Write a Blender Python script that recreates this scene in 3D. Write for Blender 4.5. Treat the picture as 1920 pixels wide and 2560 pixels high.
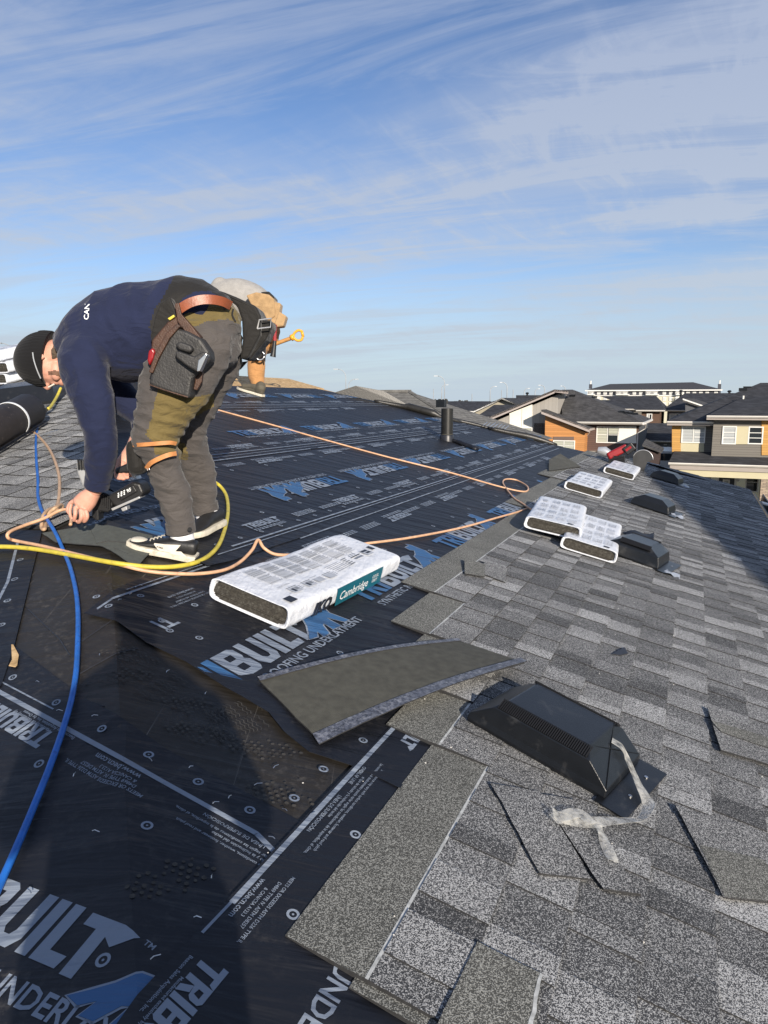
import bpy, bmesh, math, random
import numpy as np
from mathutils import Vector, Matrix, noise
random.seed(11)
R_ = math.radians
scene = bpy.context.scene
for o in list(bpy.data.objects): bpy.data.objects.remove(o)
COL = scene.collection

# ------------------------------------------------------------------ camera
FPX = 1775.0                       # focal length in pixels of a 1920 x 2560 frame
PITCH = math.atan(279 / FPX)
cam_d = bpy.data.cameras.new('camera'); cam = bpy.data.objects.new('camera', cam_d); COL.objects.link(cam)
cam_d.sensor_fit = 'VERTICAL'; cam_d.sensor_height = 36.0; cam_d.lens = 36.0 * FPX / 2560
cam_d.clip_start = 0.05; cam_d.clip_end = 6000
cam.location = (0, 0, 0); cam.rotation_euler = (math.pi / 2 - PITCH, 0, 0)
scene.camera = cam

# ------------------------------------------------------------------ sky, sun, exposure
SUN_AZ, SUN_EL = R_(162), R_(18)
w = bpy.data.worlds.new('World'); scene.world = w; w.use_nodes = True
nt = w.node_tree; nt.nodes.clear()
def N(t, **k):
    n = nt.nodes.new(t)
    for a, b in k.items(): setattr(n, a, b)
    return n
def LK(a, b): nt.links.new(a, b)
out = N('ShaderNodeOutputWorld'); bg = N('ShaderNodeBackground'); bg.inputs['Strength'].default_value = 0.095
sky = N('ShaderNodeTexSky'); sky.sky_type = 'NISHITA'; sky.sun_disc = False
sky.sun_elevation = SUN_EL; sky.sun_rotation = SUN_AZ; sky.altitude = 700; sky.air_density = 1.0; sky.dust_density = 0.6; sky.ozone_density = 2.2
tc = N('ShaderNodeTexCoord'); sep = N('ShaderNodeSeparateXYZ'); LK(tc.outputs['Generated'], sep.inputs[0])
mz = N('ShaderNodeMath', operation='MAXIMUM'); LK(sep.outputs['Z'], mz.inputs[0]); mz.inputs[1].default_value = 0.0
az = N('ShaderNodeMath', operation='ADD'); LK(mz.outputs[0], az.inputs[0]); az.inputs[1].default_value = 0.10
dx = N('ShaderNodeMath', operation='DIVIDE'); LK(sep.outputs['X'], dx.inputs[0]); LK(az.outputs[0], dx.inputs[1])
dy = N('ShaderNodeMath', operation='DIVIDE'); LK(sep.outputs['Y'], dy.inputs[0]); LK(az.outputs[0], dy.inputs[1])
cmb = N('ShaderNodeCombineXYZ'); LK(dx.outputs[0], cmb.inputs[0]); LK(dy.outputs[0], cmb.inputs[1])
def cloud(rot, scl, nscale, det, rough, dist, lo, hi, off=(0, 0, 0)):
    mp = N('ShaderNodeMapping', vector_type='TEXTURE'); mp.inputs['Rotation'].default_value = (0, 0, R_(rot)); mp.inputs['Scale'].default_value = scl
    mp.inputs['Location'].default_value = off
    LK(cmb.outputs[0], mp.inputs[0])
    nz = N('ShaderNodeTexNoise'); nz.inputs['Scale'].default_value = nscale; nz.inputs['Detail'].default_value = det
    nz.inputs['Roughness'].default_value = rough; nz.inputs['Distortion'].default_value = dist
    LK(mp.outputs[0], nz.inputs['Vector'])
    mr = N('ShaderNodeMapRange', interpolation_type='SMOOTHSTEP'); mr.inputs[1].default_value = lo; mr.inputs[2].default_value = hi
    LK(nz.outputs['Fac'], mr.inputs[0]); return mr.outputs[0]
c1 = cloud(150, (3.0, 1.0, 1), 0.70, 7, 0.58, 0.7, 0.37, 0.62, (1.7, 0.6, 0))
c2 = cloud(162, (4.0, 0.8, 1), 2.2, 10, 0.66, 1.1, 0.42, 0.66, (0.3, 4.2, 0))
c3 = cloud(60, (1.6, 0.5, 1), 4.0, 7, 0.62, 0.5, 0.40, 0.80, (7.3, 0.4, 0))
m1 = N('ShaderNodeMath', operation='MULTIPLY'); LK(c2, m1.inputs[0]); m1.inputs[1].default_value = 0.55
m3 = N('ShaderNodeMath', operation='MULTIPLY'); LK(c3, m3.inputs[0]); LK(c1, m3.inputs[1])
m4 = N('ShaderNodeMath', operation='MULTIPLY'); LK(m3.outputs[0], m4.inputs[0]); m4.inputs[1].default_value = 0.6
a1 = N('ShaderNodeMath', operation='MULTIPLY_ADD'); LK(c1, a1.inputs[0]); a1.inputs[1].default_value = 0.60; LK(m1.outputs[0], a1.inputs[2])
a2 = N('ShaderNodeMath', operation='ADD'); LK(a1.outputs[0], a2.inputs[0]); LK(m4.outputs[0], a2.inputs[1])
a3 = N('ShaderNodeMath', operation='MINIMUM'); LK(a2.outputs[0], a3.inputs[0]); a3.inputs[1].default_value = 0.95
tint = N('ShaderNodeMixRGB', blend_type='MULTIPLY'); tint.inputs[0].default_value = 1.0; LK(sky.outputs[0], tint.inputs[1]); tint.inputs[2].default_value = (0.86, 0.92, 1.08, 1)
el = N('ShaderNodeMapRange', interpolation_type='SMOOTHSTEP'); LK(mz.outputs[0], el.inputs[0]); el.inputs[1].default_value = 0.0; el.inputs[2].default_value = 0.55
ccol = N('ShaderNodeMixRGB'); LK(el.outputs[0], ccol.inputs[0]); ccol.inputs[1].default_value = (4.3, 4.9, 5.8, 1); ccol.inputs[2].default_value = (3.1, 3.7, 5.1, 1)
mixc = N('ShaderNodeMixRGB'); LK(a3.outputs[0], mixc.inputs[0]); LK(tint.outputs[0], mixc.inputs[1]); LK(ccol.outputs[0], mixc.inputs[2])
hz = N('ShaderNodeMapRange', interpolation_type='SMOOTHSTEP'); LK(mz.outputs[0], hz.inputs[0]); hz.inputs[1].default_value = -0.02; hz.inputs[2].default_value = 0.24; hz.inputs[3].default_value = 0.92; hz.inputs[4].default_value = 0.0
mixh = N('ShaderNodeMixRGB'); LK(hz.outputs[0], mixh.inputs[0]); LK(mixc.outputs[0], mixh.inputs[1]); mixh.inputs[2].default_value = (4.2, 5.0, 5.7, 1)
LK(mixh.outputs[0], bg.inputs['Color']); LK(bg.outputs[0], out.inputs[0])

sd = bpy.data.lights.new('sun', 'SUN'); sun = bpy.data.objects.new('sun', sd); COL.objects.link(sun)
sd.energy = 5.0; sd.angle = R_(0.5); sd.color = (1.0, 0.90, 0.77)
SUNV = Vector((math.sin(SUN_AZ) * math.cos(SUN_EL), math.cos(SUN_AZ) * math.cos(SUN_EL), math.sin(SUN_EL)))
sun.rotation_euler = SUNV.to_track_quat('Z', 'Y').to_euler()
vs = scene.view_settings; vs.view_transform = 'Standard'; vs.look = 'None'; vs.gamma = 1; vs.use_curve_mapping = False
vs.exposure = 0.42

# ------------------------------------------------------------------ the roof we stand on: two planes meeting in a hip below the camera
A_ = R_(23.5); K = 0.25; H = 1.2
C3 = Vector((math.sin(A_), math.cos(A_), 0)); S3 = Vector((math.cos(A_), -math.sin(A_), 0)); UP = Vector((0, 0, 1))
COSK = 1 / math.sqrt(1 + K * K)
def ray(px, py):
    x = (px - 960) / FPX; y = -(py - 1280) / FPX
    return Vector((x, math.cos(PITCH) + y * math.sin(PITCH), -math.sin(PITCH) + y * math.cos(PITCH)))
def rz(s, u): return -H - K * max(s, -u)
def W(s, u, h=0.0): return S3 * s + C3 * u + UP * (rz(s, u) + h)
def hit(px, py, h=0.0):
    r = ray(px, py); s = r.dot(S3); u = r.dot(C3)
    for d in (r.z + K * s, r.z - K * u):
        if d < 0:
            t = (-H + h) / d; p = r * t
            if abs(p.z - (rz(p.dot(S3), p.dot(C3)) + h)) < 1e-5: return p
    return r * 5
def su(px, py, h=0.0):
    p = hit(px, py, h); return p.dot(S3), p.dot(C3)
def aty(px, py, y):
    r = ray(px, py); return r * (y / r.y)
def atu(px, py, U):                    # point of a facade plane at along-distance U
    r = ray(px, py); return r * (U / r.dot(C3))
FR = Matrix((C3, (-S3 + UP * K).normalized(), Vector((0, 0, 0)))).to_3x3()
_n = C3.cross((-S3 + UP * K).normalized())
MR = Matrix((C3, (-S3 + UP * K).normalized(), _n)).transposed()      # local x = along course, y = up slope
_n2 = S3.cross((C3 + UP * K).normalized())
ML = Matrix((S3, (C3 + UP * K).normalized(), _n2)).transposed()

# ------------------------------------------------------------------ object helpers
def tag(o, label=None, cat=None, group=None, kind=None):
    if label: o['label'] = label
    if cat: o['category'] = cat
    if group: o['group'] = group
    if kind: o['kind'] = kind
    return o
def thing(name, label, cat, loc=(0, 0, 0), group=None, parent=None):
    o = bpy.data.objects.new(name, None); COL.objects.link(o); o.location = loc; o.empty_display_size = 0.1
    tag(o, label, cat, group)
    return o
def setparent(o, p):
    o.parent = p
    m = Matrix.Identity(4); q = p
    while q is not None:
        m = Matrix.LocRotScale(q.location, q.rotation_euler, q.scale) @ m if False else (q.matrix_basis @ m)
        q = q.parent
        if q is not None: m = m
    o.matrix_parent_inverse = wm(p).inverted()
def wm(p):
    m = p.matrix_basis.copy()
    if p.parent is not None: m = wm(p.parent) @ p.matrix_parent_inverse @ m
    return m
class MB:
    def __init__(s): s.v = []; s.f = []; s.m = []; s.t = []
    def add(s, vs, fs, mi=0, tone=0.5):
        b = len(s.v); s.v += [tuple(v) for v in vs]
        for f in fs:
            s.f.append(tuple(b + i for i in f)); s.m.append(mi); s.t.append(tone)
        return s
    def box(s, c, size, mat=None, mi=0, tone=0.5):
        c = Vector(c); hx, hy, hz = [k / 2 for k in size]
        vs = [Vector((x, y, z)) for x in (-hx, hx) for y in (-hy, hy) for z in (-hz, hz)]
        if mat is not None: vs = [mat @ v for v in vs]
        return s.add([v + c for v in vs], [(0, 1, 3, 2), (4, 6, 7, 5), (0, 4, 5, 1), (2, 3, 7, 6), (0, 2, 6, 4), (1, 5, 7, 3)], mi, tone)
    def prism(s, poly, d, mi=0, tone=0.5):          # polygon of 3-D points extruded by vector d
        n = len(poly); d = Vector(d); a = [Vector(p) for p in poly]; b = [p + d for p in a]
        fs = [tuple(range(n))[::-1], tuple(range(n, 2 * n))] + [(i, (i + 1) % n, n + (i + 1) % n, n + i) for i in range(n)]
        return s.add(a + b, fs, mi, tone)
    def rings(s, rs, cap=True, mi=0, closed=True):
        n = len(rs[0]); vs = [p for r in rs for p in r]; fs = []
        for i in range(len(rs) - 1):
            for j in range(n if closed else n - 1):
                k = (j + 1) % n; fs.append((i * n + j, i * n + k, (i + 1) * n + k, (i + 1) * n + j))
        if cap: fs += [tuple(range(n))[::-1], tuple(range((len(rs) - 1) * n, len(rs) * n))]
        return s.add(vs, fs, mi)
    def tube(s, pts, rad, n=10, mi=0, cap=True, flat=1.0, upv=None):
        pts = [Vector(p) for p in pts]; rs = []; prev = None
        for i, p in enumerate(pts):
            t = (pts[min(i + 1, len(pts) - 1)] - pts[max(i - 1, 0)])
            if t.length < 1e-9: t = Vector((0, 0, 1))
            t.normalize()
            if prev is None:
                a = upv or (Vector((0, 0, 1)) if abs(t.z) < 0.9 else Vector((1, 0, 0)))
                prev = t.cross(Vector(a)).normalized()
            x = (prev - t * prev.dot(t)).normalized(); prev = x; y = t.cross(x)
            r = rad[i] if isinstance(rad, (list, tuple)) else rad
            ra, rb = (r if isinstance(r, (tuple, list)) else (r, r * flat))
            rs.append([p + x * (ra * math.cos(2 * math.pi * k / n)) + y * (rb * math.sin(2 * math.pi * k / n)) for k in range(n)])
        return s.rings(rs, cap, mi)
    def build(s, name, mats, parent=None, smooth=False, kind=None, tones=False, label=None):
        me = bpy.data.meshes.new(name); me.from_pydata(s.v, [], s.f)
        mats = mats if isinstance(mats, (list, tuple)) else [mats]
        for m in mats: me.materials.append(m)
        if len(mats) > 1: me.polygons.foreach_set('material_index', s.m)
        if tones:
            ca = me.color_attributes.new('tone', 'FLOAT_COLOR', 'CORNER'); arr = []
            for p, t in zip(me.polygons, s.t): arr += [t, t, t, 1.0] * p.loop_total
            ca.data.foreach_set('color', arr)
        bm = bmesh.new(); bm.from_mesh(me); bmesh.ops.recalc_face_normals(bm, faces=bm.faces); bm.to_mesh(me); bm.free()
        if smooth is True: me.polygons.foreach_set('use_smooth', [True] * len(me.polygons))
        elif smooth: me.polygons.foreach_set('use_smooth', [True] * len(me.polygons)); me.set_sharp_from_angle(angle=R_(smooth))
        me.update()
        return link(name, me, parent, kind, label)
def link(name, me, parent=None, kind=None, label=None, mat=None):
    o = bpy.data.objects.new(name, me); COL.objects.link(o)
    if parent is not None: o.parent = parent; o.matrix_parent_inverse = wm(parent).inverted()
    if mat is not None: o.matrix_basis = mat
    if kind: o['kind'] = kind
    if label: o['label'] = label
    return o
def spline(pts, sub=8):
    P = [Vector(p) for p in pts]; P = [P[0] * 2 - P[1]] + P + [P[-1] * 2 - P[-2]]; out = []
    for i in range(1, len(P) - 2):
        for k in range(sub):
            t = k / sub; a, b, c, d = P[i - 1], P[i], P[i + 1], P[i + 2]
            out.append(0.5 * ((2 * b) + (c - a) * t + (2 * a - 5 * b + 4 * c - d) * t * t + (3 * b - a - 3 * c + d) * t ** 3))
    out.append(P[-2]); return out

# ------------------------------------------------------------------ materials
def newmat(name):
    m = bpy.data.materials.new(name); m.use_nodes = True; t = m.node_tree
    b = t.nodes['Principled BSDF']; return m, t, b
def nn(t, k, **kw):
    n = t.nodes.new(k)
    for a, b in kw.items():
        if a in n.inputs: n.inputs[a].default_value = b
        else: setattr(n, a, b)
    return n
def mat(name, col, rough=0.6, var=0.2, vs=6.0, bump=0.0, bs=150.0, metal=0.0, spec=0.5, det=4, stretch=None, dirt=None, dirts=3.0, dirtlo=0.52, dirthi=0.7, bdist=0.004):
    m, t, b = newmat(name); L = t.links.new
    g = nn(t, 'ShaderNodeNewGeometry'); src = g.outputs['Position']
    if stretch:
        mp = nn(t, 'ShaderNodeMapping', Scale=stretch); L(src, mp.inputs[0]); src = mp.outputs[0]
    nz = nn(t, 'ShaderNodeTexNoise', Scale=vs, Detail=det); L(src, nz.inputs['Vector'])
    cr = nn(t, 'ShaderNodeMapRange'); L(nz.outputs['Fac'], cr.inputs[0])
    cr.inputs[1].default_value = 0.3; cr.inputs[2].default_value = 0.7; cr.inputs[3].default_value = 1 - var; cr.inputs[4].default_value = 1 + var
    mx = nn(t, 'ShaderNodeVectorMath', operation='SCALE'); mx.inputs[0].default_value = col[:3]; L(cr.outputs[0], mx.inputs['Scale'])
    c = mx.outputs[0]
    if dirt:
        dz = nn(t, 'ShaderNodeTexNoise', Scale=dirts, Detail=8, Roughness=0.65); L(src, dz.inputs['Vector'])
        dr = nn(t, 'ShaderNodeMapRange'); L(dz.outputs['Fac'], dr.inputs[0]); dr.inputs[1].default_value = dirtlo; dr.inputs[2].default_value = dirthi
        mm = nn(t, 'ShaderNodeMixRGB'); L(dr.outputs[0], mm.inputs[0]); L(c, mm.inputs[1]); mm.inputs[2].default_value = (*dirt, 1); c = mm.outputs[0]
    L(c, b.inputs['Base Color'])
    b.inputs['Roughness'].default_value = rough; b.inputs['Metallic'].default_value = metal; b.inputs['Specular IOR Level'].default_value = spec
    if bump:
        bz = nn(t, 'ShaderNodeTexNoise', Scale=bs, Detail=3); L(src, bz.inputs['Vector'])
        bp = nn(t, 'ShaderNodeBump', Strength=bump, Distance=bdist); L(bz.outputs['Fac'], bp.inputs['Height']); L(bp.outputs[0], b.inputs['Normal'])
    return m
# ------------------------------------------------------------------ roofing materials
def granule(name, dark, light, fleck=0.55, tonelo=0.35, tonehi=1.5, scale=350, plain=False):
    m, t, b = newmat(name); L = t.links.new
    g = nn(t, 'ShaderNodeNewGeometry'); at = nn(t, 'ShaderNodeAttribute', attribute_name='tone')
    n1 = nn(t, 'ShaderNodeTexNoise', Scale=scale, Detail=2.0, Roughness=0.6); L(g.outputs['Position'], n1.inputs['Vector'])
    n2 = nn(t, 'ShaderNodeTexNoise', Scale=scale * 0.42, Detail=2.0); L(g.outputs['Position'], n2.inputs['Vector'])
    n4 = nn(t, 'ShaderNodeTexNoise', Scale=5.0, Detail=4.0); L(g.outputs['Position'], n4.inputs['Vector'])
    ad = nn(t, 'ShaderNodeMath', operation='MULTIPLY_ADD'); L(n2.outputs['Fac'], ad.inputs[0]); ad.inputs[1].default_value = 0.35; L(n1.outputs['Fac'], ad.inputs[2])
    # lighter tones carry more white flecks
    lo = nn(t, 'ShaderNodeMapRange'); L(at.outputs['Fac'], lo.inputs[0]); lo.inputs[3].default_value = 0.715; lo.inputs[4].default_value = 0.615
    hi = nn(t, 'ShaderNodeMath', operation='ADD'); L(lo.outputs[0], hi.inputs[0]); hi.inputs[1].default_value = 0.09
    mr = nn(t, 'ShaderNodeMapRange'); L(ad.outputs[0], mr.inputs[0]); L(lo.outputs[0], mr.inputs[1]); L(hi.outputs[0], mr.inputs[2])
    mr.inputs[4].default_value = fleck
    mx = nn(t, 'ShaderNodeMixRGB'); L(mr.outputs[0], mx.inputs[0]); mx.inputs[1].default_value = (*dark, 1); mx.inputs[2].default_value = (*light, 1)
    tr = nn(t, 'ShaderNodeMapRange'); L(at.outputs['Fac'], tr.inputs[0]); tr.inputs[3].default_value = tonelo; tr.inputs[4].default_value = tonehi
    w4 = nn(t, 'ShaderNodeMapRange'); L(n4.outputs['Fac'], w4.inputs[0]); w4.inputs[1].default_value = 0.3; w4.inputs[2].default_value = 0.7; w4.inputs[3].default_value = 0.86; w4.inputs[4].default_value = 1.14
    mu = nn(t, 'ShaderNodeMath', operation='MULTIPLY'); L(tr.outputs[0], mu.inputs[0]); L(w4.outputs[0], mu.inputs[1])
    sc = nn(t, 'ShaderNodeVectorMath', operation='SCALE'); L(mx.outputs[0], sc.inputs[0]); L(mu.outputs[0], sc.inputs['Scale'])
    L(sc.outputs[0], b.inputs['Base Color']); b.inputs['Roughness'].default_value = 0.85; b.inputs['Specular IOR Level'].default_value = 0.35
    bp = nn(t, 'ShaderNodeBump', Strength=0.65, Distance=0.003); L(n1.outputs['Fac'], bp.inputs['Height']); L(bp.outputs[0], b.inputs['Normal'])
    return m
M_SH = granule('granule_grey', (0.048, 0.050, 0.054), (0.54, 0.54, 0.53), 0.82, 0.64, 1.14)
M_SHL = granule('granule_left', (0.085, 0.086, 0.088), (0.54, 0.53, 0.50), 0.85, 0.75, 1.35)
M_HEAD = granule('granule_headlap', (0.062, 0.062, 0.056), (0.46, 0.46, 0.42), 0.6, 0.75, 1.15)
M_CHALK = mat('sealant_strip', (0.42, 0.43, 0.42), 0.7, 0.35, 60)
M_BACK = mat('shingle_back', (0.068, 0.066, 0.052), 0.85, 0.22, 30, 0.5, 500, dirt=(0.11, 0.108, 0.09), dirts=6, dirtlo=0.55, dirthi=0.8)
M_BACKG = mat('shingle_back_green', (0.085, 0.092, 0.082), 0.85, 0.15, 40, 0.5, 400)
M_ASPH = mat('asphalt_sealant', (0.075, 0.08, 0.10), 0.35, 0.7, 90, 0.8, 220, dirt=(0.26, 0.27, 0.30), dirts=55, dirtlo=0.5, dirthi=0.72)

def sheetmat(name, col, rough, dust, wr=1.0, scr=0.0, print_=False):
    m, t, b = newmat(name); L = t.links.new
    g = nn(t, 'ShaderNodeNewGeometry'); src = g.outputs['Position']
    nz = nn(t, 'ShaderNodeTexNoise', Scale=2.2, Detail=7, Roughness=0.65); L(src, nz.inputs['Vector'])
    d1 = nn(t, 'ShaderNodeMapRange'); L(nz.outputs['Fac'], d1.inputs[0]); d1.inputs[1].default_value = 0.42; d1.inputs[2].default_value = 0.75
    fz = nn(t, 'ShaderNodeTexNoise', Scale=420, Detail=2); L(src, fz.inputs['Vector'])
    f1 = nn(t, 'ShaderNodeMapRange'); L(fz.outputs['Fac'], f1.inputs[0]); f1.inputs[1].default_value = 0.66; f1.inputs[2].default_value = 0.74; f1.inputs[4].default_value = 0.5
    sm = nn(t, 'ShaderNodeTexNoise', Scale=38, Detail=5, Roughness=0.7); L(src, sm.inputs['Vector'])
    s1 = nn(t, 'ShaderNodeMapRange'); L(sm.outputs['Fac'], s1.inputs[0]); s1.inputs[1].default_value = 0.5; s1.inputs[2].default_value = 0.85
    mu = nn(t, 'ShaderNodeMath', operation='MULTIPLY'); L(d1.outputs[0], mu.inputs[0]); L(s1.outputs[0], mu.inputs[1])
    ad = nn(t, 'ShaderNodeMath', operation='ADD'); L(mu.outputs[0], ad.inputs[0])
    m2 = nn(t, 'ShaderNodeMath', operation='MULTIPLY'); L(f1.outputs[0], m2.inputs[0]); L(d1.outputs[0], m2.inputs[1]); L(m2.outputs[0], ad.inputs[1])
    cl = nn(t, 'ShaderNodeMath', operation='MINIMUM'); L(ad.outputs[0], cl.inputs[0]); cl.inputs[1].default_value = 0.8
    dm = nn(t, 'ShaderNodeMath', operation='MULTIPLY'); L(cl.outputs[0], dm.inputs[0]); dm.inputs[1].default_value = dust
    fac = dm.outputs[0]
    if scr:
        mp = nn(t, 'ShaderNodeMapping', Rotation=(0, 0, R_(38)), Scale=(90, 1.6, 1)); L(src, mp.inputs[0])
        sn = nn(t, 'ShaderNodeTexNoise', Scale=1.0, Detail=2, Distortion=0.15); L(mp.outputs[0], sn.inputs['Vector'])
        sr = nn(t, 'ShaderNodeMapRange'); L(sn.outputs['Fac'], sr.inputs[0]); sr.inputs[1].default_value = 0.70; sr.inputs[2].default_value = 0.76; sr.inputs[4].default_value = scr
        a2 = nn(t, 'ShaderNodeMath', operation='ADD', use_clamp=True); L(fac, a2.inputs[0]); L(sr.outputs[0], a2.inputs[1]); fac = a2.outputs[0]
    mx = nn(t, 'ShaderNodeMixRGB'); L(fac, mx.inputs[0]); mx.inputs[1].default_value = (*col, 1); mx.inputs[2].default_value = (0.16, 0.15, 0.14, 1) if not print_ else (0.07, 0.07, 0.07, 1)
    L(mx.outputs[0], b.inputs['Base Color'])
    rr = nn(t, 'ShaderNodeMapRange'); L(fac, rr.inputs[0]); rr.inputs[3].default_value = rough; rr.inputs[4].default_value = 0.9; L(rr.outputs[0], b.inputs['Roughness'])
    # wrinkles of the loose fabric, running up and down the slope, plus the weave
    mp = nn(t, 'ShaderNodeMapping', Rotation=(0, 0, R_(23.5 - 14)), Scale=(1.3, 7.5, 1)); L(src, mp.inputs[0])
    wn = nn(t, 'ShaderNodeTexNoise', Scale=1.5, Detail=4, Roughness=0.5, Distortion=0.35); L(mp.outputs[0], wn.inputs['Vector'])
    wv = nn(t, 'ShaderNodeTexNoise', Scale=600, Detail=1); L(src, wv.inputs['Vector'])
    b1 = nn(t, 'ShaderNodeBump', Strength=wr, Distance=0.035); L(wn.outputs['Fac'], b1.inputs['Height'])
    b2 = nn(t, 'ShaderNodeBump', Strength=0.25, Distance=0.001); L(wv.outputs['Fac'], b2.inputs['Height']); L(b1.outputs[0], b2.inputs['Normal'])
    L(b2.outputs[0], b.inputs['Normal']); b.inputs['Specular IOR Level'].default_value = 0.42
    return m
M_UND = sheetmat('underlayment_black', (0.0072, 0.0082, 0.0122), 0.52, 0.55, 0.75)
M_OLD = sheetmat('old_membrane', (0.021, 0.018, 0.0145), 0.5, 0.85, 0.45, 0.7)
M_PGREY = sheetmat('print_grey', (0.20, 0.235, 0.29), 0.5, 0.5, 1.0, print_=True)
M_PBLUE = sheetmat('print_blue', (0.035, 0.105, 0.235), 0.5, 0.4, 1.0, print_=True)
M_OSB = mat('osb_board', (0.42, 0.27, 0.12), 0.8, 0.35, 30, 0.4, 90, dirt=(0.62, 0.43, 0.22), dirts=18, dirtlo=0.45, dirthi=0.6)
M_STAIN = mat('boot_dust', (0.042, 0.038, 0.032), 0.75, 0.5, 60)
M_METAL = mat('staple_steel', (0.6, 0.6, 0.6), 0.3, 0.1, 10, metal=1.0)
M_CAP = mat('nail_cap_dark', (0.018, 0.019, 0.024), 0.4, 0.2, 40)

# ------------------------------------------------------------------ our own house: walls, deck, gutter
RIDGE_S = -6.15; EAVE = 0.92; U_END = 12.45
house = thing('reroofed_house', 'low pitched house roof being reshingled, black underlayment above fresh grey shingles, in the foreground', 'house', (0, 0, 0))
mb = MB()
def deckpoly(pts, h=0.0): return [W(s, u, h) for s, u in pts]
b = mb
R_DECK = [(-12, 12.0) , ]
# right plane from ridge to eave, left plane from its ridge down towards the camera side
right = [(RIDGE_S, -RIDGE_S), (RIDGE_S, 10.2), (-2.6, 10.95), (-1.5, 11.75), (-0.95, U_END), (EAVE, U_END), (EAVE, -EAVE)]
left = [(RIDGE_S, -RIDGE_S), (EAVE, -EAVE), (-14, -EAVE), (-14, -RIDGE_S)]
for poly in (right, left):
    top = deckpoly(poly, -0.012); mb.prism(top, (0, 0, -0.16))
roof = mb.build('roof', M_OSB, house)
mb = MB()
gz = -7.6
back = [(RIDGE_S, -RIDGE_S), (RIDGE_S, 10.2), (-12.0, 10.2), (-14.0, -RIDGE_S)]
mb = MB()
mb.prism([W(RIDGE_S, 6.15, -0.012), W(RIDGE_S, 10.2, -0.012), S3 * -13 + C3 * 10.2 + UP * (-1.35), S3 * -13 + C3 * 6.15 + UP * (-1.35)], (0, 0, -0.16))
mb.prism([W(-14, 6.15, -0.012), W(RIDGE_S, 6.15, -0.012) , S3 * RIDGE_S + C3 * 10.2 + UP * (-0.9), S3 * -14 + C3 * 10.2 + UP * (-0.9)], (0, 0, -0.10))
mb.build('rear_slope', M_SHL, house)
M_WALLG = mat('siding_grey', (0.16, 0.16, 0.15), 0.7, 0.1, 3)
mb = MB(); e = 0.45
xs = [(EAVE - e, -EAVE + e), (EAVE - e, U_END - e), (-12.5, U_END - 2.6), (-12.5, -EAVE + e)]
mb.prism([S3 * a + C3 * c + UP * gz for a, c in xs], (0, 0, 7.6 - H - 0.22 - K * (EAVE)))
mb.build('wall', M_WALLG, house)
M_WHITE = mat('white_trim', (0.62, 0.60, 0.56), 0.45, 0.05, 5)
M_DARKG = mat('gutter_dark', (0.02, 0.02, 0.025), 0.4, 0.1, 5)
mb = MB()
prof = [(0.0, 0.0), (0.0, -0.10), (0.04, -0.125), (0.10, -0.125), (0.12, -0.02), (0.13, 0.0), (0.115, 0.0), (0.095, -0.11), (0.045, -0.11), (0.012, -0.095), (0.012, 0)]
base = W(EAVE, 0, 0).z - 0.02
mb.rings([[S3 * (EAVE + 0.004 + a) + C3 * u + UP * (base + z) for a, z in prof] for u in (-EAVE, 3, 6, 9, U_END + .03)])
mb.build('gutter', M_DARKG, house)
mb = MB()
mb.box(S3 * (EAVE + 0.07) + C3 * 11.3 + UP * (base + 0.0), (0.22, 0.1, 0.02), MR, 0)
mb.build('leaf_litter', M_WHITE, house)

# ------------------------------------------------------------------ membranes
HL = {}
def warp2(s, u): return u + 0.2 * max(0.0, -s - 1.25)
def unwarp2(x): return (x[0], x[1] - 0.2 * max(0.0, -x[0] - 1.25))
def clipgrid(poly, h, name, m, parent, step=0.25, thick=0.0016, jag=0.0, amp=0.0, seed=0, edgelift=None, warp=None):
    """flat polygon in (s,u), cut into a grid and along the hip, laid on the roof at height h"""
    bm = bmesh.new()
    vs = [bm.verts.new((a, c, 0)) for a, c in poly]; bm.faces.new(vs)
    s0, s1 = min(p[0] for p in poly), max(p[0] for p in poly); u0, u1 = min(p[1] for p in poly), max(p[1] for p in poly)
    def cut(co, no):
        bmesh.ops.bisect_plane(bm, geom=bm.verts[:] + bm.edges[:] + bm.faces[:], dist=1e-5, plane_co=co, plane_no=no)
    cut((0, 0, 0), (1, 1, 0))
    k = math.floor(s0 / step) + 1
    while k * step < s1: cut((k * step, 0, 0), (1, 0, 0)); k += 1
    k = math.floor(u0 / step) + 1
    while k * step < u1: cut((0, k * step, 0), (0, 1, 0)); k += 1
    for v in bm.verts:
        s, u = v.co.x, v.co.y
        if warp: u = warp(s, u)
        if jag and v.is_boundary:
            d = noise.noise(Vector((s * 9 + seed, u * 9, 0))) * jag + noise.noise(Vector((s * 30 + seed, u * 30, 5))) * jag * 0.5
            s += d; u += d * 0.7
        hh = h
        if amp: hh += amp * max(0, noise.noise(Vector((s * 2.0 + seed, u * 2.6, 3))) ) 
        if edgelift: hh += edgelift(s, u)
        v.co = W(s, u, hh)
    r = bmesh.ops.extrude_face_region(bm, geom=bm.faces[:])
    for v in [g for g in r['geom'] if isinstance(g, bmesh.types.BMVert)]: v.co.z += thick
    bmesh.ops.recalc_face_normals(bm, faces=bm.faces)
    me = bpy.data.meshes.new(name); bm.to_mesh(me); bm.free(); me.materials.append(m)
    return link(name, me, parent)

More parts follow.
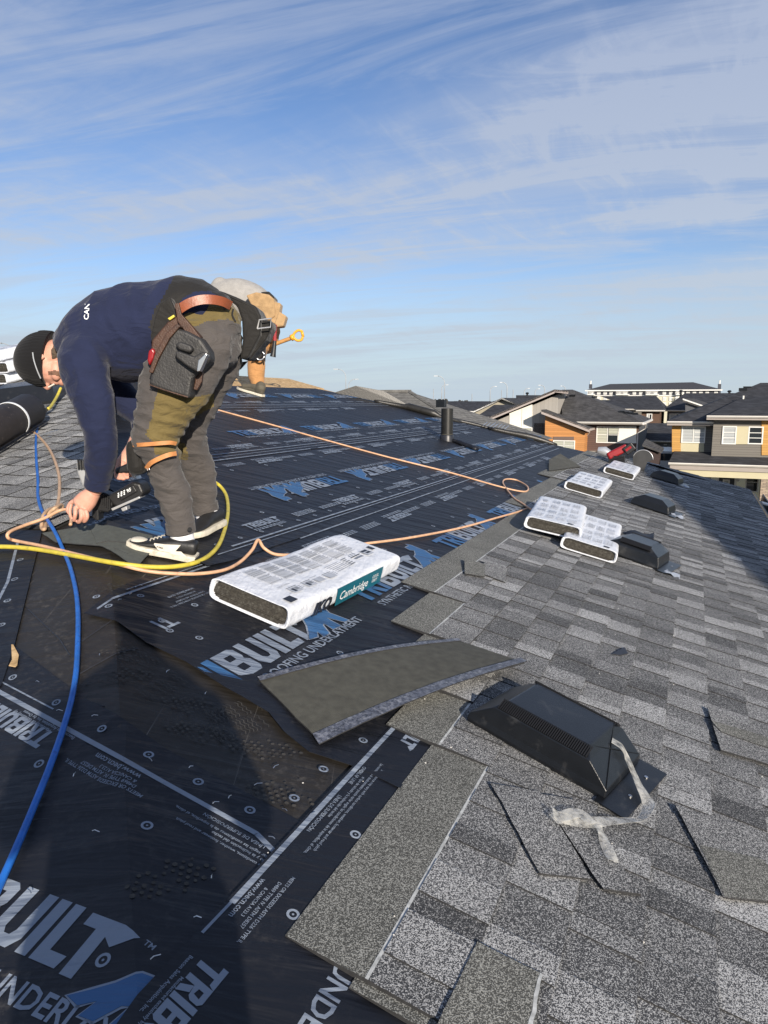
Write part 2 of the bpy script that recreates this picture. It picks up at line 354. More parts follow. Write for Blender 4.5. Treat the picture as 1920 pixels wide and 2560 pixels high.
H_OLD, H_S1, H_S2, H_R3, H_R2, H_R1, H_R0 = 0.0, 0.004, 0.004, 0.016, 0.012, 0.008, 0.012
T = 0.0016
clipgrid([(-4.6, 0.2), (0.4, 0.2), (-0.2, 3.2), (-1.6, 3.6), (-3.6, 3.5)], H_OLD, 'old_membrane', M_OLD, house, 0.3, 0.0012)
sheetS1 = clipgrid([(-1.86, 1.40), (-2.02, 1.58), (-2.77, 2.36), (-3.0, 2.32), (-4.6, 2.1), (-4.6, 0.3), (-1.55, 0.3), (-1.66, 1.0)], H_S2 + 0.004, 'underlayment_sheet', M_UND, house, 0.2)
sheetS2 = clipgrid([(-3.3, 1.50), (-2.3, 1.46), (-1.55, 1.36), (-0.7, 1.35), (-0.62, 1.28), (-0.62, 0.3), (-3.4, 0.3)], H_S2, 'underlayment_sheet', M_UND, house, 0.2, warp=warp2)
def lift1(s, u):
    d = u - 1.66 - 0.05 * math.sin(s * 5)
    return 0.012 * math.exp(-max(0, d) * 9) * (0.6 + 0.4 * math.sin(s * 9)) if d < 0.6 else 0
endu = [(-1.93, 1.79), (-1.75, 1.78), (-1.61, 1.745), (-1.45, 1.74), (-1.27, 1.70), (-1.1, 1.675), (-1.02, 1.63), (-0.92, 1.60), (-0.79, 1.63), (-0.66, 1.62)]
sheetR1 = clipgrid(endu + [(-0.66, 4), (-0.9, 12.0), (-1.97, 11.3), (-1.97, 3.0), (-1.99, 2.2)], H_R1, 'underlayment_sheet', M_UND, house, 0.2, jag=0.004, edgelift=lift1)
sheetR0 = clipgrid([(-0.80, 0.3), (-0.80, 2.3), (0.3, 2.3), (0.3, 0.3)], H_R0, 'underlayment_sheet', M_UND, house, 0.2)
def lift2(s, u): return 0.006 * max(0, noise.noise(Vector((s * 4, u * 5, 1)))) + (0.02 * math.exp(-((u - 2.45) / 0.1) ** 2) if s > -2.4 else 0)
sheetR2 = clipgrid([(-1.88, 2.42), (-1.88, 11.35), (-3.16, 10.85), (-3.16, 3.1), (-2.95, 2.93), (-2.72, 2.83), (-2.62, 2.50), (-2.50, 2.30), (-2.30, 2.36), (-2.10, 2.44)], H_R2, 'underlayment_sheet', M_UND, house, 0.2, jag=0.01, edgelift=lift2)
sheetR3 = clipgrid([(-3.05, 3.0), (-3.05, 10.9), (-4.5, 10.5), (-4.5, 4.4)], H_R3, 'underlayment_sheet', M_UND, house, 0.25, edgelift=lambda s, u: 0.004 * max(0, noise.noise(Vector((s * 3, u * 3, 9)))))
sheetR4 = clipgrid([(-4.40, 4.3), (-4.40, 10.6), (-5.05, 10.2), (-5.5, 9.8), (-5.62, 8.0), (-5.60, 5.5)], H_R3 + 0.004, 'underlayment_sheet', M_UND, house, 0.25, jag=0.02)

# flat bits: lettering
_fc = {}
def txt(body, size=1.0, bold=0.0, shear=0.0, spacing=1.0):
    key = (body, bold, shear, spacing)
    if key not in _fc:
        cu = bpy.data.curves.new('t', 'FONT'); cu.body = body; cu.size = 1.0; cu.offset = bold; cu.shear = shear; cu.space_character = spacing; cu.resolution_u = 2
        ob = bpy.data.objects.new('t', cu); COL.objects.link(ob)
        dg = bpy.context.evaluated_depsgraph_get(); me = bpy.data.meshes.new_from_object(ob.evaluated_get(dg))
        v = [(p.co.x, p.co.y) for p in me.vertices]; f = [tuple(p.vertices) for p in me.polygons]
        wd = max((a for a, _ in v), default=1)
        bpy.data.objects.remove(ob); bpy.data.curves.remove(cu); bpy.data.meshes.remove(me)
        _fc[key] = (v, f, wd)
    v, f, wd = _fc[key]
    return [(a * size, c * size) for a, c in v], f, wd * size
# heavy wordmark, letter by letter, cap height 1 (non-overlapping pieces)
def Rc(x0, y0, x1, y1): return [(x0, y0), (x1, y0), (x1, y1), (x0, y1)]
GL = {
 'T': ([[(-0.06, 0.78), (0.22, 0.78), (0.22, 0), (0.46, 0), (0.46, 0.78), (0.70, 0.78), (0.78, 1.0), (-0.06, 1.0)]], 0.78),
 'R': ([Rc(0, 0, .24, 1), [(.24, .80), (.50, .80), (.60, .90), (.56, 1), (.24, 1)], [(.50, .80), (.46, .56), (.60, .46), (.70, .58), (.70, .88), (.56, 1), (.60, .9)], [(.24, .40), (.60, .46), (.46, .56), (.24, .60)], [(.26, .40), (.52, .42), (.74, 0), (.48, 0)]], .78),
 'I': ([Rc(0, 0, .24, 1)], .32),
 'B': ([Rc(0, 0, .24, 1), [(.24, .80), (.50, .80), (.60, 1), (.24, 1)], [(.50, .80), (.48, .60), (.66, .53), (.72, .62), (.72, .90), (.60, 1)], [(.24, .42), (.50, .42), (.66, .53), (.48, .60), (.24, .60)], [(.50, .42), (.50, .20), (.66, 0), (.76, .12), (.76, .42), (.66, .53)], [(.24, 0), (.66, 0), (.50, .20), (.24, .20)]], .84),
 'U': ([[(0, .22), (.24, .30), (.24, 1), (0, 1)], [(0, .22), (.14, 0), (.32, .20), (.24, .30)], [(.14, 0), (.58, 0), (.44, .20), (.32, .20)], [(.58, 0), (.72, .2), (.50, .30), (.44, .20)], [(.72, .2), (.72, 1), (.50, 1), (.50, .30)]], .80),
 'L': ([[(0, 0), (.56, 0), (.60, .22), (.24, .22), (.24, 1), (0, 1)]], .50),
 't': ([[(-0.12, 0.78), (0.16, 0.78), (0.16, 0), (0.42, 0), (0.42, 0.72), (0.62, .60), (.98, .92), (0.60, 1.0), (-0.12, 1.0)]], .95),
}
BULL = [(1.42,1.05),(1.35,.87),(1.45,.77),(1.14,.61),(.89,.55),(.66,.32),(.42,.15),(.17,-.01),(.40,-.06),(.60,.06),(.51,-.15),(.74,-.14),(.95,.12),(1.06,.15),(.97,-.11),(1.26,-.14),(1.30,.12),(1.36,.25),(1.50,-.10),(1.66,-.12),(1.62,.33),(1.79,.57),(1.80,.75),(1.84,1.04),(1.76,1.17),(1.70,1.04),(1.56,1.05)]
def poly_offset(p, d):
    n = len(p); out = []
    ar = sum(p[i][0] * p[(i + 1) % n][1] - p[(i + 1) % n][0] * p[i][1] for i in range(n)); sg = 1 if ar > 0 else -1
    for i in range(n):
        a, b_, c = Vector(p[i - 1]), Vector(p[i]), Vector(p[(i + 1) % n])
        e1 = (b_ - a).normalized(); e2 = (c - b_).normalized()
        nrm = Vector((e1.y + e2.y, -(e1.x + e2.x)))
        if nrm.length < 1e-4: nrm = Vector((e1.y, -e1.x))
        out.append(tuple(b_ + nrm.normalized() * d * sg))
    return out
class Prints:
    """flat print collected in (s,u) of the roof, split along a grid and the hip, laid just above the sheet"""
    def __init__(s): s.bm = {0: bmesh.new(), 1: bmesh.new()}
    def poly(s, pts, org, rot, sc=1.0, layer=0, shear=0.0):
        ox, oy = org; c, d = rot
        def tr(p):
            x = (p[0] + shear * p[1]) * sc; y = p[1] * sc
            return (ox + x * c[0] + y * d[0], oy + x * c[1] + y * d[1], 0)
        bm = s.bm[layer]; vs = [bm.verts.new(tr(p)) for p in pts]
        try: bm.faces.new(vs)
        except ValueError: pass
    def text(s, body, org, rot, size, bold=0.0, shear=0.0, layer=0, spacing=1.0, center=False, maxx=None):
        v, f, wd = txt(body, 1.0, bold, shear, spacing); ox, oy = org; c, d = rot
        off = -wd / 2 if center else 0
        bm = s.bm[layer]
        vv = [bm.verts.new((ox + (x + off) * size * c[0] + y * size * d[0], oy + (x + off) * size * c[1] + y * size * d[1], 0)) for x, y in v]
        for q in f:
            try: bm.faces.new([vv[i] for i in q])
            except ValueError: pass
        return wd * size
    def fit(s, body, org, rot, length, bold=0.012):
        wd = txt(body, 1.0, bold)[2]; s.text(body, org, rot, length / wd, bold)
    def word(s, w_, org, rot, hgt, blue=0, sh=0.12):
        x = 0
        for i, ch in enumerate(w_):
            ps, adv = GL[ch]
            for p in ps: s.poly([(a + x, c) for a, c in p], org, rot, hgt, 1 if i < blue else 0, sh)
            x += adv
        return x * hgt
    def bull(s, org, rot, hgt):
        c, d = rot; n = (0, 0)
        s.poly(BULL, org, rot, hgt, 1)
        q = poly_offset(BULL, 0.035); k = len(q)
        for i in range(k): s.poly([BULL[i], BULL[(i + 1) % k], q[(i + 1) % k], q[i]], org, rot, hgt, 0)
    def ring(s, c, r=0.0135, layer=0, n=16):
        bm = s.bm[layer]
        a = [bm.verts.new((c[0] + r * math.cos(2 * math.pi * k / n), c[1] + r * math.sin(2 * math.pi * k / n), 0)) for k in range(n)]
        i_ = [bm.verts.new((c[0] + r * .58 * math.cos(2 * math.pi * k / n), c[1] + r * .58 * math.sin(2 * math.pi * k / n), 0)) for k in range(n)]
        for k in range(n): bm.faces.new((a[k], a[(k + 1) % n], i_[(k + 1) % n], i_[k]))
        d_ = [bm.verts.new((c[0] + r * .2 * math.cos(2 * math.pi * k / 6), c[1] + r * .2 * math.sin(2 * math.pi * k / 6), 0)) for k in range(6)]
        bm.faces.new(d_)
    def line(s, p, q, wd):
        a, b_ = Vector(p), Vector(q); d = (b_ - a).normalized(); n = Vector((-d.y, d.x)) * wd / 2
        bm = s.bm[0]; k = max(1, int((b_ - a).length / 0.25)); prev = None
        for i in range(k + 1):
            c = a.lerp(b_, i / k); x = [bm.verts.new((*(c + n), 0)), bm.verts.new((*(c - n), 0))]
            if prev: bm.faces.new((prev[0], x[0], x[1], prev[1]))
            prev = x
    def bars(s, org, rot, wd, ht, rows, rnd):
        """small print too fine to read at this distance"""
        for r in range(rows):
            x = 0
            while x < wd:
                l = rnd.uniform(0.01, 0.035); s.poly(Rc(x, -r * ht * 1.7, min(x + l, wd), -r * ht * 1.7 + ht), org, rot); x += l + 0.006
    def finish(s, parent, hgt, clip=None, name='printed_lettering', lift=None, warp=None):
        for layer, m in ((0, M_PGREY), (1, M_PBLUE)):
            bm = s.bm[layer]
            if not bm.faces: continue
            bmesh.ops.bisect_plane(bm, geom=bm.verts[:] + bm.edges[:] + bm.faces[:], dist=1e-6, plane_co=(0, 0, 0), plane_no=(1, 1, 0))
            for co, no in (clip or []):
                bmesh.ops.bisect_plane(bm, geom=bm.verts[:] + bm.edges[:] + bm.faces[:], dist=1e-6, plane_co=(*co, 0), plane_no=(*no, 0), clear_outer=True)
            if layer == 1:
                for f in bm.faces: pass
            if lift:
                for k in range(-30, 80):
                    for no, st in (((1, 0, 0), 0.1), ((0, 1, 0), 0.1)):
                        pass
            for v in bm.verts:
                a, c = v.co.x, v.co.y
                if warp: c = warp(a, c)
                v.co = W(a, c, hgt + T + 0.0009 + (0.0006 if layer else 0) + (lift(a, c) if lift else 0))
            for f in bm.faces:
                f.normal_update()
                if f.normal.z < 0: f.normal_flip()
            me = bpy.data.meshes.new(name); bm.to_mesh(me); bm.free(); me.materials.append(m)
            link(name, me, parent, 'stuff')
UPR = ((0, 1), (-1, 0))       # reads away from us along the course, letter tops up the slope
INV = ((0, -1), (1, 0))       # upside down of it
LUP = ((1, 0), (0, 1))
LINV = ((-1, 0), (0, -1))
def logo(P, u0, s0, rot, h=0.15, synth=True):
    """TRIBUILT + bull + SYNTHETIC ROOFING UNDERLAYMENT; starts at u0 with baseline at s0"""
    c, d = rot
    wd = P.word('TRIBUIL', (s0, u0), rot, h, 3)
    P.word('t', (s0 + c[0] * (wd + 0.04 * h), u0 + c[1] * (wd + 0.04 * h)), rot, h)
    P.bull((s0 + c[0] * 0.66, u0 + c[1] * 0.66), rot, 0.19)
    if synth: P.text('SYNTHETIC ROOFING UNDERLAYMENT', (s0 + c[0] * 0.03 - d[0] * 0.062, u0 + c[1] * 0.03 - d[1] * 0.062), rot, 0.0555, 0.016)
def edgeset(P, s_edge, sgn, u0, u1, rnd, big=True):
    """what repeats along a sheet edge: line, nail targets, small wordmark and small print. sgn=+1: the sheet lies on the +s side"""
    P.line((s_edge + sgn * 0.035, u0), (s_edge + sgn * 0.035, u1), 0.012)
    rot = UPR if sgn < 0 else INV
    if True:
        u = u0 + 0.1
        while u < u1: P.ring((s_edge + sgn * 0.085 * 0 + sgn * 0.0, u)) if False else None; u += 0.2
    u = u0 + rnd.uniform(0.1, 0.4)
    while u < u1 - 0.5:
        c, d = rot; s0 = s_edge + sgn * 0.135
        o = (s0, u)
        P.word('TRIBUILt', o, rot, 0.062)
        P.bars((s0 - d[0] * 0.02 , u + c[1] * 0.01), rot, 0.30, 0.008, 2, rnd)
        P.bars((s0 + d[0] * 0.03, u + c[1] * 0.47), rot, 0.22, 0.008, 4, rnd)
        P.bars((s0 + d[0] * 0.02, u + c[1] * 0.78), rot, 0.26, 0.008, 3, rnd)
        u += 1.02
rnd = random.Random(5)
# --- sheet R1 (nearest, right way up)
P = Prints()
for k in range(8): logo(P, 1.51 + 1.22 * k, -1.26, UPR)
edgeset(P, -0.74, -1, 2.0, 3.0, rnd)
P.line((-1.905, 1.75), (-1.905, 11.2), 0.012); P.line((-1.93, 2.0), (-1.93, 11.2), 0.005)
P.text('TI', (-1.70, 1.94), INV, 0.1, 0.02)
for l, s_, u_, ln in (('www.becn.com', -1.80, 2.22, .15), ('& CAN/CSA A123.3', -1.775, 2.20, .11), ('D4869 TYPE IV, ASTM D8257', -1.755, 2.23, .17), ('MEETS OR EXCEEDS ASTM D226 TYPE II,', -1.737, 2.25, .24),
                      ('LÍNEA DE SUPERPOSICIÓN', -1.80, 2.95, .20), ('variar según las condiciones de la superficie, el clima,', -1.775, 3.0, .36), ('surface conditions, weather, footwear and roof pitch', -1.757, 3.0, .34)):
    P.fit(l, (s_, u_), INV, ln)
edgeset(P, -1.91, 1, 3.2, 11.0, rnd)
for u in np.arange(1.9, 10.5, 0.4): P.ring((-1.57 + (0.05 if int(u * 5) % 2 else 0), u)); P.ring((-1.98 + 0.0, u))
for a, c in [(850, 1640), (425, 1585), (272, 1523), (487, 1520), (565, 1503), (405, 1560), (352, 1497), (1075, 1382), (760, 1505)]: P.ring(su(a, c))
P.finish(sheetR1, H_R1 + 0.002, clip=[((-0.66, 0), (1, 0)), ((-1.3, 1.72), (-0.16, -1.0))], lift=None)
# --- R2: upside down
P = Prints()
for k in range(7): logo(P, 4.74 + 1.22 * k, -2.49, INV)
P.bull((-2.49, 4.30), INV, 0.19)
q_ = su(402, 1268); P.text('ING UNDERLAYMENT', q_, INV, 0.055, 0.018)
q_ = su(405, 1300); P.word('Lt', (q_[0], q_[1]), INV, 0.14); q_ = su(375, 1322); P.bull((q_[0], q_[1] + .18), INV, 0.17)
edgeset(P, -1.95, -1, 2.75, 11.2, rnd); P.line((-1.955, 2.6), (-1.955, 11.2), 0.007)
edgeset(P, -3.10, 1, 3.4, 10.8, rnd)
for u in np.arange(2.7, 11, 0.19): P.ring((-2.035, u), 0.0125)
for u in np.arange(2.95, 11, 0.42): P.ring((-2.22, u)); P.ring((-2.86, u + 0.2))
P.line((-2.86, 3.05), (-2.35, 2.93), 0.008); P.line((-2.88, 3.12), (-2.40, 3.0), 0.004)
P.finish(sheetR2, H_R2 + 0.004)
# --- R3: right way up, R4
P = Prints()
for k in range(5): logo(P, 5.05 + 1.22 * k, -3.52, UPR)
edgeset(P, -3.13, -1, 3.3, 10.7, rnd); edgeset(P, -4.44, 1, 4.6, 10.3, rnd); P.line((-3.11, 3.2), (-3.11, 10.8), 0.006)
for u in np.arange(3.3, 10.8, 0.2): P.ring((-3.215, u), 0.0125)
for u in np.arange(3.5, 10.6, 0.45): P.ring((-3.4, u)); P.ring((-4.2, u + 0.2))
P.finish(sheetR3, H_R3 + 0.004)
P = Prints()
for k in range(5): logo(P, 6.6 + 1.22 * k, -5.0, INV)
edgeset(P, -4.47, -1, 4.6, 10.3, rnd); P.line((-4.46, 4.6), (-4.46, 10.3), 0.006)
for u in np.arange(4.7, 10.2, 0.25): P.ring((-4.56, u), 0.0125)
for u in np.arange(4.9, 10, 0.45): P.ring((-5.3, u))
P.finish(sheetR4, H_R3 + 0.008)
# --- S2: across the slope, big wordmark cut by the frame
P = Prints()
P.line((-3.3, 1.262), (-0.86, 1.25), 0.014); P.line((-0.862, 1.25), (-0.79, 1.225), 0.014)
P.line((-3.3, 1.29), (-1.60, 1.285), 0.005)
for l, s_, u_, ln in (('www.becn.com', -1.177, 1.236, .156), ('& CAN/CSA A123.3', -1.172, 1.214, .12), ('D4869 TYPE IV, ASTM D8257', -1.160, 1.200, .19), ('MEETS OR EXCEEDS ASTM D226 TYPE II,', -1.127, 1.184, .27),
                      ('LÍNEA DE SUPERPOSICIÓN', -.823, 1.230, .165), ('variar según las condiciones de la superficie, el clima,', -.790, 1.208, .262), ('rado y la inclinación del techo', -.790, 1.194, .15), ('face conditions, weather, footwear and roof pitch', -.790, 1.178, .235)):
    P.fit(l, (s_, u_), LINV, ln)
P.word('TRIBUILt', (-1.507, 1.225), LINV, 0.060)
P.fit('Beacon Sales Acquisition, Inc. by Owens', (-1.44, 1.243), LINV, .24); P.fit('Manufactured exclusively by', (-1.53, 1.229), LINV, .18)
hb = 0.112; wd = sum(GL[c][1] for c in 'TRIBUIL') * hb
P.word('TRIBUIL', (-0.990 - wd, 0.792), LUP, hb, 3, sh=0.0); P.word('t', (-0.985, 0.788), LUP, hb, sh=0.0)
P.text('TM', (-0.864, 0.884), LUP, 0.017, 0.01)
P.bull((-0.945, 0.765), LUP, 0.135)
P.text('SYNTHETIC ROOFING UNDERLAYMENT', (-1.66, 0.720), LUP, 0.056, 0.02)
for a, c in [(32, 1698), (141, 1761), (255, 1827), (372, 1892), (496, 1960), (625, 2031), (368, 2070), (98, 1915), (258, 2408)]:
    x = su(a, c)
    if x[0] < -0.66: P.ring(unwarp2(x))
P.finish(sheetS2, H_S2, clip=[((-0.795, 0), (1, 0))], warp=warp2)
P = Prints()
for a, c in [(51, 1405), (37, 1454), (19, 1508), (4, 1569)]: P.ring(su(a, c))
a, c = su(45, 1360); a2, c2 = su(20, 1460); a3, c3 = su(-30, 1560)
P.line((a, c), (a2, c2), 0.012); P.line((a2, c2), (a3, c3), 0.012)
P.finish(sheetS1, H_S2 + 0.004)
# --- R0 strip beside the seam
P = Prints()
P.line((-0.787, 1.05), (-0.787, 2.1), 0.013); P.line((-0.79, 0.96), (-0.789, 1.05), 0.006)
for l, s_, u_, ln in (('www.becn.com', -.776, 1.14, .118), ('& CAN/CSA A123.3', -.757, 1.124, .088), ('D4869 TYPE IV, ASTM D8257', -.743, 1.154, .142), ('MEETS OR EXCEEDS ASTM D226 TYPE II,', -.728, 1.184, .202),
                      ('LÍNEA DE SUPERPOSICIÓN', -.774, 1.49, .165), ('OVERLAP LINE', -.776, 1.643, .093), ('el tipo de calzado y la inclinación del techo', -.758, 1.60, .20), ('La resistencia al deslizamiento puede variar según las condiciones de la superficie, el clima,', -.744, 1.689, .43), ('Slip resistance may vary with surface conditions, weather, footwear and roof pitch', -.731, 1.665, .385)):
    P.fit(l, (s_, u_), INV, ln)
P.word('TRIBUILt', (-0.757, 0.925), INV, 0.054); P.word('TRIBUILt', (-0.745, 2.055), INV, 0.046)
P.fit('Beacon Sales Acquisition, Inc.', (-0.778, 0.910), INV, .13); P.fit('Manufactured exclusively by Owens Corning', (-0.764, 0.868), INV, .17)
P.text('UNDERLAYMENT', (-0.555, 1.065), INV, 0.0565, 0.022)
for a, c in [(809, 1935), (736, 2008), (1010, 1952), (889, 2100), (733, 2302), (908, 1862)]:
    P.ring(su(a, c))
P.finish(sheetR0, H_R0)

# wrinkle: small loose staples, chips and boot marks on the membranes
mb = MB()
for px, py in [(370, 1400), (352, 1473), (340, 1477), (327, 1495), (95, 1717), (238, 1803), (377, 1914), (478, 1932), (575, 2007), (646, 1975), (540, 2022), (187, 1951), (241, 2095), (530, 2208), (495, 2312), (390, 2412), (680, 2110), (780, 2050), (712, 2040), (300, 1510), (150, 1790), (250, 1648), (420, 1690), (515, 1745), (75, 2245), (690, 1930), (745, 1600)]:
    s_, u_ = su(px, py); a = rnd.uniform(0, math.pi); l = rnd.uniform(0.006, 0.011)
    d = (S3 * math.cos(a) + C3 * math.sin(a)) * l; p = W(s_, u_, 0.016)
    mb.tube([p - d, p - d * 0.3 + UP * 0.003, p + d], 0.0011, 5)
mb.build('loose_staple', M_METAL, house, kind='stuff')
mb = MB()
def bootprint(px, py, ang, L=0.27, kind=0):
    s0, u0 = su(px, py); r = random.Random(int(px * 7 + py)); ca, sa = math.cos(ang), math.sin(ang)
    if kind == 0:
        for i in range(-5, 6):
            for j in range(-3, 4):
                x = i * 0.019 + (j % 2) * 0.009; y = j * 0.014
                if (x / 0.1) ** 2 + (y / 0.043) ** 2 > 1 or r.random() < 0.25: continue
                k = 6; rr = 0.0062 * r.uniform(0.6, 1.0)
                pts = [(s0 + (x + rr * math.cos(q * 6.283 / k)) * ca - (y + rr * math.sin(q * 6.283 / k)) * sa, u0 + (x + rr * math.cos(q * 6.283 / k)) * sa + (y + rr * math.sin(q * 6.283 / k)) * ca) for q in range(k)]
                mb.add([W(a, c, HB) for a, c in pts], [tuple(range(k))])
    else:
        for i in range(14):
            x = i * 0.013 - 0.09
            if r.random() < 0.2: continue
            pts = []
            for j in range(7):
                y = -0.035 + j * 0.0117; pts.append((x + 0.006 * (j % 2), y))
            up_ = [(x_ + 0.0035, y_) for x_, y_ in pts][::-1]
            q = [(s0 + a * ca - c * sa, u0 + a * sa + c * ca) for a, c in pts + up_]
            n = len(pts)
            for j in range(n - 1): mb.add([W(*q[j], HB), W(*q[j + 1], HB), W(*q[2 * n - 2 - j], HB), W(*q[2 * n - 1 - j], HB)], [(0, 1, 2, 3)])
HB = 0.0065 + T
for px, py, an, k in [(490, 1770, .4, 0), (505, 1835, .5, 0), (595, 1825, 1.2, 1), (590, 1780, 1.2, 1), (300, 1690, .8, 0), (400, 1725, 1.5, 1), (325, 1640, .3, 0), (690, 1985, .2, 0), (665, 1880, .6, 0)]: bootprint(px, py, an, kind=k)
HB = 0.0045 + T * 2
for px, py, an, k in [(430, 2200, 1.1, 0), (300, 1478, .3, 0)]: bootprint(px, py, an, kind=k)
mb.build('boot_print', M_STAIN, house, kind='stuff')

# OSB deck showing through
mb = MB(); p4 = [(22, 1665), (30, 1650), (28, 1612), (33, 1612), (47, 1638), (43, 1664), (38, 1668)]
mb.prism([hit(a, c, 0.0125) for a, c in p4], (0, 0, 0.0015)); mb.build('osb_patch', M_OSB, house)
# old membrane seams
def seamline(pts, wdt=0.004, h=0.0022, m=None):
    q = []
    P_ = [su(*p) for p in pts]
    for i in range(len(P_) - 1):
        for k in range(8):
            t = k / 8; q.append((P_[i][0] * (1 - t) + P_[i + 1][0] * t, P_[i][1] * (1 - t) + P_[i + 1][1] * t))
    q.append(P_[-1]); return [W(a, c, h) for a, c in q]
mb = MB()
for pts in [[(205, 1605), (342, 1528)], [(200, 1686), (345, 1622)], [(60, 1515), (150, 1600), (175, 1640)], [(45, 1645), (95, 1700), (160, 1765)], [(195, 1745), (260, 1768)]]:
    mb.tube(seamline(pts), 0.0022, 4)
mb.build('membrane_seam', M_CAP, house)
M_EDGE = mat('shingle_edge_asphalt', (0.022, 0.022, 0.023), 0.8, 0.3, 60)
# ------------------------------------------------------------------ laminated shingles, piece by piece
def shingle_mesh(seed, teethm, basem, width=1.0, lo=0.055, hi=0.165, bt=None, top=0.337):
    r = random.Random(seed); mb = MB()
    bt = bt if bt is not None else r.uniform(0.25, 0.5)
    g = 0.0012
    # lower layer, its exposed band toned in stretches
    x = g
    cuts = []
    while x < width - g:
        tw = r.uniform(lo, hi); cuts.append((x, min(x + tw, width - g))); x += tw
    if cuts[-1][1] - cuts[-1][0] < 0.03 and len(cuts) > 1: cuts[-2] = (cuts[-2][0], cuts[-1][1]); cuts.pop()
    z0 = 0.0
    def slab(x0, x1, y0, y1, za, zb, mi, tone):
        # za height at y0, zb at y1
        vs = [(x0, y0, 0), (x1, y0, 0), (x1, y1, 0), (x0, y1, 0), (x0, y0, za), (x1, y0, za), (x1, y1, zb), (x0, y1, zb)]
        mb.add(vs, [(4, 5, 6, 7)], mi, tone); b_ = len(mb.v) - 8
        for f_ in [(0, 3, 2, 1), (0, 1, 5, 4), (1, 2, 6, 5), (2, 3, 7, 6), (3, 0, 4, 7)]: mb.f.append(tuple(b_ + k for k in f_)); mb.m.append(3); mb.t.append(tone)
    for i, (a, c) in enumerate(cuts):
        dragon = (i + seed) % 2 == 0
        if dragon:
            tn = r.choice([r.uniform(0.55, 0.9), r.uniform(0.7, 1.0), r.uniform(0.3, 0.55), r.uniform(0.05,0.2)])
            slab(a, c, 0.0, 0.158, 0.0220, 0.0165, 0, tn)
        else:
            tn = r.choice([r.uniform(0.1, 0.35), r.uniform(0.3, 0.5), r.uniform(0.4, 0.65)])
            slab(a, c, 0.0, 0.158, 0.0185, 0.0130, 0, tn)
    slab(g, width - g, 0.158, top, 0.0125, 0.003, 1, 0.5)
    slab(g, width - g, 0.1585, 0.1655, 0.0132, 0.0130, 2, 0.5)
    me = bpy.data.meshes.new('shingle'); me.from_pydata(mb.v, [], mb.f)
    for m in (teethm, M_HEAD, M_CHALK, M_EDGE): me.materials.append(m)
    me.polygons.foreach_set('material_index', mb.m)
    ca = me.color_attributes.new('tone', 'FLOAT_COLOR', 'CORNER'); arr = []
    for p, t in zip(me.polygons, mb.t): arr += [t, t, t, 1.0] * p.loop_total
    ca.data.foreach_set('color', arr); me.update()
    return me
def clip_copy(me, mtx, planes):
    bm = bmesh.new(); bm.from_mesh(me); bmesh.ops.transform(bm, matrix=mtx, verts=bm.verts)
    for co, no in planes:
        r = bmesh.ops.bisect_plane(bm, geom=bm.verts[:] + bm.edges[:] + bm.faces[:], dist=1e-6, plane_co=co, plane_no=no, clear_outer=True)
    if not bm.faces: bm.free(); return None
    m2 = bpy.data.meshes.new('shingle'); bm.to_mesh(m2); bm.free()
    for m in me.materials: m2.materials.append(m)
    return m2
EXP = 0.149
VR = [shingle_mesh(i, M_SH, M_HEAD) for i in range(14)]
VL = [shingle_mesh(40 + i, M_SHL, M_HEAD) for i in range(10)]
NSH = [0]; extraR = []
def lay(me, origin, rot, planes=None):
    mtx = Matrix.Translation(origin) @ rot.to_4x4()
    if planes is not None:
        m2 = clip_copy(me, mtx, planes)
        if m2 is None: return
        link('shingle', m2, roof)
    else:
        o = link('shingle', me, roof, mat=mtx)
        if rot is MR: extraR.append((origin.length, o))
    NSH[0] += 1
# right slope. chalk lines (upper end of the exposed band) of the course heads; u start of each course
rs = random.Random(3)
head0 = -0.485
def ustart(j):      # j = 0 at chalk -0.485, growing up the slope
    return {-1: 1.02, 0: 1.045, 1: 1.88, 2: 2.2, 3: 2.62, 4: 3.10, 5: 5.75, 6: 7.8}.get(j, 0.55 if j < -1 else 99)
for j in range(-9, 7):
    s_low = head0 - 0.149 * j + 0.149         # lower edge of the exposed band
    if s_low > EAVE + 0.03: continue
    u = ustart(j); tilt = 0
    uend = U_END if j < 3 else (12.0 if j < 5 else 11.75)
    if j < -1: u += rs.uniform(-0.5, 0.0)
    first = True
    while u < uend - 0.02:
        L = 1.0 if not (first and j >= 0 and j in (1,)) else 1.0
        org = W(s_low, u, 0.0145)
        me = rs.choice(VR)
        if u + L > uend:
            n = C3.copy(); lay(me, org, MR, [(C3 * uend, n)])
        else: lay(me, org, MR)
        u += L; first = False
    
# starter strip and flat shingle head pieces showing dark
# left slope up to its ridge, cut along the hip
EL = 0.149
u_heads = [2.08 + EL * i for i in range(0, 28)]
hipn = (S3 + C3).normalized()
for i, ul in enumerate(u_heads):
    if ul > 6.05: break
    xmax = -2.55 - 0.02 * (i % 3) if ul < 2.7 else -ul - 0.02
    if ul < 2.25: xmax = -2.95
    elif ul < 2.4: xmax = -2.72
    elif ul < 2.75: xmax = -2.62
    x = -2.3 - 6.2 + rs.uniform(-0.5, 0) - max(0, (ul - 3)) * 0.5
    while x < xmax:
        org = W(x, ul, 0.0035) if -x > -999 else None
        # origin must use the left plane even past the hip
        org = S3 * x + C3 * ul + UP * (-H + K * ul + 0.0035)
        planes = []
        if x + 1.0 > xmax: planes.append((S3 * xmax, S3))
        if x + 1.0 > -ul - 0.4: planes.append((Vector((0, 0, 0)), hipn))
        if ul + 0.34 > 6.15: planes.append((C3 * 6.15, C3))
        lay(rs.choice(VL), org, ML, planes or None)
        x += 1.0
extraR.sort(key=lambda t: -t[0]); nx_ = max(0, NSH[0] - 296)
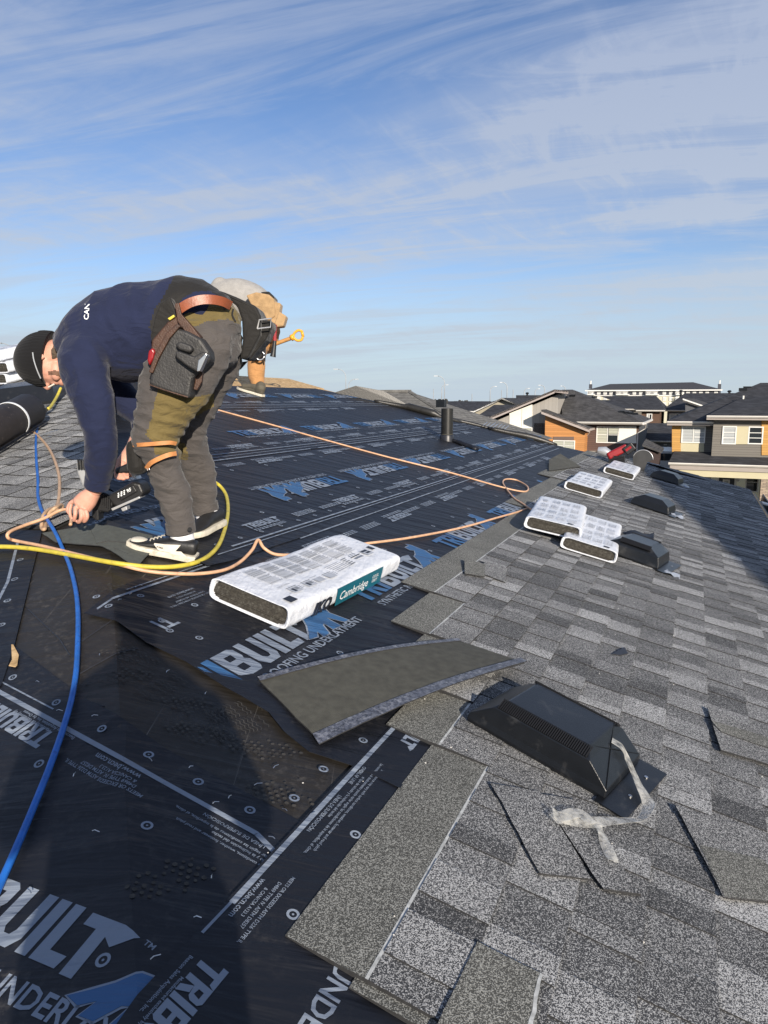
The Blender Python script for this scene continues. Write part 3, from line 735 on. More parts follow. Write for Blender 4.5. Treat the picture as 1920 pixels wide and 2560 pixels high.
if nx_:
    bm = bmesh.new()
    for _, o in extraR[:nx_]:
        n0 = len(bm.verts); bm.from_mesh(o.data); bm.verts.ensure_lookup_table(); bmesh.ops.transform(bm, matrix=o.matrix_basis, verts=bm.verts[n0:]); bpy.data.objects.remove(o)
    me = bpy.data.meshes.new('far_shingles'); bm.to_mesh(me); bm.free()
    for m in VR[0].materials: me.materials.append(m)
    link('far_shingles', me, roof, 'stuff')

# ridge and hip caps on the far left skyline
# ------------------------------------------------------------------ shingle bundles
def plastic(name, col, rough=0.35, bump=0.6, bs=35, var=0.06, spec=0.5):
    m = mat(name, col, rough, var, 12, bump, bs, spec=spec, bdist=0.006); return m
M_WRAP = mat('bundle_wrapper', (0.68, 0.70, 0.74), 0.36, 0.05, 12, 0.9, 30, bdist=0.009, stretch=(1.6, 0.6, 1.0))
M_STACK = mat('shingle_stack_end', (0.045, 0.04, 0.032), 0.9, 0.45, 120, 0.4, 400, dirt=(0.10, 0.095, 0.08), dirts=70, dirtlo=0.5, dirthi=0.65)
M_INK = mat('printed_ink', (0.20, 0.21, 0.23), 0.5, 0.1, 30)
M_INKD = mat('printed_ink_dark', (0.018, 0.018, 0.022), 0.45, 0.1, 30)
M_INKL = mat('printed_ink_light', (0.40, 0.42, 0.46), 0.5, 0.1, 30)
M_TEAL = mat('teal_band', (0.010, 0.115, 0.16), 0.38, 0.1, 30, 0.4, 42, bdist=0.006)
M_WHITEINK = mat('white_ink', (0.75, 0.77, 0.78), 0.4, 0.03, 10)
def stadium(wd, th, k=9, e=3.0):
    """half outline as a superellipse list of (y,z), flat top and bottom, rounded sides"""
    pts = []
    n = 44
    for i in range(n):
        a = 2 * math.pi * i / n; c, s = math.cos(a), math.sin(a)
        pts.append((wd / 2 * math.copysign(abs(c) ** (2 / 13), c), th / 2 * math.copysign(abs(s) ** (2 / e), s) + th / 2))
    return pts
def bundle(label, origin, rot, L=1.03, wd=0.37, th=0.115, seed=0, text='small', group='shingle bundles on the grey shingles'):
    """origin = near corner middle of the end on the roof; local x runs along the bundle"""
    t = thing('shingle_bundle', label, 'shingle bundle', origin, group); t.rotation_euler = rot.to_euler()
    r = random.Random(seed); mtx = t.matrix_basis.copy()
    mb = MB(); rings = []
    prof = stadium(wd, th, e=3.8)
    X = [0.0, 0.012, 0.05, 0.12] + [0.12 + (L - 0.24) * i / 12 for i in range(1, 12)] + [L - 0.12, L - 0.05, L - 0.012, L]
    for i, x in enumerate(X):
        f = 1.0; edge = min(x, L - x)
        f = 0.965 + 0.035 * min(1, edge / 0.05)
        rg = []
        for j, (y, z) in enumerate(prof):
            q = Vector((x * 5, y * 9, z * 9 + seed * 3))
            nz = noise.noise(q) * 0.0035 + noise.noise(q * 3.3) * 0.0022
            side = abs(y) > wd * 0.40
            if side: nz += noise.noise(Vector((x * 16, seed, z * 25))) * 0.006
            zz = (z - th / 2) * f + th / 2 + (nz if z > 0.02 else abs(nz) * 0.3) - (0.010 * math.exp(-((x - L * 0.5) / 0.2) ** 2) if z > th / 2 else 0)
            rg.append(Vector((x + (0.004 * noise.noise(Vector((y * 20, z * 20, seed))) if i in (0, len(X) - 1) else 0), y * (1 + nz * 2), max(0.001, zz))))
        rings.append(rg)
    # turned-in lips at both ends
    def inner(rg, dx, fy, fz):
        return [Vector((p.x + dx, p.y * fy, (p.z - th / 2) * fz + th / 2)) for p in rg]
    rings = [inner(rings[0], 0.014, 0.90, 0.78), inner(rings[0], 0.003, 0.925, 0.85), inner(rings[0], -0.002, 0.97, 0.95)] + rings + [inner(rings[-1], 0.003, 0.95, 0.93), inner(rings[-1], -0.012, 0.80, 0.68)]
    mb.rings(rings, cap=False)
    w_ = mb.build('wrapper', M_WRAP, None, smooth=32); w_.parent = t
    # the stacked shingles seen in the open ends
    mb = MB(); n = 17
    for e in (0, 1):
        for i in range(n):
            z = th * 0.13 + (th * 0.74) * (i + 0.5) / n
            hw = wd / 2 * 0.91 * (1 - abs((z - th / 2) / (th * 0.5)) ** 3.2) ** 0.5
            x0 = 0.006 + r.uniform(-0.003, 0.004) if e == 0 else L - 0.05
            hw *= r.uniform(0.975, 1.0)
            mb.box((x0 + 0.025, r.uniform(-0.003, 0.003), z), (0.05, hw * 2, th * 0.74 / n * 0.86))
    mb.box((L / 2, 0, th / 2), (L - 0.06, wd * 0.8, th * 0.5))
    s_ = mb.build('stacked_shingles', M_STACK, None, kind='stuff'); s_.parent = t
    # print on top
    def topz(x, y): 
        return th + 0.0052 - 0.010 * math.exp(-((x - L * 0.5) / 0.2) ** 2)
    P0 = {0: MB(), 1: MB(), 2: MB()}
    def rect(x0, y0, x1, y1, k=0):
        n = max(1, int(abs(x1 - x0) / 0.06)); b = P0[k]
        for i in range(n):
            a, c = x0 + (x1 - x0) * i / n, x0 + (x1 - x0) * (i + 1) / n
            b.add([(a, y0, topz(a, y0)), (c, y0, topz(c, y0)), (c, y1, topz(c, y1)), (a, y1, topz(a, y1))], [(0, 1, 2, 3)])
    hwy = wd * 0.40
    if text == 'big':
        # two rows of fine-print columns on the far half, pictures and tables on the near half
        for row, (ya, yb) in enumerate(((0.135, 0.075), (0.065, -0.005))):
            for c in range(7):
                x = 0.13 + c * 0.108
                y = ya
                while y > yb:
                    l = r.uniform(0.07, 0.10); rect(x, y, x + l, y - 0.0034, 2 if r.random() < 0.6 else 0); y -= 0.0058
        rect(0.13, -0.018, 0.42, -0.023, 1) if False else None
        for c, x in enumerate((0.14, 0.25, 0.43)):
            rect(x, -0.075, x + 0.062, -0.115, 2); rect(x + 0.012, -0.082, x + 0.03, -0.108, 1); rect(x + 0.034, -0.082, x + 0.058, -0.100, 0); rect(x - .004, -0.069, x + 0.07, -0.072, 1)
            for k in range(3): rect(x + 0.066, -0.08 - k * 0.01, x + 0.085, -0.083 - k * 0.01, 0)
        rect(0.335, -0.06, 0.39, -0.062, 0); rect(0.34, -0.075, 0.40, -0.11, 2)
        for k in range(6): rect(0.52 + k * 0.004, -0.03 - k * 0.012, 0.64 + k * 0.01, -0.033 - k * 0.012, 0)
        for k in range(5): rect(0.67, -0.028 - k * 0.014, 0.70 + 0.02 * r.random(), -0.035 - k * 0.014, 0)
        rect(0.74, -0.045, 0.83, -0.052, 1); rect(0.75, -0.025, 0.755, -0.04, 1); rect(0.775, -0.02, 0.78, -0.04, 1); rect(0.80, -0.015, 0.805, -0.04, 1)
        for k in range(4): rect(0.75 + k * 0.02, -0.06, 0.762 + k * 0.02, -0.075, 0)
        rect(0.855, -0.03, 0.92, -0.085, 2); rect(0.86, -0.035, 0.915, -0.05, 1); rect(0.875, -0.055, 0.915, -0.07, 1)
        for k in range(5): rect(0.12, -0.04 - k * 0.006, 0.20, -0.042 - k * 0.006, 0) if k < 2 else None
        rect(0.045, -0.115, 0.095, -0.155, 1); rect(0.955, -0.02, 0.985, -0.06, 1)
    else:
        for blk in range(4):
            x = 0.09 + blk * 0.225
            for c in range(4):
                y = hwy - 0.01 - c * wd * 0.2; y0 = y; x_ = x + r.uniform(-.01, .02); wl = r.uniform(.12, .17)
                if r.random() < .12: rect(x_, y, x_ + wl * .5, y - wd * .09, 2); continue
                while y > y0 - wd * 0.15:
                    rect(x_, y, x_ + wl * r.uniform(.7, 1.0), y - 0.0024, r.choice([0, 2, 2])); y -= 0.0066
        rect(0.02, -wd * 0.33, 0.05, -wd * 0.23, 1)
    for k, m in ((0, M_INK), (1, M_INKD), (2, M_INKL)):
        if P0[k].f:
            o = P0[k].build('wrapper_print', m, None, kind='stuff'); o.parent = t
    if text == 'big':
        # teal band with the product name and the black maker's mark, wrapped on the side that faces us
        ys = -wd / 2
        def side(x, v, off):        # the flat side that faces us
            return Vector((x, -(wd / 2 + off), 0.006 + (th - 0.012) * v))
        mb = MB()
        for i in range(12):
            a, c = 0.36 + i * 0.0375, 0.36 + (i + 1) * 0.0375
            for k in range(8):
                v0, v1 = k / 8, (k + 1) / 8
                mb.add([side(a, v0, .006), side(c, v0, .006), side(c, v1, .006), side(a, v1, .006)], [(0, 1, 2, 3)])
        o = mb.build('colour_band', M_TEAL, None, smooth=True); o.parent = t
        def sidetext(body, x0, z0, sz, m, bold, off, shear=0.2, sy=1.0):
            v, f, wd_ = txt(body, 1.0, bold, shear)
            vs = [side(x0 + a * sz, min(1, max(0, (z0 + b_ * sz * sy) / th)), off) for a, b_ in v]
            q = MB().add(vs, f).build('wrapper_print', m, None, kind='stuff'); q.parent = t
        sidetext('IKO', 0.165, 0.016, 0.080, M_INKD, 0.05, 0.0105, 0.3)
        sidetext('Cambridge', 0.385, 0.022, 0.062, M_WHITEINK, 0.008, 0.0075, 0.15)
        sidetext('COOL', 0.70, 0.050, 0.024, M_WHITEINK, 0.01, 0.0075, 0.1); sidetext('GREY', 0.70, 0.026, 0.024, M_WHITEINK, 0.01, 0.0075, 0.1)
    return t
def frame3(xd, up):
    x = xd.normalized(); z = (up - x * up.dot(x)).normalized(); y = z.cross(x); return Matrix((x, y, z)).transposed()
NR = MR.col[2].normalized(); NL = ML.col[2].normalized()
def slopeR(ang, roll=0.0, pitch=0.0):
    """rotation on the right slope: local x = along course turned by ang"""
    return (MR @ Matrix.Rotation(ang, 3, 'Z') @ Matrix.Rotation(pitch, 3, 'Y') @ Matrix.Rotation(roll, 3, 'X'))
bundle('white wrapped shingle bundle with a teal side band, lying alone on the black underlayment', W(-1.525, 2.19, 0.012), slopeR(R_(-1.0)), 1.03, 0.37, 0.092, 3, 'big', 'shingle bundles in white wrappers')
G_ = 'shingle bundles in white wrappers'
bundle('white shingle bundle lying tilted on top of another one, beside the orange hose loop', W(-0.86, 4.86, 0.075), slopeR(R_(6), roll=R_(-3), pitch=R_(1)), 1.03, 0.39, 0.092, 5, 'small', G_)
bundle('white shingle bundle with a torn wrapper, half under another bundle beside a black roof vent', W(-0.60, 4.73, 0.038), slopeR(R_(4)), 1.0, 0.37, 0.085, 8, 'small', G_)
bundle('single white shingle bundle farther up, second nearest the red saw', W(-0.985, 7.20, 0.038), slopeR(R_(1)), 1.03, 0.38, 0.085, 9, 'small', G_)
bundle('small looking white shingle bundle nearest the red saw, farthest on the right slope', W(-0.85, 9.35, 0.038), slopeR(R_(0)), 1.03, 0.38, 0.085, 12, 'small', G_)
# three stacked on the left slope near its ridge, ends towards us
LB = ML @ Matrix.Rotation(R_(90), 3, 'Z')
for k, (dx, dz, lab) in enumerate(((0.05, 0.024, 'white shingle bundle at the bottom of the stack of three at the left edge'), (0.12, 0.140, 'white shingle bundle in the middle of the stack of three at the left edge'), (0.0, 0.256, 'white shingle bundle on top of the stack of three at the left edge'))):
    o = S3 * (-6.87 + dx) + C3 * (5.38) + UP * (-H + K * 5.38)
    bundle(lab, o + NL * dz, ML @ Matrix.Rotation(R_(90 - 2), 3, 'Z'), 1.03, 0.36, 0.112, 20 + k, 'small', G_)

# ------------------------------------------------------------------ roof vents
M_VENT = mat('black_vent_plastic', (0.007, 0.008, 0.010), 0.30, 0.15, 25, 0.15, 300, dirt=(0.05, 0.05, 0.05), dirts=14, dirtlo=0.58, dirthi=0.8)
M_VENTD = mat('vent_louvre_plastic', (0.006, 0.006, 0.007), 0.6, 0.1, 25)  # slightly darker, rougher plastic of the louvre fins
def vent(label, origin, rot, L=0.45, D=0.42, hh=0.125, flap=True, detail=True, ty=0.075):
    """local x = depth (away from us), y = length (up slope), z = up"""
    t = thing('roof_vent', label, 'roof vent', origin, 'black roof vents'); t.rotation_euler = rot.to_euler()
    mb = MB(); a = 0.055; sk = hh * 0.56
    base = [(0, 0), (D, 0), (D, L), (0, L)]
    def ring_(x0, x1, y0, y1, z): return [Vector((x0, y0, z)), Vector((x1, y0, z)), Vector((x1, y1, z)), Vector((x0, y1, z))]
    rs_ = [ring_(0, D, 0, L, 0.008), ring_(0.004, D - 0.004, 0.003, L - 0.003, 0.030), ring_(0.010, D - 0.010, ty, L - ty, hh * (0.80 if ty > .05 else .62)), ring_(0.045, D - 0.045, 0.095, L - 0.095, hh - 0.003), ring_(0.05, D - 0.05, 0.10, L - 0.10, hh)]
    mb.rings(rs_, cap=True)
    hood = mb.build('hood', M_VENT, None); hood.parent = t
    bv = hood.modifiers.new('b', 'BEVEL'); bv.width = 0.003; bv.segments = 2
    if detail:
        mb = MB(); n = 44
        for i in range(n):          # louvre fins along the front and the rear shoulder
            y = 0.088 + (L - 0.176) * i / (n - 1)
            for q in (0, 1):
                xa = Vector((0.035, 0, hh * 0.19)) if q == 0 else Vector((-0.035, 0, hh * 0.19))
                c = Vector((0.0275 if q == 0 else D - 0.0275, y, hh * 0.895 + 0.002)); l = xa.length; xa.normalize(); ya = Vector((0, 1, 0)); m3 = Matrix((xa, ya, xa.cross(ya))).transposed()
                mb.box(c, (l, 0.0034, 0.008), m3)
        o = mb.build('louvre', M_VENTD, None, kind='stuff'); o.parent = t
        mb = MB()
        mb.tube([Vector((0.05, 0.10, hh)), Vector((D - 0.005, 0.006, .034))], 0.0014, 4); mb.tube([Vector((D - 0.05, 0.10, hh)), Vector((0.006, 0.006, .034))], 0.0014, 4)
        o = mb.build('rib', M_VENT, None); o.parent = t
    mb = MB()
    if flap:
        mb.prism([Vector((-0.03, -0.075, 0.002)), Vector((D + 0.02, -0.085, 0.002)), Vector((D + 0.02, 0.02, 0.004)), Vector((-0.03, 0.02, 0.004))], (0, 0, 0.002))
    mb.box((D / 2, L / 2, 0.004), (D * 0.98, L * 0.98, 0.006))
    o = mb.build('flange', M_VENT, None); o.parent = t
    mb = MB()
    if flap:
        for x in (0.09, 0.24): 
            mb.tube([Vector((x, -0.045, 0.004)), Vector((x, -0.045, 0.0075))], 0.006, 10)
        o = mb.build('nail_head', M_METAL, None, kind='stuff'); o.parent = t
    return t
# local y must run up the slope with its zero at the lower (right hand) end
vent('large black roof vent nearest the camera, beside the tangled clear strap', W(-0.17, 1.95, 0.038), slopeR(R_(-14)), 0.47, 0.31, 0.108)
vent('black roof vent against the torn bundle, with grey tape at its lower end', W(-0.17, 4.97, 0.038), slopeR(R_(-10)), 0.38, 0.36, 0.125, ty=0.02)
vent('black roof vent in sunlight, third from the camera on the right slope', W(-0.19, 7.42, 0.038), slopeR(R_(-10)), 0.38, 0.36, 0.12, detail=False, ty=0.02)
vent('black roof vent in the shade beyond the others, farthest on the right slope', W(-0.16, 10.25, 0.038), slopeR(R_(-10)), 0.38, 0.36, 0.12, detail=False, ty=0.02)
vl = vent('black roof vent on the left slope, under the bent worker\'s face', S3 * -5.62 + C3 * 4.35 + UP * (-H + K * 4.35) + NL * 0.015, ML @ Matrix.Rotation(R_(32), 3, 'Z'), 0.45, 0.55, 0.17, flap=False)
# grey tape scraps below the vents
M_TAPE = mat('clear_tape', (0.42, 0.45, 0.50), 0.15, 0.3, 40, 0.8, 120)
for s_, u_ in ((-0.13, 4.93), (-0.15, 7.45), (-0.12, 10.3)):
    mb = MB(); r = random.Random(int(u_ * 10)); n = 5
    g = [[W(s_ - 0.01 + 0.028 * i, u_ + 0.036 * j, 0.03 + abs(noise.noise(Vector((i * 2.3, j * 2.9, u_)))) * 0.05) for j in range(n)] for i in range(n)]
    mb.add([p for row in g for p in row], [(i * n + j, i * n + j + 1, (i + 1) * n + j + 1, (i + 1) * n + j) for i in range(n - 1) for j in range(n - 1)])
    o = mb.build('tape_scrap', M_TAPE, None, smooth=True)
    tag(o, {4.93: 'crumpled grey tape at the lower end of the vent beside the torn bundle', 7.45: 'crumpled grey tape at the lower end of the sunlit third vent', 10.3: 'crumpled grey tape at the lower end of the shaded farthest vent'}[u_], 'tape', 'tape scraps below the vents')

# ------------------------------------------------------------------ clear banding strap
def ribbon(name, pts, wid, m, thick=0.0012, upf=None, sub=8, parent=None, crump=0.0):
    P = spline(pts, sub); mb = MB(); rs_ = []
    for i, p in enumerate(P):
        t = (P[min(i + 1, len(P) - 1)] - P[max(i - 1, 0)]).normalized(); n = upf(i / len(P)) if upf else NR
        x = t.cross(n).normalized() * (wid / 2); nn_ = x.cross(t).normalized() * thick / 2
        k = noise.noise(p * 35) * crump; d = NR * k
        rs_.append([p - x - nn_ + d, p - x * 0.4 - nn_ - d, p + x * 0.4 - nn_ + d, p + x - nn_, p + x + nn_, p + x * 0.4 + nn_ + d, p - x * 0.4 + nn_ - d, p - x + nn_ + d])
    mb.rings(rs_); return mb.build(name, m, parent, smooth=40)
mstr, t_, b_ = newmat('clear_strap'); b_.inputs['Base Color'].default_value = (0.66, 0.65, 0.60, 1); b_.inputs['Roughness'].default_value = 0.10; b_.inputs['Alpha'].default_value = 0.62
_g = nn(t_, 'ShaderNodeNewGeometry'); _n = nn(t_, 'ShaderNodeTexNoise', Scale=45, Detail=3); t_.links.new(_g.outputs['Position'], _n.inputs['Vector'])
_b = nn(t_, 'ShaderNodeBump', Strength=0.9, Distance=0.004); t_.links.new(_n.outputs['Fac'], _b.inputs['Height']); t_.links.new(_b.outputs[0], b_.inputs['Normal'])
_r = nn(t_, 'ShaderNodeMapRange'); _r.inputs[1].default_value = 0.35; _r.inputs[2].default_value = 0.65; _r.inputs[3].default_value = 0.08; _r.inputs[4].default_value = 0.5
t_.links.new(_n.outputs['Fac'], _r.inputs[0]); t_.links.new(_r.outputs[0], b_.inputs['Alpha'])
def pxs(l, h): return [hit(a, c, h[i] if isinstance(h, (list, tuple)) else h) for i, (a, c) in enumerate(l)]
st = thing('packing_strap', 'tangled clear plastic packing strap looped beside the nearest roof vent', 'strap', W(-0.12, 2.0, 0.03))
tw = lambda f: (NR + C3 * math.sin(f * 7) * 0.9).normalized()
ribbon('strap_loop', pxs([(1530, 1850), (1555, 1868), (1570, 1900), (1590, 1945), (1602, 1970), (1618, 2000), (1620, 2020), (1605, 2045), (1575, 2050), (1520, 2052), (1475, 2056), (1430, 2050), (1400, 2042), (1382, 2030)], [.13, .12, .09, .07, .065, .06, .06, .055, .05, .05, .055, .055, .06, .07]), 0.034, mstr, upf=lambda f: (NR + S3 * math.sin(f * 9) * 0.7).normalized(), parent=st, crump=0.0015)
ribbon('strap_end', pxs([(1492, 2062), (1505, 2085), (1512, 2105), (1523, 2130), (1534, 2153)], .056), 0.028, mstr, upf=tw, parent=st, crump=0.0015)
ribbon('strap_end', pxs([(1384, 2048), (1410, 2040), (1448, 2032), (1480, 2060)], .062), 0.036, mstr, parent=st, crump=0.002)

# ------------------------------------------------------------------ vent pipe with its flashing boot
M_PIPE = mat('black_abs_pipe', (0.016, 0.0155, 0.014), 0.38, 0.2, 20, 0.1, 200)
p0 = hit(1117, 1102, 0.01)
t = thing('vent_pipe', 'black plumbing vent pipe standing in its flashing on the black underlayment', 'pipe', p0)
mb = MB(); n = 28; r0 = 0.073; hh = 0.395
def circ(r, z): return [p0 + Vector((r * math.cos(2 * math.pi * k / n), r * math.sin(2 * math.pi * k / n), z)) for k in range(n)]
mb.rings([circ(r0, -0.05), circ(r0, hh), circ(r0 - 0.006, hh), circ(r0 - 0.006, hh - 0.12)], cap=True); mb.build('pipe', M_PIPE, t, smooth=40)
mb = MB(); mb.rings([circ(r0 + 0.016, -0.05), circ(r0 + 0.014, 0.05), circ(r0 + 0.006, 0.072), circ(r0 + 0.001, 0.075)], cap=False); mb.build('rubber_boot', M_CAP, t, smooth=30)
mb = MB(); mb.rings([circ(r0 + 0.0045, 0.078), circ(r0 + 0.0045, 0.084)], cap=False); mb.build('clamp_ring', M_BACK, t, smooth=30)
s_, u_ = su(1117, 1102); mb = MB(); mb.prism([W(s_ - .16, u_ - .2, .014), W(s_ + .18, u_ - .2, .014), W(s_ + .18, u_ + .2, .014), W(s_ - .16, u_ + .2, .014)], (0, 0, .003)); mb.build('flashing', M_UND, t)
mb = MB(); mb.tube(spline([W(s_ + .05, u_ - 0.05, .035), W(s_ + .2, u_ - .12, .04), W(s_ + .46, u_ - 0.25, .035)], 5), [.03] * 5 + [0.036] * 6, 8, flat=0.8); mb.build('rolled_edge', M_UND, t, smooth=True)

# ------------------------------------------------------------------ loose shingle lying face down, cut pieces, lifted tabs
def bentsheet(name, corners, hs, m, label=None, cat=None, group=None, th=0.004, nx=10, ny=5, bend=None, parent=None, edge=None):
    """quad in roof coordinates given by 4 image points with heights; subdivided and bent"""
    c = [su(*p) for p in corners]; mb = MB(); top = []; bot = []
    for i in range(nx + 1):
        for j in range(ny + 1):
            a, b = i / nx, j / ny
            s0 = (1 - b) * ((1 - a) * c[0][0] + a * c[1][0]) + b * ((1 - a) * c[3][0] + a * c[2][0])
            u0 = (1 - b) * ((1 - a) * c[0][1] + a * c[1][1]) + b * ((1 - a) * c[3][1] + a * c[2][1])
            h = (1 - b) * ((1 - a) * hs[0] + a * hs[1]) + b * ((1 - a) * hs[3] + a * hs[2])
            if bend: h += bend(a, b)
            e = (noise.noise(Vector((s0 * 40, u0 * 40, 0))) * 0.003) if (i in (0, nx) or j in (0, ny)) else 0
            top.append(W(s0 + e, u0 + e, h + th)); bot.append(W(s0 + e, u0 + e, h))
    N_ = (nx + 1) * (ny + 1); f = lambda i, j: i * (ny + 1) + j
    fs = []
    for i in range(nx):
        for j in range(ny):
            fs.append((f(i, j), f(i + 1, j), f(i + 1, j + 1), f(i, j + 1))); fs.append((N_ + f(i, j), N_ + f(i, j + 1), N_ + f(i + 1, j + 1), N_ + f(i + 1, j)))
    nf = len(fs)
    for i in range(nx): fs += [(f(i, 0), N_ + f(i, 0), N_ + f(i + 1, 0), f(i + 1, 0)), (f(i, ny), f(i + 1, ny), N_ + f(i + 1, ny), N_ + f(i, ny))]
    for j in range(ny): fs += [(f(0, j), f(0, j + 1), N_ + f(0, j + 1), N_ + f(0, j)), (f(nx, j), N_ + f(nx, j), N_ + f(nx, j + 1), f(nx, j + 1))]
    mb.add(top + bot, fs); mb.m = [0] * nf + [1] * (len(fs) - nf); o = mb.build(name, [m, M_EDGE], parent, tones=True, smooth=30)
    if label: tag(o, label, cat, group)
    return o
ls = thing('loose_shingle', 'loose shingle lying face down across the underlayment edge and the grey shingles', 'shingle', hit(980, 1740))
bz = lambda a, b: 0.030 * math.sin(a * math.pi) * (1 - 0.3 * b) + 0.035 * a * a
# a: left -> right along the length, b: far edge -> near edge
bentsheet('shingle_body', [(648, 1716), (1148, 1622), (1310, 1706), (797, 1872)], [.018, .03, .075, .022], M_BACK, th=0.005, nx=18, ny=6, bend=lambda a, b: 0.022 * math.sin(a * 3.14), parent=ls)
bentsheet('sealant_band', [(782, 1858), (1300, 1694), (1316, 1704), (797, 1884)], [.026, .078, .080, .026], M_ASPH, th=0.0035, nx=24, ny=2, bend=lambda a, b: 0.022 * math.sin(a * 3.14), parent=ls)
bentsheet('sealant_band', [(644, 1712), (1146, 1618), (1152, 1624), (652, 1722)], [.023, .034, .034, .023], M_ASPH, th=0.003, nx=24, ny=1, bend=lambda a, b: 0.022 * math.sin(a * 3.14) + .002, parent=ls)
bentsheet('shingle_offcut', [(105, 1343), (248, 1322), (322, 1398), (140, 1366)], [.016, .02, .02, .016], M_BACKG, 'grey green shingle offcut under the blue hose, pointed end at left', 'offcut', 'shingle offcuts near the worker')
bentsheet('shingle_offcut', [(225, 1330), (382, 1354), (386, 1380), (242, 1372)], [.022, .024, .024, .022], M_BACKG, 'grey green shingle offcut reaching under the toe of the worker\'s shoe', 'offcut', 'shingle offcuts near the worker')
bentsheet('shingle_offcut', [(242, 1368), (392, 1378), (340, 1438 - 58 + 52), (240, 1360 + 12)], [.019, .02, .018, .018], M_BACKG, 'grey green shingle offcut in front of the shoe toe, lowest of the three', 'offcut', 'shingle offcuts near the worker')
bentsheet('shingle_piece', [(1225, 1992), (1345, 2012), (1475, 2238), (1347, 2224)], [.0370, .0370, .0385, .0385], M_SH, 'trimmed grey shingle strip lying loose below the nearest vent', 'shingle', 'loose cut shingles on the right slope', th=0.0045, nx=8, ny=8, bend=lambda a, b: 0.004 * math.sin(b * 3.14))
bentsheet('shingle_piece', [(1345, 2018), (1440, 2035), (1600, 2275), (1505, 2262)], [.0365, .0365, .0365, .0365], M_SH, 'narrow grey shingle strip under the trimmed one, ending at the lower right', 'shingle', 'loose cut shingles on the right slope', th=0.006, nx=6, ny=8)
bentsheet('shingle_piece', [(1686, 2050), (1900, 2110), (1990, 2300), (1806, 2285)], [.0385, .036, .036, .038], M_SH, 'loose grey shingle with a dark headlap at the right edge, below the strap', 'shingle', 'loose cut shingles on the right slope', th=0.0045, nx=8, ny=6, bend=lambda a, b: 0.004 * (1 - a))
bentsheet('shingle_piece', [(1745, 2152), (1905, 2185), (1985, 2300), (1808, 2284)], [.0450, .0415, .0415, .0440], M_HEAD, 'dark olive headlap of the loose shingle at the right edge', 'shingle', 'loose cut shingles on the right slope', th=0.003, nx=8, ny=6)
bentsheet('shingle_piece', [(1765, 1798), (1935, 1870), (1990, 1960), (1800, 1905)], [.046, .037, .037, .040], M_SH, 'curled grey shingle corner lifting near the right edge, level with the vent', 'shingle', 'loose cut shingles on the right slope', th=0.006, nx=6, ny=5)
bentsheet('shingle_piece', [(1775, 1835), (1960, 1885), (1990, 1925), (1800, 1862)], [.0525, .044, .044, .0480], M_HEAD, 'dark headlap strip on the curled shingle near the right edge', 'shingle', 'loose cut shingles on the right slope', th=0.003, nx=6, ny=3)
bentsheet('shingle_piece', [(1160, 1418), (1212, 1434), (1212, 1462), (1162, 1452)], [.045, .05, .04, .036], M_HEAD, 'small dark shingle tab standing up at the course end, near end', 'shingle', 'cut tabs along the course ends', th=0.005, nx=4, ny=3)
bentsheet('shingle_piece', [(1210, 1424), (1268, 1444), (1262, 1474), (1210, 1456)], [.05, .048, .036, .04], M_SH, 'small speckled shingle tab lying beside the standing one', 'shingle', 'cut tabs along the course ends', th=0.005, nx=4, ny=3)
bentsheet('shingle_piece', [(1372, 1160), (1400, 1152), (1452, 1176), (1372, 1184)], [.05, .09, .045, .03], M_BACK, 'folded shingle offcut at the far end of the course edge', 'shingle', None, th=0.006, nx=5, ny=4)
bentsheet('shingle_piece', [(1530, 1656), (1560, 1640), (1570, 1654), (1550, 1658)], [.036, .04, .036, .034], M_CAP, 'small black chip on the grey shingles', 'chip', None, th=0.003, nx=3, ny=2)
bentsheet('underlayment_scrap', [(1560, 1344), (1634, 1351), (1632, 1378), (1590, 1366)], [.04, .07, .04, .03], M_UND, 'black underlayment scrap tucked between the torn bundle and the vent', 'scrap', None, th=0.002, nx=6, ny=5, bend=lambda a, b: 0.02 * math.sin(a * 6))

# ------------------------------------------------------------------ air hoses
M_HOR = mat('orange_hose', (0.60, 0.36, 0.215), 0.45, 0.16, 25, 0.1, 120, dirt=(0.36, 0.18, 0.10), dirts=60, dirtlo=0.60, dirthi=0.74)
M_HTAN = mat('tan_hose', (0.50, 0.33, 0.20), 0.5, 0.16, 25, 0.1, 120, dirt=(0.30, 0.20, 0.13), dirts=60, dirtlo=0.55, dirthi=0.72)
M_HYE = mat('yellow_hose', (0.55, 0.45, 0.055), 0.45, 0.15, 25, 0.1, 120, dirt=(0.30, 0.27, 0.08), dirts=40, dirtlo=0.56, dirthi=0.74)
M_HBL = mat('blue_hose', (0.015, 0.13, 0.48), 0.42, 0.18, 25, 0.12, 120, dirt=(0.012, 0.07, 0.28), dirts=50, dirtlo=0.55, dirthi=0.7)
def hose(name, label, pts, rad, m, h=0.02, cat='hose', sub=10, group='air hoses on the roof'):
    P = spline([hit(p[0], p[1], (p[2] if len(p) > 2 else 0) + h) for p in pts], sub)
    o = MB().tube(P, rad, 14).build(name, m, None, smooth=True); return tag(o, label, cat, group)
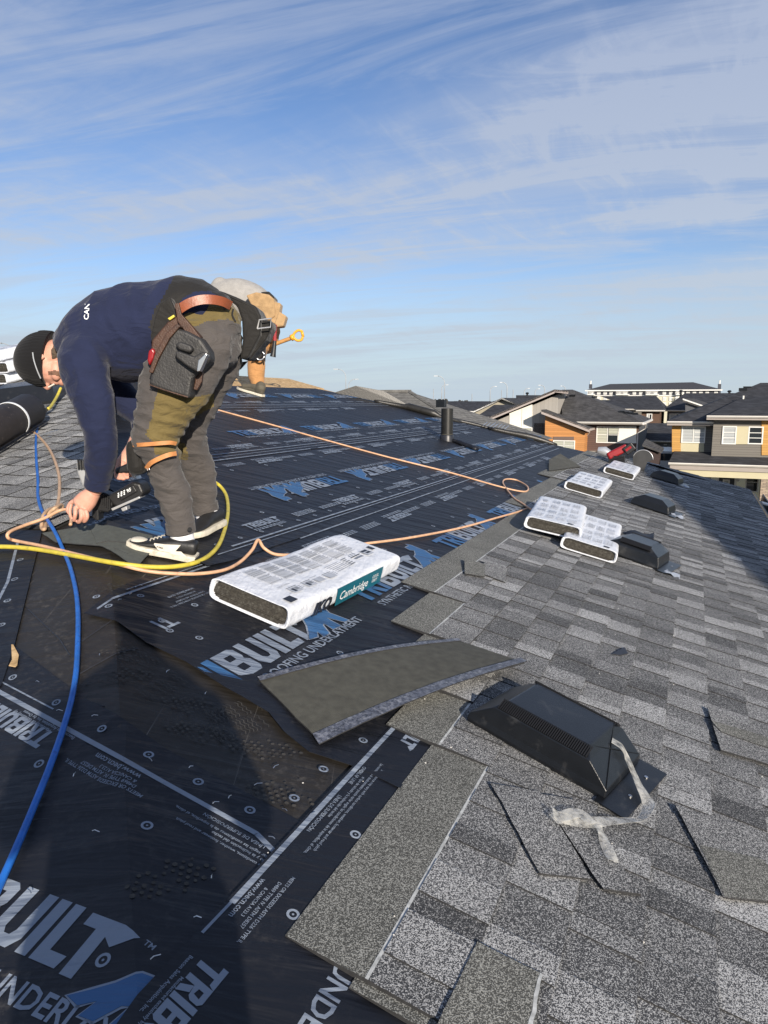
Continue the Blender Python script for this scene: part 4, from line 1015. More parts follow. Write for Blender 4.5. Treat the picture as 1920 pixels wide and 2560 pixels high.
hose('air_hose', 'orange air hose running across the underlayment to a loop on the shingles', [(470, 990), (508, 1014), (560, 1029), (680, 1062), (800, 1096), (960, 1140), (1120, 1180), (1240, 1214), (1300, 1228), (1319, 1226), (1316, 1214), (1290, 1200), (1265, 1198), (1257, 1206), (1266, 1222), (1285, 1245, .0), (1305, 1258, .012), (1330, 1275, .02), (1352, 1288), (1358, 1276), (1345, 1267), (1325, 1268), (1300, 1278), (1240, 1295), (1150, 1320), (1020, 1345), (890, 1362), (800, 1376), (745, 1386), (690, 1386), (660, 1370, .02), (645, 1350, .06), (630, 1375, .03), (600, 1405), (560, 1425), (500, 1434), (440, 1434), (370, 1428), (300, 1412), (200, 1388), (110, 1366), (40, 1352), (20, 1344, .03), (24, 1330, .05), (60, 1314, .04), (110, 1296, .04), (150, 1276, .05), (170, 1276, .05), (178, 1296, .02), (176, 1312, .01)], 0.0075, M_HOR, 0.024)
hose('air_hose', 'tan air hose coming down from the black roll into a knot', [(60, 1060, .02), (82, 1078), (110, 1105), (130, 1135), (146, 1180), (149, 1220), (143, 1262), (120, 1275, .03), (108, 1290, .03), (104, 1318), (112, 1322), (116, 1300), (124, 1282, .03), (138, 1270, .05), (152, 1262, .04), (155, 1268, .02), (142, 1276, .0), (124, 1296, -.005)], 0.0085, M_HTAN, 0.024)
hose('air_hose', 'yellow air hose curving round the worker\'s shoes from the left edge', [(-40, 1366), (40, 1368), (110, 1376), (200, 1392), (290, 1408), (370, 1417), (440, 1416), (500, 1402), (540, 1372), (560, 1330), (570, 1280), (566, 1240), (550, 1215, .02), (530, 1203, .05), (500, 1200, .06)], 0.0098, M_HYE, 0.030)
hose('air_hose', 'short yellow hose end joining the brass coupling below the worker\'s face', [(152, 970, .10), (142, 992, .05), (128, 1015, .04), (120, 1022, .04)], 0.012, M_HYE, 0.03)
hose('air_hose', 'blue air hose running down the left side from the coupling to the bottom', [(102, 1050, .02), (95, 1065), (90, 1100), (91, 1150), (95, 1200), (95, 1240), (104, 1275, .02), (122, 1305, .03), (140, 1335, .02), (160, 1380), (176, 1420), (190, 1480), (195, 1540), (194, 1610), (190, 1680), (178, 1750), (155, 1830), (125, 1915), (85, 2015), (45, 2110), (5, 2200), (-40, 2300)], 0.0082, M_HBL, 0.022)
hose('air_hose', 'short tan hose between the black roll and the brass coupling', [(44, 1008, .09), (65, 1010, .10), (85, 1020, .06), (96, 1030, .04)], 0.010, M_HTAN, 0.03)
M_BRASS = mat('brass', (0.62, 0.50, 0.26), 0.3, 0.2, 40, metal=0.9)
cp = thing('hose_coupling', 'brass and steel air coupling joining the blue, yellow and tan hoses', 'coupling', hit(104, 1030, .05))
c0 = hit(104, 1030, .06)
mb = MB(); mb.tube([hit(96, 1030, .06), hit(113, 1028, .06)], 0.018, 12); mb.tube([c0 - UP * .02, c0 + UP * .05], [.016, .012], 12); mb.build('manifold', M_METAL, cp, smooth=40)
mb = MB(); mb.tube([hit(104, 1034, .055), hit(102, 1052, .045)], 0.014, 8); mb.build('brass_fitting', M_BRASS, cp, smooth=30)
mb = MB(); mb.tube([hit(112, 1028, .06), hit(122, 1018, .07)], 0.016, 12); mb.build('rubber_sleeve', M_CAP, cp, smooth=40)

# ------------------------------------------------------------------ roll of material at the left edge
M_ROLL = mat('roll_brown_black', (0.020, 0.015, 0.012), 0.62, 0.25, 12, 0.3, 60, dirt=(0.17, 0.14, 0.12), dirts=30, dirtlo=0.62, dirthi=0.7)
rl = thing('membrane_roll', 'dark brown roll of roofing membrane tied with a white band at the left edge', 'roll', hit(20, 1100))
e1 = aty(40, 1030, 4.7 * .774 + .0) ; 
Rr = 0.125
axis = (hit(-10, 1114, 0.0) - hit(66, 1068, 0.0)).normalized(); side_ = axis.cross(NL).normalized()
if side_.dot(C3) > 0: side_ = -side_
end = hit(72, 1066, 0.02) + NL * Rr - side_ * (Rr * 0.3)
mb = MB(); rs_ = []
def rc(p, r): return [p + side_ * (r * math.cos(2 * math.pi * k / 40)) + NL * (r * math.sin(2 * math.pi * k / 40)) for k in range(40)]
L_ = 1.0
mb.rings([rc(end + axis * (-0.0), Rr * .3), rc(end + axis * (-0.0), Rr * 0.96), rc(end + axis * .006, Rr), rc(end + axis * (L_ * .5), Rr), rc(end + axis * (L_ - .006), Rr), rc(end + axis * L_, Rr * .97), rc(end + axis * L_, Rr * .3)], cap=True); mb.build('roll_body', M_ROLL, rl, smooth=40)
mb = MB()
for k in range(4):
    mb.rings([rc(end + axis * (-0.002), Rr * (.93 - k * .17)), rc(end + axis * (-0.006), Rr * (.90 - k * .17)), rc(end + axis * (-0.002), Rr * (.87 - k * .17))], cap=False)
mb.build('wound_layer', M_UND, rl, smooth=40, kind='stuff')
mb = MB(); mb.rings([rc(end + axis * .30, Rr + .002), rc(end + axis * .30, Rr + .005), rc(end + axis * .322, Rr + .005), rc(end + axis * .322, Rr + .002)], cap=False); mb.build('tie_band', M_WHITEINK, rl, smooth=40)
mb = MB()
for k in range(3):
    mb.tube([end + NL * (-Rr + .012 + k * .012) + side_ * (-.11 + .0 * k) + axis * -0.002, end + axis * L_ + NL * (-Rr + .012 + k * .012) + side_ * (-.11)], .004, 6)
mb.build('loose_layer', M_UND, rl, smooth=40)

# ------------------------------------------------------------------ draped membrane behind the worker, rolled edges at the far rake, OSB
def sheetpx(name, rows, m, label, cat, th=0.003, sub=1):
    """rows of (px,py,height) -> quilted sheet"""
    g = [[hit(a, c, h) for a, c, h in row] for row in rows]; nr, nc = len(g), len(g[0])
    g = [spline(r_, 3) for r_ in g]; nc = len(g[0]); cols = [spline([g[i][j] for i in range(nr)], 3) for j in range(nc)]; nr = len(cols[0])
    mb = MB(); mb.add([cols[j][i] for i in range(nr) for j in range(nc)], [(i * nc + j, i * nc + j + 1, (i + 1) * nc + j + 1, (i + 1) * nc + j) for i in range(nr - 1) for j in range(nc - 1)])
    o = mb.build(name, m, None, smooth=True); sm = o.modifiers.new('s', 'SOLIDIFY'); sm.thickness = th
    return tag(o, label, cat)
sheetpx('draped_membrane', [[(262, 945, .30), (300, 950, .34), (345, 958, .30)], [(270, 985, .15), (305, 1000, .22), (350, 1000, .18)], [(285, 1022, .03), (320, 1030, .10), (352, 1035, .06)], [(290, 1036, .02), (325, 1050, .03), (360, 1052, .02)]], M_UND, 'blue black membrane draped in folds under the bent worker\'s chest', 'membrane')
def curl(name, pts, rad, m, label=None, parent=None, turn=1.6):
    P = spline(pts, 6); mb = MB(); rs_ = []; n = 14
    for i, p in enumerate(P):
        t = (P[min(i + 1, len(P) - 1)] - P[max(i - 1, 0)]).normalized(); x = t.cross(UP).normalized(); r = rad[min(len(rad) - 1, int(i / len(P) * len(rad)))] if isinstance(rad, list) else rad
        r *= (1 + 0.25 * noise.noise(p * 3)) * (0.35 + 0.65 * math.sin(math.pi * min(1, max(0, (i + .5) / len(P)))) ** .5)
        rs_.append([p + x * (r * math.cos(-1.2 + turn * math.pi * k / n)) + UP * (r + r * math.sin(-1.2 + turn * math.pi * k / n)) for k in range(n)])
    mb.rings(rs_, cap=False, closed=False); o = mb.build(name, m, parent, smooth=True); sm = o.modifiers.new('s', 'SOLIDIFY'); sm.thickness = 0.002
    return o
M_UNB = mat('underlayment_back', (0.020, 0.019, 0.017), 0.42, 0.25, 20, 0.4, 60)
for nm, pts, rad in (('a', [W(-4.62, 10.25, .01), W(-4.2, 10.45, .01), W(-3.7, 10.5, .01), W(-3.35, 10.75, .0)], [.07, .1, .06]), ('b', [W(-3.75, 10.6, .0), W(-3.3, 10.85, .0), W(-2.9, 11.0, .0)], .05), ('c', [W(-2.95, 10.9, 0), W(-2.4, 11.1, 0), W(-1.95, 11.25, 0)], .075)):
    rad = [q * .62 for q in rad] if isinstance(rad, list) else rad * .62
    o = curl('rolled_edge', pts, rad, M_UNB, parent=house)
mb = MB(); mb.prism([W(-5.2, 10.0, .02), W(-4.9, 10.15, .20), W(-4.5, 10.35, .22), W(-4.05, 10.55, .05)], (C3 * 0.02)); mb.build('rolled_edge', M_UNB, house)
P = Prints()
for k in range(5): P.line((-4.62 + k * .035, 10.22), (-4.45 + k * .035, 10.28), .012)
for c0, st_ in ((W(-2.9, 10.92, .135), 5), (W(-3.0, 10.8, .12), 4)):
    mb = MB()
    for k in range(st_):
        q = c0 + (W(-2.5, 11.05, .13) - W(-2.9, 10.92, .13)) * (.12 * k); mb.add([q - C3 * .09 - UP * .05, q - C3 * .09 + S3 * .02 - UP * .05, q + S3 * .06, q + S3 * .04], [(0, 1, 2, 3)])
    mb.build('printed_stripe', M_PGREY, house, kind='stuff')
# bare OSB along the ridge
mb = MB(); r = random.Random(4); x = 5.4
while x < 10.1:
    l = min(r.uniform(0.9, 1.25), 10.15 - x); mb.prism([W(-6.1, x, .012 + r.uniform(0, .006)), W(-6.1, x + l - .006, .012), W(-5.45, x + l - .006, .012), W(-5.45, x, .012)], (0, 0, .012)); x += l
mb.build('osb_board', M_OSB, house, kind='stuff')

# ------------------------------------------------------------------ red cordless saw and its dark guard
M_RED = mat('red_tool_plastic', (0.26, 0.010, 0.014), 0.35, 0.1, 20)
M_BLK = mat('black_tool_plastic', (0.012, 0.012, 0.013), 0.45, 0.15, 30, 0.15, 150)
M_SIL = mat('silver_tool_metal', (0.62, 0.62, 0.62), 0.32, 0.08, 20, metal=0.6)
sw = thing('cordless_saw', 'red and black cordless saw resting on the far corner of the shingled slope', 'saw', hit(1540, 1165))
b0 = hit(1545, 1168, 0.0); X_ = (S3 * 1).normalized(); Y_ = C3
def rb(c, size, ang=0, tilt=0, mi=0): 
    m = Matrix((X_, Y_, UP)).transposed() @ Matrix.Rotation(tilt, 3, 'Y') @ Matrix.Rotation(ang, 3, 'Z'); return (b0 + X_ * c[0] + Y_ * c[1] + UP * c[2], size, m)
mb = MB(); mb.box(*rb((-.02, 0, .22), (.30, .12, .11), .2, -.5)); o = mb.build('motor_housing', M_RED, sw); bv = o.modifiers.new('b', 'BEVEL'); bv.width = .025; bv.segments = 3
mb = MB(); mb.box(*rb((.14, 0, .27), (.15, .12, .12), .1, -.7)); o = mb.build('battery', M_BLK, sw); bv = o.modifiers.new('b', 'BEVEL'); bv.width = .012; bv.segments = 2
mb = MB(); mb.box(*rb((.135, -.065, .275), (.09, .01, .035), .1, -.7)); mb.build('battery_label', M_RED, sw)
mb = MB(); mb.tube([rb((-.29, 0, .235), 0)[0], rb((-.20, 0, .225), 0)[0], rb((-.14, 0, .19), 0)[0]], [.05, .07, .06], 14); mb.build('nose', M_SIL, sw, smooth=40)
mb = MB()
for k in range(6): mb.tube([rb((-.12 + k * .008, -.07, .17 - k * .022), 0)[0], rb((.08 + k * .004, -.07, .15 - k * .022), 0)[0]], .0075, 6)
mb.box(*rb((-.02, -.02, .10), (.22, .10, .13), 0, -.1)); mb.build('grille', M_BLK, sw)
mb = MB(); cc = rb((.33, .02, .12), 0)[0]; n = 24
g1 = [cc + X_ * (.135 * math.cos(math.pi * k / n)) + UP * (.135 * math.sin(math.pi * k / n)) for k in range(n + 1)]; g1 = g1 + [cc + X_ * -.135 - UP * .02, cc + X_ * -.10 - UP * .16, cc + X_ * .02 - UP * .18, cc + X_ * .06 - UP * .04]
mb.prism(g1, Y_ * .05); mb.build('blade_guard', mat('guard_grey', (.05, .05, .05), .45, .2, 10), sw)
mb = MB(); mb.tube([cc + X_ * (.137 * math.cos(a)) + UP * (.137 * math.sin(a)) - Y_ * .003 for a in [math.pi * k / 16 * .9 for k in range(17)]], .006, 6); mb.build('guard_rim', M_SIL, sw, smooth=True)
mb = MB(); P_ = [W(-.72, 12.1, .03), W(-.45, 11.9, .06), W(-.2, 11.8, .05), W(0.2, 12.0, .03), W(.1, 12.2, .03), W(-.5, 12.3, .03)]
mb.prism(P_, (0, 0, .012)); tag(mb.build('underlayment_scrap', M_UND, None), 'black underlayment strip lying at the far roof corner beside the saw', 'scrap')

bentsheet('shingle_piece', [(1192, 2398), (1352, 2480), (1338, 2640), (1080, 2640)], [.0375, .0375, .0375, .0375], M_HEAD, 'dark headlap of a shingle crossing the bottom edge of the picture', 'shingle', None, th=0.003, nx=4, ny=4)
bentsheet('sealant_stripe', [(1346, 2478), (1354, 2484), (1326, 2640), (1314, 2640)], [.0402, .0402, .0402, .0402], M_CHALK, 'pale sealant line beside the dark headlap at the bottom edge', 'sealant line', None, th=0.001, nx=3, ny=8)
# pebbles and crumbs on the shingles
mb = MB(); r = random.Random(8)
for k in range(160):
    s_, u_ = r.uniform(-.9, .8), r.uniform(1.1, 6.5); q = r.uniform(.0015, .004); c = W(s_, u_, .031)
    mb.add([c + Vector((q, 0, 0)), c + Vector((0, q, 0)), c + Vector((-q, 0, 0)), c + Vector((0, -q, 0)), c + Vector((0, 0, q))], [(0, 1, 4), (1, 2, 4), (2, 3, 4), (3, 0, 4)])
tag(mb.build('grit', M_WHITE, None, kind='stuff'), 'pale crumbs of grit scattered on the grey shingles', 'grit')
# ------------------------------------------------------------------ the neighbourhood
GZ = -7.6
def G3(s, u, z): return S3 * s + C3 * u + UP * z
def F(px, py, U):
    p = atu(px, py, U); return p.dot(S3), p.z
def grassmat():
    return mat('ground_grass', (0.075, 0.075, 0.040), 0.95, 0.35, 0.08, 0.4, 3, dirt=(0.12, 0.105, 0.07), dirts=0.02)
mb = MB(); mb.add([Vector((-4000, -4000, GZ)), Vector((4000, -4000, GZ)), Vector((4000, 4000, GZ)), Vector((-4000, 4000, GZ))], [(0, 1, 2, 3)])
tag(mb.build('ground', grassmat(), None), kind='structure')
M_ROAD = mat('road_asphalt', (0.05, 0.05, 0.052), 0.9, 0.2, 1.0, 0.4, 30)
mb = MB(); mb.prism([G3(-200, 30, GZ + .004), G3(200, 30, GZ + .004), G3(200, 38, GZ + .004), G3(-200, 38, GZ + .004)], (0, 0, .02)); tag(mb.build('road', M_ROAD, None), kind='structure')
mb = MB(); mb.prism([G3(26, -200, GZ + .008), G3(33, -200, GZ + .008), G3(33, 29.9, GZ + .008), G3(26, 29.9, GZ + .008)], (0, 0, .02)); tag(mb.build('road', M_ROAD, None), kind='structure')
M_CONC = mat('concrete', (0.32, 0.31, 0.29), 0.85, 0.15, 2, 0.3, 40)
for k, (a, c) in enumerate(((28.2, 29.9), (38.1, 39.8))):
    mb = MB(); x = -60
    mb.prism([G3(-80, a, GZ + .006), G3(80, a, GZ + .006), G3(80, c, GZ + .006), G3(-80, c, GZ + .006)], (0, 0, .12)); tag(mb.build('pavement', M_CONC, None), kind='structure')

def roofmat(name, col, col2=None):
    m, t, b = newmat(name); L = t.links.new
    g = nn(t, 'ShaderNodeNewGeometry')
    mp = nn(t, 'ShaderNodeMapping', Rotation=(0, 0, A_), Scale=(1, 1, 1)); L(g.outputs['Position'], mp.inputs[0])
    sx = nn(t, 'ShaderNodeSeparateXYZ'); L(mp.outputs[0], sx.inputs[0])
    # courses follow height, tabs follow both plan axes
    ad = nn(t, 'ShaderNodeMath', operation='ADD'); L(sx.outputs['X'], ad.inputs[0]); L(sx.outputs['Y'], ad.inputs[1])
    cz = nn(t, 'ShaderNodeCombineXYZ'); L(ad.outputs[0], cz.inputs[0]); L(sx.outputs['Z'], cz.inputs[1])
    bt = nn(t, 'ShaderNodeTexBrick', **{'Scale': 1.0, 'Mortar Size': 0.006, 'Brick Width': 0.34, 'Row Height': 0.075, 'Color1': (*col, 1), 'Color2': (*(col2 or [c * 1.75 for c in col]), 1), 'Mortar': (*[c * 0.55 for c in col], 1)})
    bt.offset = 0.37; L(cz.outputs[0], bt.inputs['Vector'])
    nz = nn(t, 'ShaderNodeTexNoise', Scale=1.6, Detail=7, Roughness=0.7); L(g.outputs['Position'], nz.inputs['Vector'])
    mr = nn(t, 'ShaderNodeMapRange'); L(nz.outputs['Fac'], mr.inputs[0]); mr.inputs[1].default_value = 0.3; mr.inputs[2].default_value = 0.7; mr.inputs[3].default_value = 0.72; mr.inputs[4].default_value = 1.3
    sc = nn(t, 'ShaderNodeVectorMath', operation='SCALE'); L(bt.outputs['Color'], sc.inputs[0]); L(mr.outputs[0], sc.inputs['Scale']); L(sc.outputs[0], b.inputs['Base Color'])
    b.inputs['Roughness'].default_value = 0.9; b.inputs['Specular IOR Level'].default_value = 0.25
    return m
def sidingmat(name, col, pitch=0.15, vertical=False, groove=0.6, var=0.06):
    m, t, b = newmat(name); L = t.links.new
    g = nn(t, 'ShaderNodeNewGeometry'); mp = nn(t, 'ShaderNodeMapping', Rotation=(0, 0, A_)); L(g.outputs['Position'], mp.inputs[0])
    sx = nn(t, 'ShaderNodeSeparateXYZ'); L(mp.outputs[0], sx.inputs[0])
    dv = nn(t, 'ShaderNodeMath', operation='DIVIDE'); L(sx.outputs['X' if vertical else 'Z'], dv.inputs[0]); dv.inputs[1].default_value = pitch
    fr = nn(t, 'ShaderNodeMath', operation='FRACT'); L(dv.outputs[0], fr.inputs[0])
    cr = nn(t, 'ShaderNodeMapRange'); L(fr.outputs[0], cr.inputs[0]); cr.inputs[1].default_value = 0.80 if not vertical else 0.92; cr.inputs[2].default_value = 0.97; cr.inputs[3].default_value = 1.0; cr.inputs[4].default_value = 1 - groove
    fl = nn(t, 'ShaderNodeMath', operation='FLOOR'); L(dv.outputs[0], fl.inputs[0])
    wn = nn(t, 'ShaderNodeTexWhiteNoise', noise_dimensions='1D'); L(fl.outputs[0], wn.inputs['W'])
    vr = nn(t, 'ShaderNodeMapRange'); L(wn.outputs['Value'], vr.inputs[0]); vr.inputs[3].default_value = 1 - var; vr.inputs[4].default_value = 1 + var
    mu = nn(t, 'ShaderNodeMath', operation='MULTIPLY'); L(cr.outputs[0], mu.inputs[0]); L(vr.outputs[0], mu.inputs[1])
    sc = nn(t, 'ShaderNodeVectorMath', operation='SCALE'); sc.inputs[0].default_value = col; L(mu.outputs[0], sc.inputs['Scale']); L(sc.outputs[0], b.inputs['Base Color'])
    bp = nn(t, 'ShaderNodeBump', Strength=0.6, Distance=0.02); L(cr.outputs[0], bp.inputs['Height']); L(bp.outputs[0], b.inputs['Normal']); b.inputs['Roughness'].default_value = 0.6
    return m
MR1 = roofmat('roof_charcoal', (0.050, 0.049, 0.050)); MR2 = roofmat('roof_black', (0.033, 0.034, 0.038)); MR3 = roofmat('roof_grey_old', (0.135, 0.13, 0.12), (0.19, 0.185, 0.17))
MS_BROWN = sidingmat('siding_brown', (0.105, 0.062, 0.050)); MS_GREY = sidingmat('siding_taupe', (0.175, 0.160, 0.138)); MS_DK = sidingmat('siding_slate', (0.085, 0.088, 0.098))
MS_ORG = sidingmat('siding_orange_wood', (0.52, 0.235, 0.075), 0.15, False, 0.35, 0.10); MS_YEL = sidingmat('siding_yellow_wood', (0.52, 0.285, 0.075), 0.15, False, 0.35, 0.08)
MS_BAT = sidingmat('board_and_batten', (0.34, 0.32, 0.29), 0.30, True, 0.35, 0.05); MP_WHITE = mat('panel_white', (0.78, 0.76, 0.68), 0.6, 0.03, 2); MP_CREAM = mat('panel_cream', (0.52, 0.47, 0.31), 0.6, 0.03, 2)
M_FASC = mat('fascia_taupe', (0.40, 0.345, 0.315), 0.5, 0.04, 2); M_FASW = mat('fascia_white', (0.70, 0.67, 0.62), 0.45, 0.04, 2); M_SOF = mat('soffit', (0.34, 0.30, 0.27), 0.6, 0.05, 2)
mg, t_, b_ = newmat('window_glass'); b_.inputs['Base Color'].default_value = (0.02, 0.025, 0.03, 1); b_.inputs['Roughness'].default_value = 0.04; b_.inputs['Specular IOR Level'].default_value = 0.8; M_GLASS = mg
M_BLIND = sidingmat('window_blind', (0.40, 0.42, 0.42), 0.20, False, 0.45, 0.02); M_BLINDY = sidingmat('window_blind_cream', (0.42, 0.43, 0.36), 0.22, False, 0.5, 0.02)
M_FRAME = mat('window_frame_white', (0.75, 0.74, 0.70), 0.4, 0.02, 2)
def stonemat():
    m, t, b = newmat('stone_veneer'); L = t.links.new
    g = nn(t, 'ShaderNodeNewGeometry'); mp = nn(t, 'ShaderNodeMapping', Rotation=(0, 0, A_)); L(g.outputs['Position'], mp.inputs[0])
    sx = nn(t, 'ShaderNodeSeparateXYZ'); L(mp.outputs[0], sx.inputs[0]); cz = nn(t, 'ShaderNodeCombineXYZ'); ad = nn(t, 'ShaderNodeMath', operation='ADD'); L(sx.outputs['X'], ad.inputs[0]); L(sx.outputs['Y'], ad.inputs[1]); L(ad.outputs[0], cz.inputs[0]); L(sx.outputs['Z'], cz.inputs[1])
    bt = nn(t, 'ShaderNodeTexBrick', **{'Scale': 1.0, 'Mortar Size': 0.008, 'Brick Width': 0.30, 'Row Height': 0.09, 'Color1': (0.42, 0.33, 0.24, 1), 'Color2': (0.24, 0.19, 0.15, 1), 'Mortar': (0.12, 0.10, 0.09, 1), 'Bias': -0.1})
    bt.offset = 0.4; L(cz.outputs[0], bt.inputs['Vector']); L(bt.outputs['Color'], b.inputs['Base Color']); b.inputs['Roughness'].default_value = 0.9
    bp = nn(t, 'ShaderNodeBump', Strength=0.7, Distance=0.02); L(bt.outputs['Fac'], bp.inputs['Height']); bp.invert = True; L(bp.outputs[0], b.inputs['Normal'])
    return m
M_STONE = stonemat()

def wallpoly(name, pts, U, m, parent, depth=0.03, label=None):
    """facade polygon given in image points on the plane u = U, extruded towards us by depth"""
    P = [atu(a, b, U) for a, b in pts]; return MB().prism(P, C3 * -depth).build(name, m, parent, label=label)
def swall(name, pts, m, parent, u0, u1, depth=None):
    """polygon in (s,z) at u0 extruded back to u1"""
    return MB().prism([G3(s, u0, z) for s, z in pts], C3 * (u1 - u0)).build(name, m, parent)
def rbox(mb, s0, s1, u0, u1, z0, z1, mi=0):
    mb.prism([G3(s0, u0, z0), G3(s1, u0, z0), G3(s1, u0, z1), G3(s0, u0, z1)], C3 * (u1 - u0), mi)
def window(px0, py0, px1, py1, U, parent, panes=((0, .5, 'b'), (.5, 1, 'g')), fw=0.07, bars=1, topfill=None):
    s0, zt = F(px0, py0, U); s1, zb = F(px1, py1, U)
    return window2(s0, s1, zb, zt, U, parent, panes, fw, bars)
def window2(s0, s1, zb, zt, U, parent, panes=((0, .5, 'b'), (.5, 1, 'g')), fw=0.07, bars=1):
    mb = MB(); u1 = U - 0.06
    for a, c, d, e in ((s0, s1, zt - fw, zt), (s0, s1, zb, zb + fw), (s0, s0 + fw, zb + fw, zt - fw), (s1 - fw, s1, zb + fw, zt - fw)): rbox(mb, a, c, u1, U + 0.0, d, e)
    w_ = s1 - s0
    for a, c, k in panes[1:]: rbox(mb, s0 + w_ * a - fw * .4, s0 + w_ * a + fw * .4, u1 + .01, U - .001, zb + fw, zt - fw)
    for a, c, k in panes:
        if k in ('g', 's', 'y', 'h'):
            for j in range(bars):
                zz = zb + fw + (zt - zb - 2 * fw) * (j + 1) / (bars + 1); rbox(mb, s0 + w_ * a + fw, s0 + w_ * c - fw, u1 + .015, U - .002, zz - .02, zz + .02)
    fr = mb.build('window', M_FRAME, parent)
    for a, c, k in panes:
        mm = {'b': M_BLIND, 'y': M_BLINDY, 'g': M_GLASS, 's': M_BLIND, 'h': M_GLASS}[k]
        mb = MB(); rbox(mb, s0 + w_ * a + fw * .5, s0 + w_ * c - fw * .5, U - 0.028, U - 0.006, zb + fw * .5, zt - fw * .5); mb.build('pane', mm, fr)
        if k in ('s', 'y'):
            pass
        if k == 'h':
            mb = MB(); zm = zb + (zt - zb) * .55; rbox(mb, s0 + w_ * a + fw, s0 + w_ * c - fw, U - 0.034, U - 0.029, zm, zt - fw); mb.build('blind', M_BLINDY, fr)
    return fr
def gutter(s0, s1, u, z, parent, m=None, h=0.14, d=0.14):
    mb = MB(); prof = [(0, 0), (0, -h), (-d * .4, -h), (-d, -h * .35), (-d, 0), (-d + .02, 0), (-d + .02, -h * .3), (-.03, -h + .03), (-.02, 0)]
    mb.rings([[G3(s, u + a, z + b) for a, b in prof] for s in (s0, s1)]); return mb.build('gutter', m or M_FASW, parent)
def slab(pts, th, m, parent, name='roof', label=None):
    P = [Vector(p) for p in pts]; n = (P[1] - P[0]).cross(P[2] - P[0]).normalized(); n = n if n.z > 0 else -n
    return MB().prism([p - UP * th for p in P], UP * th).build(name, m, parent, label=label)
def solid(name, faces_pts, m, parent):
    mb = MB()
    for f in faces_pts: mb.add(f, [tuple(range(len(f)))])
    return mb.build(name, m, parent)
def vent_turtle(s, u, z, parent, m=M_VENT, r=0.2, h=0.45):
    mb = MB(); c = G3(s, u, z); n = 12
    mb.rings([[c + Vector((q * math.cos(6.283 * k / n), q * math.sin(6.283 * k / n), hh)) for k in range(n)] for q, hh in ((r * .6, -.5), (r * .6, h * .55), (r * 1.05, h * .6), (r * 1.1, h * .8), (r * .5, h))]); return mb.build('roof_vent', m, parent, smooth=40)
def downpipe(pts, parent, m=None, r=0.045):
    return MB().tube(pts, r, 8).build('downpipe', m or M_FASW, parent, smooth=40)

# ---- house with the orange wing, U = 56
U1 = 56.0
h1 = thing('suburban_house', 'two storey house with orange wood wing, white panels and brown siding, beyond the saw', 'house', G3(F(1500, 1100, U1)[0], U1, GZ), 'houses across the street')
sL, zE = F(1220, 1053, U1); sR, zEr = F(1598, 1060, U1); sM = F(1335, 1060, U1)[0]
zt = F(1500, 1060, U1)[1]
swall('wall', [(sM, GZ), (sR, GZ), (sR, zt), (sM, zt)], MS_BROWN, h1, U1, U1 + 0.2)
s_end0 = sR
mb = MB(); mb.prism([G3(sR, U1 + .002, GZ), G3(sR, U1 + 11, GZ), G3(sR, U1 + 11, zt), G3(sR, U1 + .002, zt)], S3 * -0.2); mb.build('wall', MS_DK, h1)
# gabled (mono pitch) left part
g0 = F(1236, 1054, U1); g1 = F(1405, 988, U1); g2 = F(1385, 1052, U1)
swall('wall', [(F(1236, 1060, U1)[0], GZ), (F(1395, 1060, U1)[0], GZ), (F(1395, 1000, U1)[0], F(1395, 986, U1)[1]), (F(1236, 1060, U1)[0], F(1236, 1054, U1)[1])], MS_BAT, h1, U1 + .0, U1 + 8)
wallpoly('wall_panel', [(1274, 1170), (1331, 1170), (1331, 1011), (1274, 1033)], U1, MP_WHITE, h1, .05)
mb = MB(); 
for x in (1303,): 
    a = F(x, 1100, U1)[0]; rbox(mb, a - .012, a + .012, U1 - .062, U1 - .05, F(x, 1069, U1)[1], F(x, 1022, U1)[1])
mb.build('panel_joint', M_SOF, h1)
window(1275, 1068, 1330, 1115, U1 - .05, h1, ((0, .5, 'y'), (.5, 1, 'y')), bars=2)
# big fascia of the mono pitch roof, then its roof slab
def fband(pts_top, thk_px, U, depth, m, parent, name='fascia'):
    top = [atu(a, b, U) for a, b in pts_top]; bot = [atu(a, b + thk_px, U) for a, b in pts_top]
    mb = MB()
    for i in range(len(top) - 1): mb.prism([bot[i], bot[i + 1], top[i + 1], top[i]], C3 * depth)
    return mb.build(name, m, parent)
Uf = U1 - 0.75
fband([(1216, 1046), (1386, 974.5)], 8.5, Uf, .12, M_FASC, h1)
fband([(1386, 974.5), (1420, 978.5)], 6, Uf, .12, M_FASC, h1)
a, b2 = atu(1216, 1046, Uf), atu(1386, 974.5, Uf); d = atu(1420, 978.5, Uf)
slab([a + UP * .03, b2 + UP * .03, b2 + C3 * 9 + UP * .03, a + C3 * 9 + UP * .03], .16, MR1, h1)
slab([b2 + UP * .03, d + UP * .03, d + C3 * 3.5 + UP * .03, b2 + C3 * 3.5 + UP * .03], .16, MR1, h1)
# main hip roof: eave line in front, ridge behind
eL, eR = atu(1404, 1060, Uf), atu(1606, 1056, Uf); zE = eR.z; eL.z = zE
rd = 5.6; rA = atu(1424, 974, Uf + rd); rB = atu(1432, 974, Uf + rd); zr = rA.z
sA, sB = rA.dot(S3), rB.dot(S3); bR = G3(eR.dot(S3), Uf + rd * 2, zE); bL = G3(eL.dot(S3) , Uf + rd * 2, zE)
lo = atu(1385, 1021, Uf)
slab([G3(eL.dot(S3), Uf, zE), G3(eR.dot(S3), Uf, zE), G3(sB, Uf + rd, zr), G3(sA - .6, Uf + rd, zr)], .14, MR1, h1)
slab([G3(eR.dot(S3), Uf, zE), bR, G3(sB, Uf + rd, zr)], .14, MR1, h1)
slab([bR, G3(sA - 4, Uf + rd * 2, zE), G3(sA - .6, Uf + rd, zr), G3(sB, Uf + rd, zr)], .14, MR1, h1)
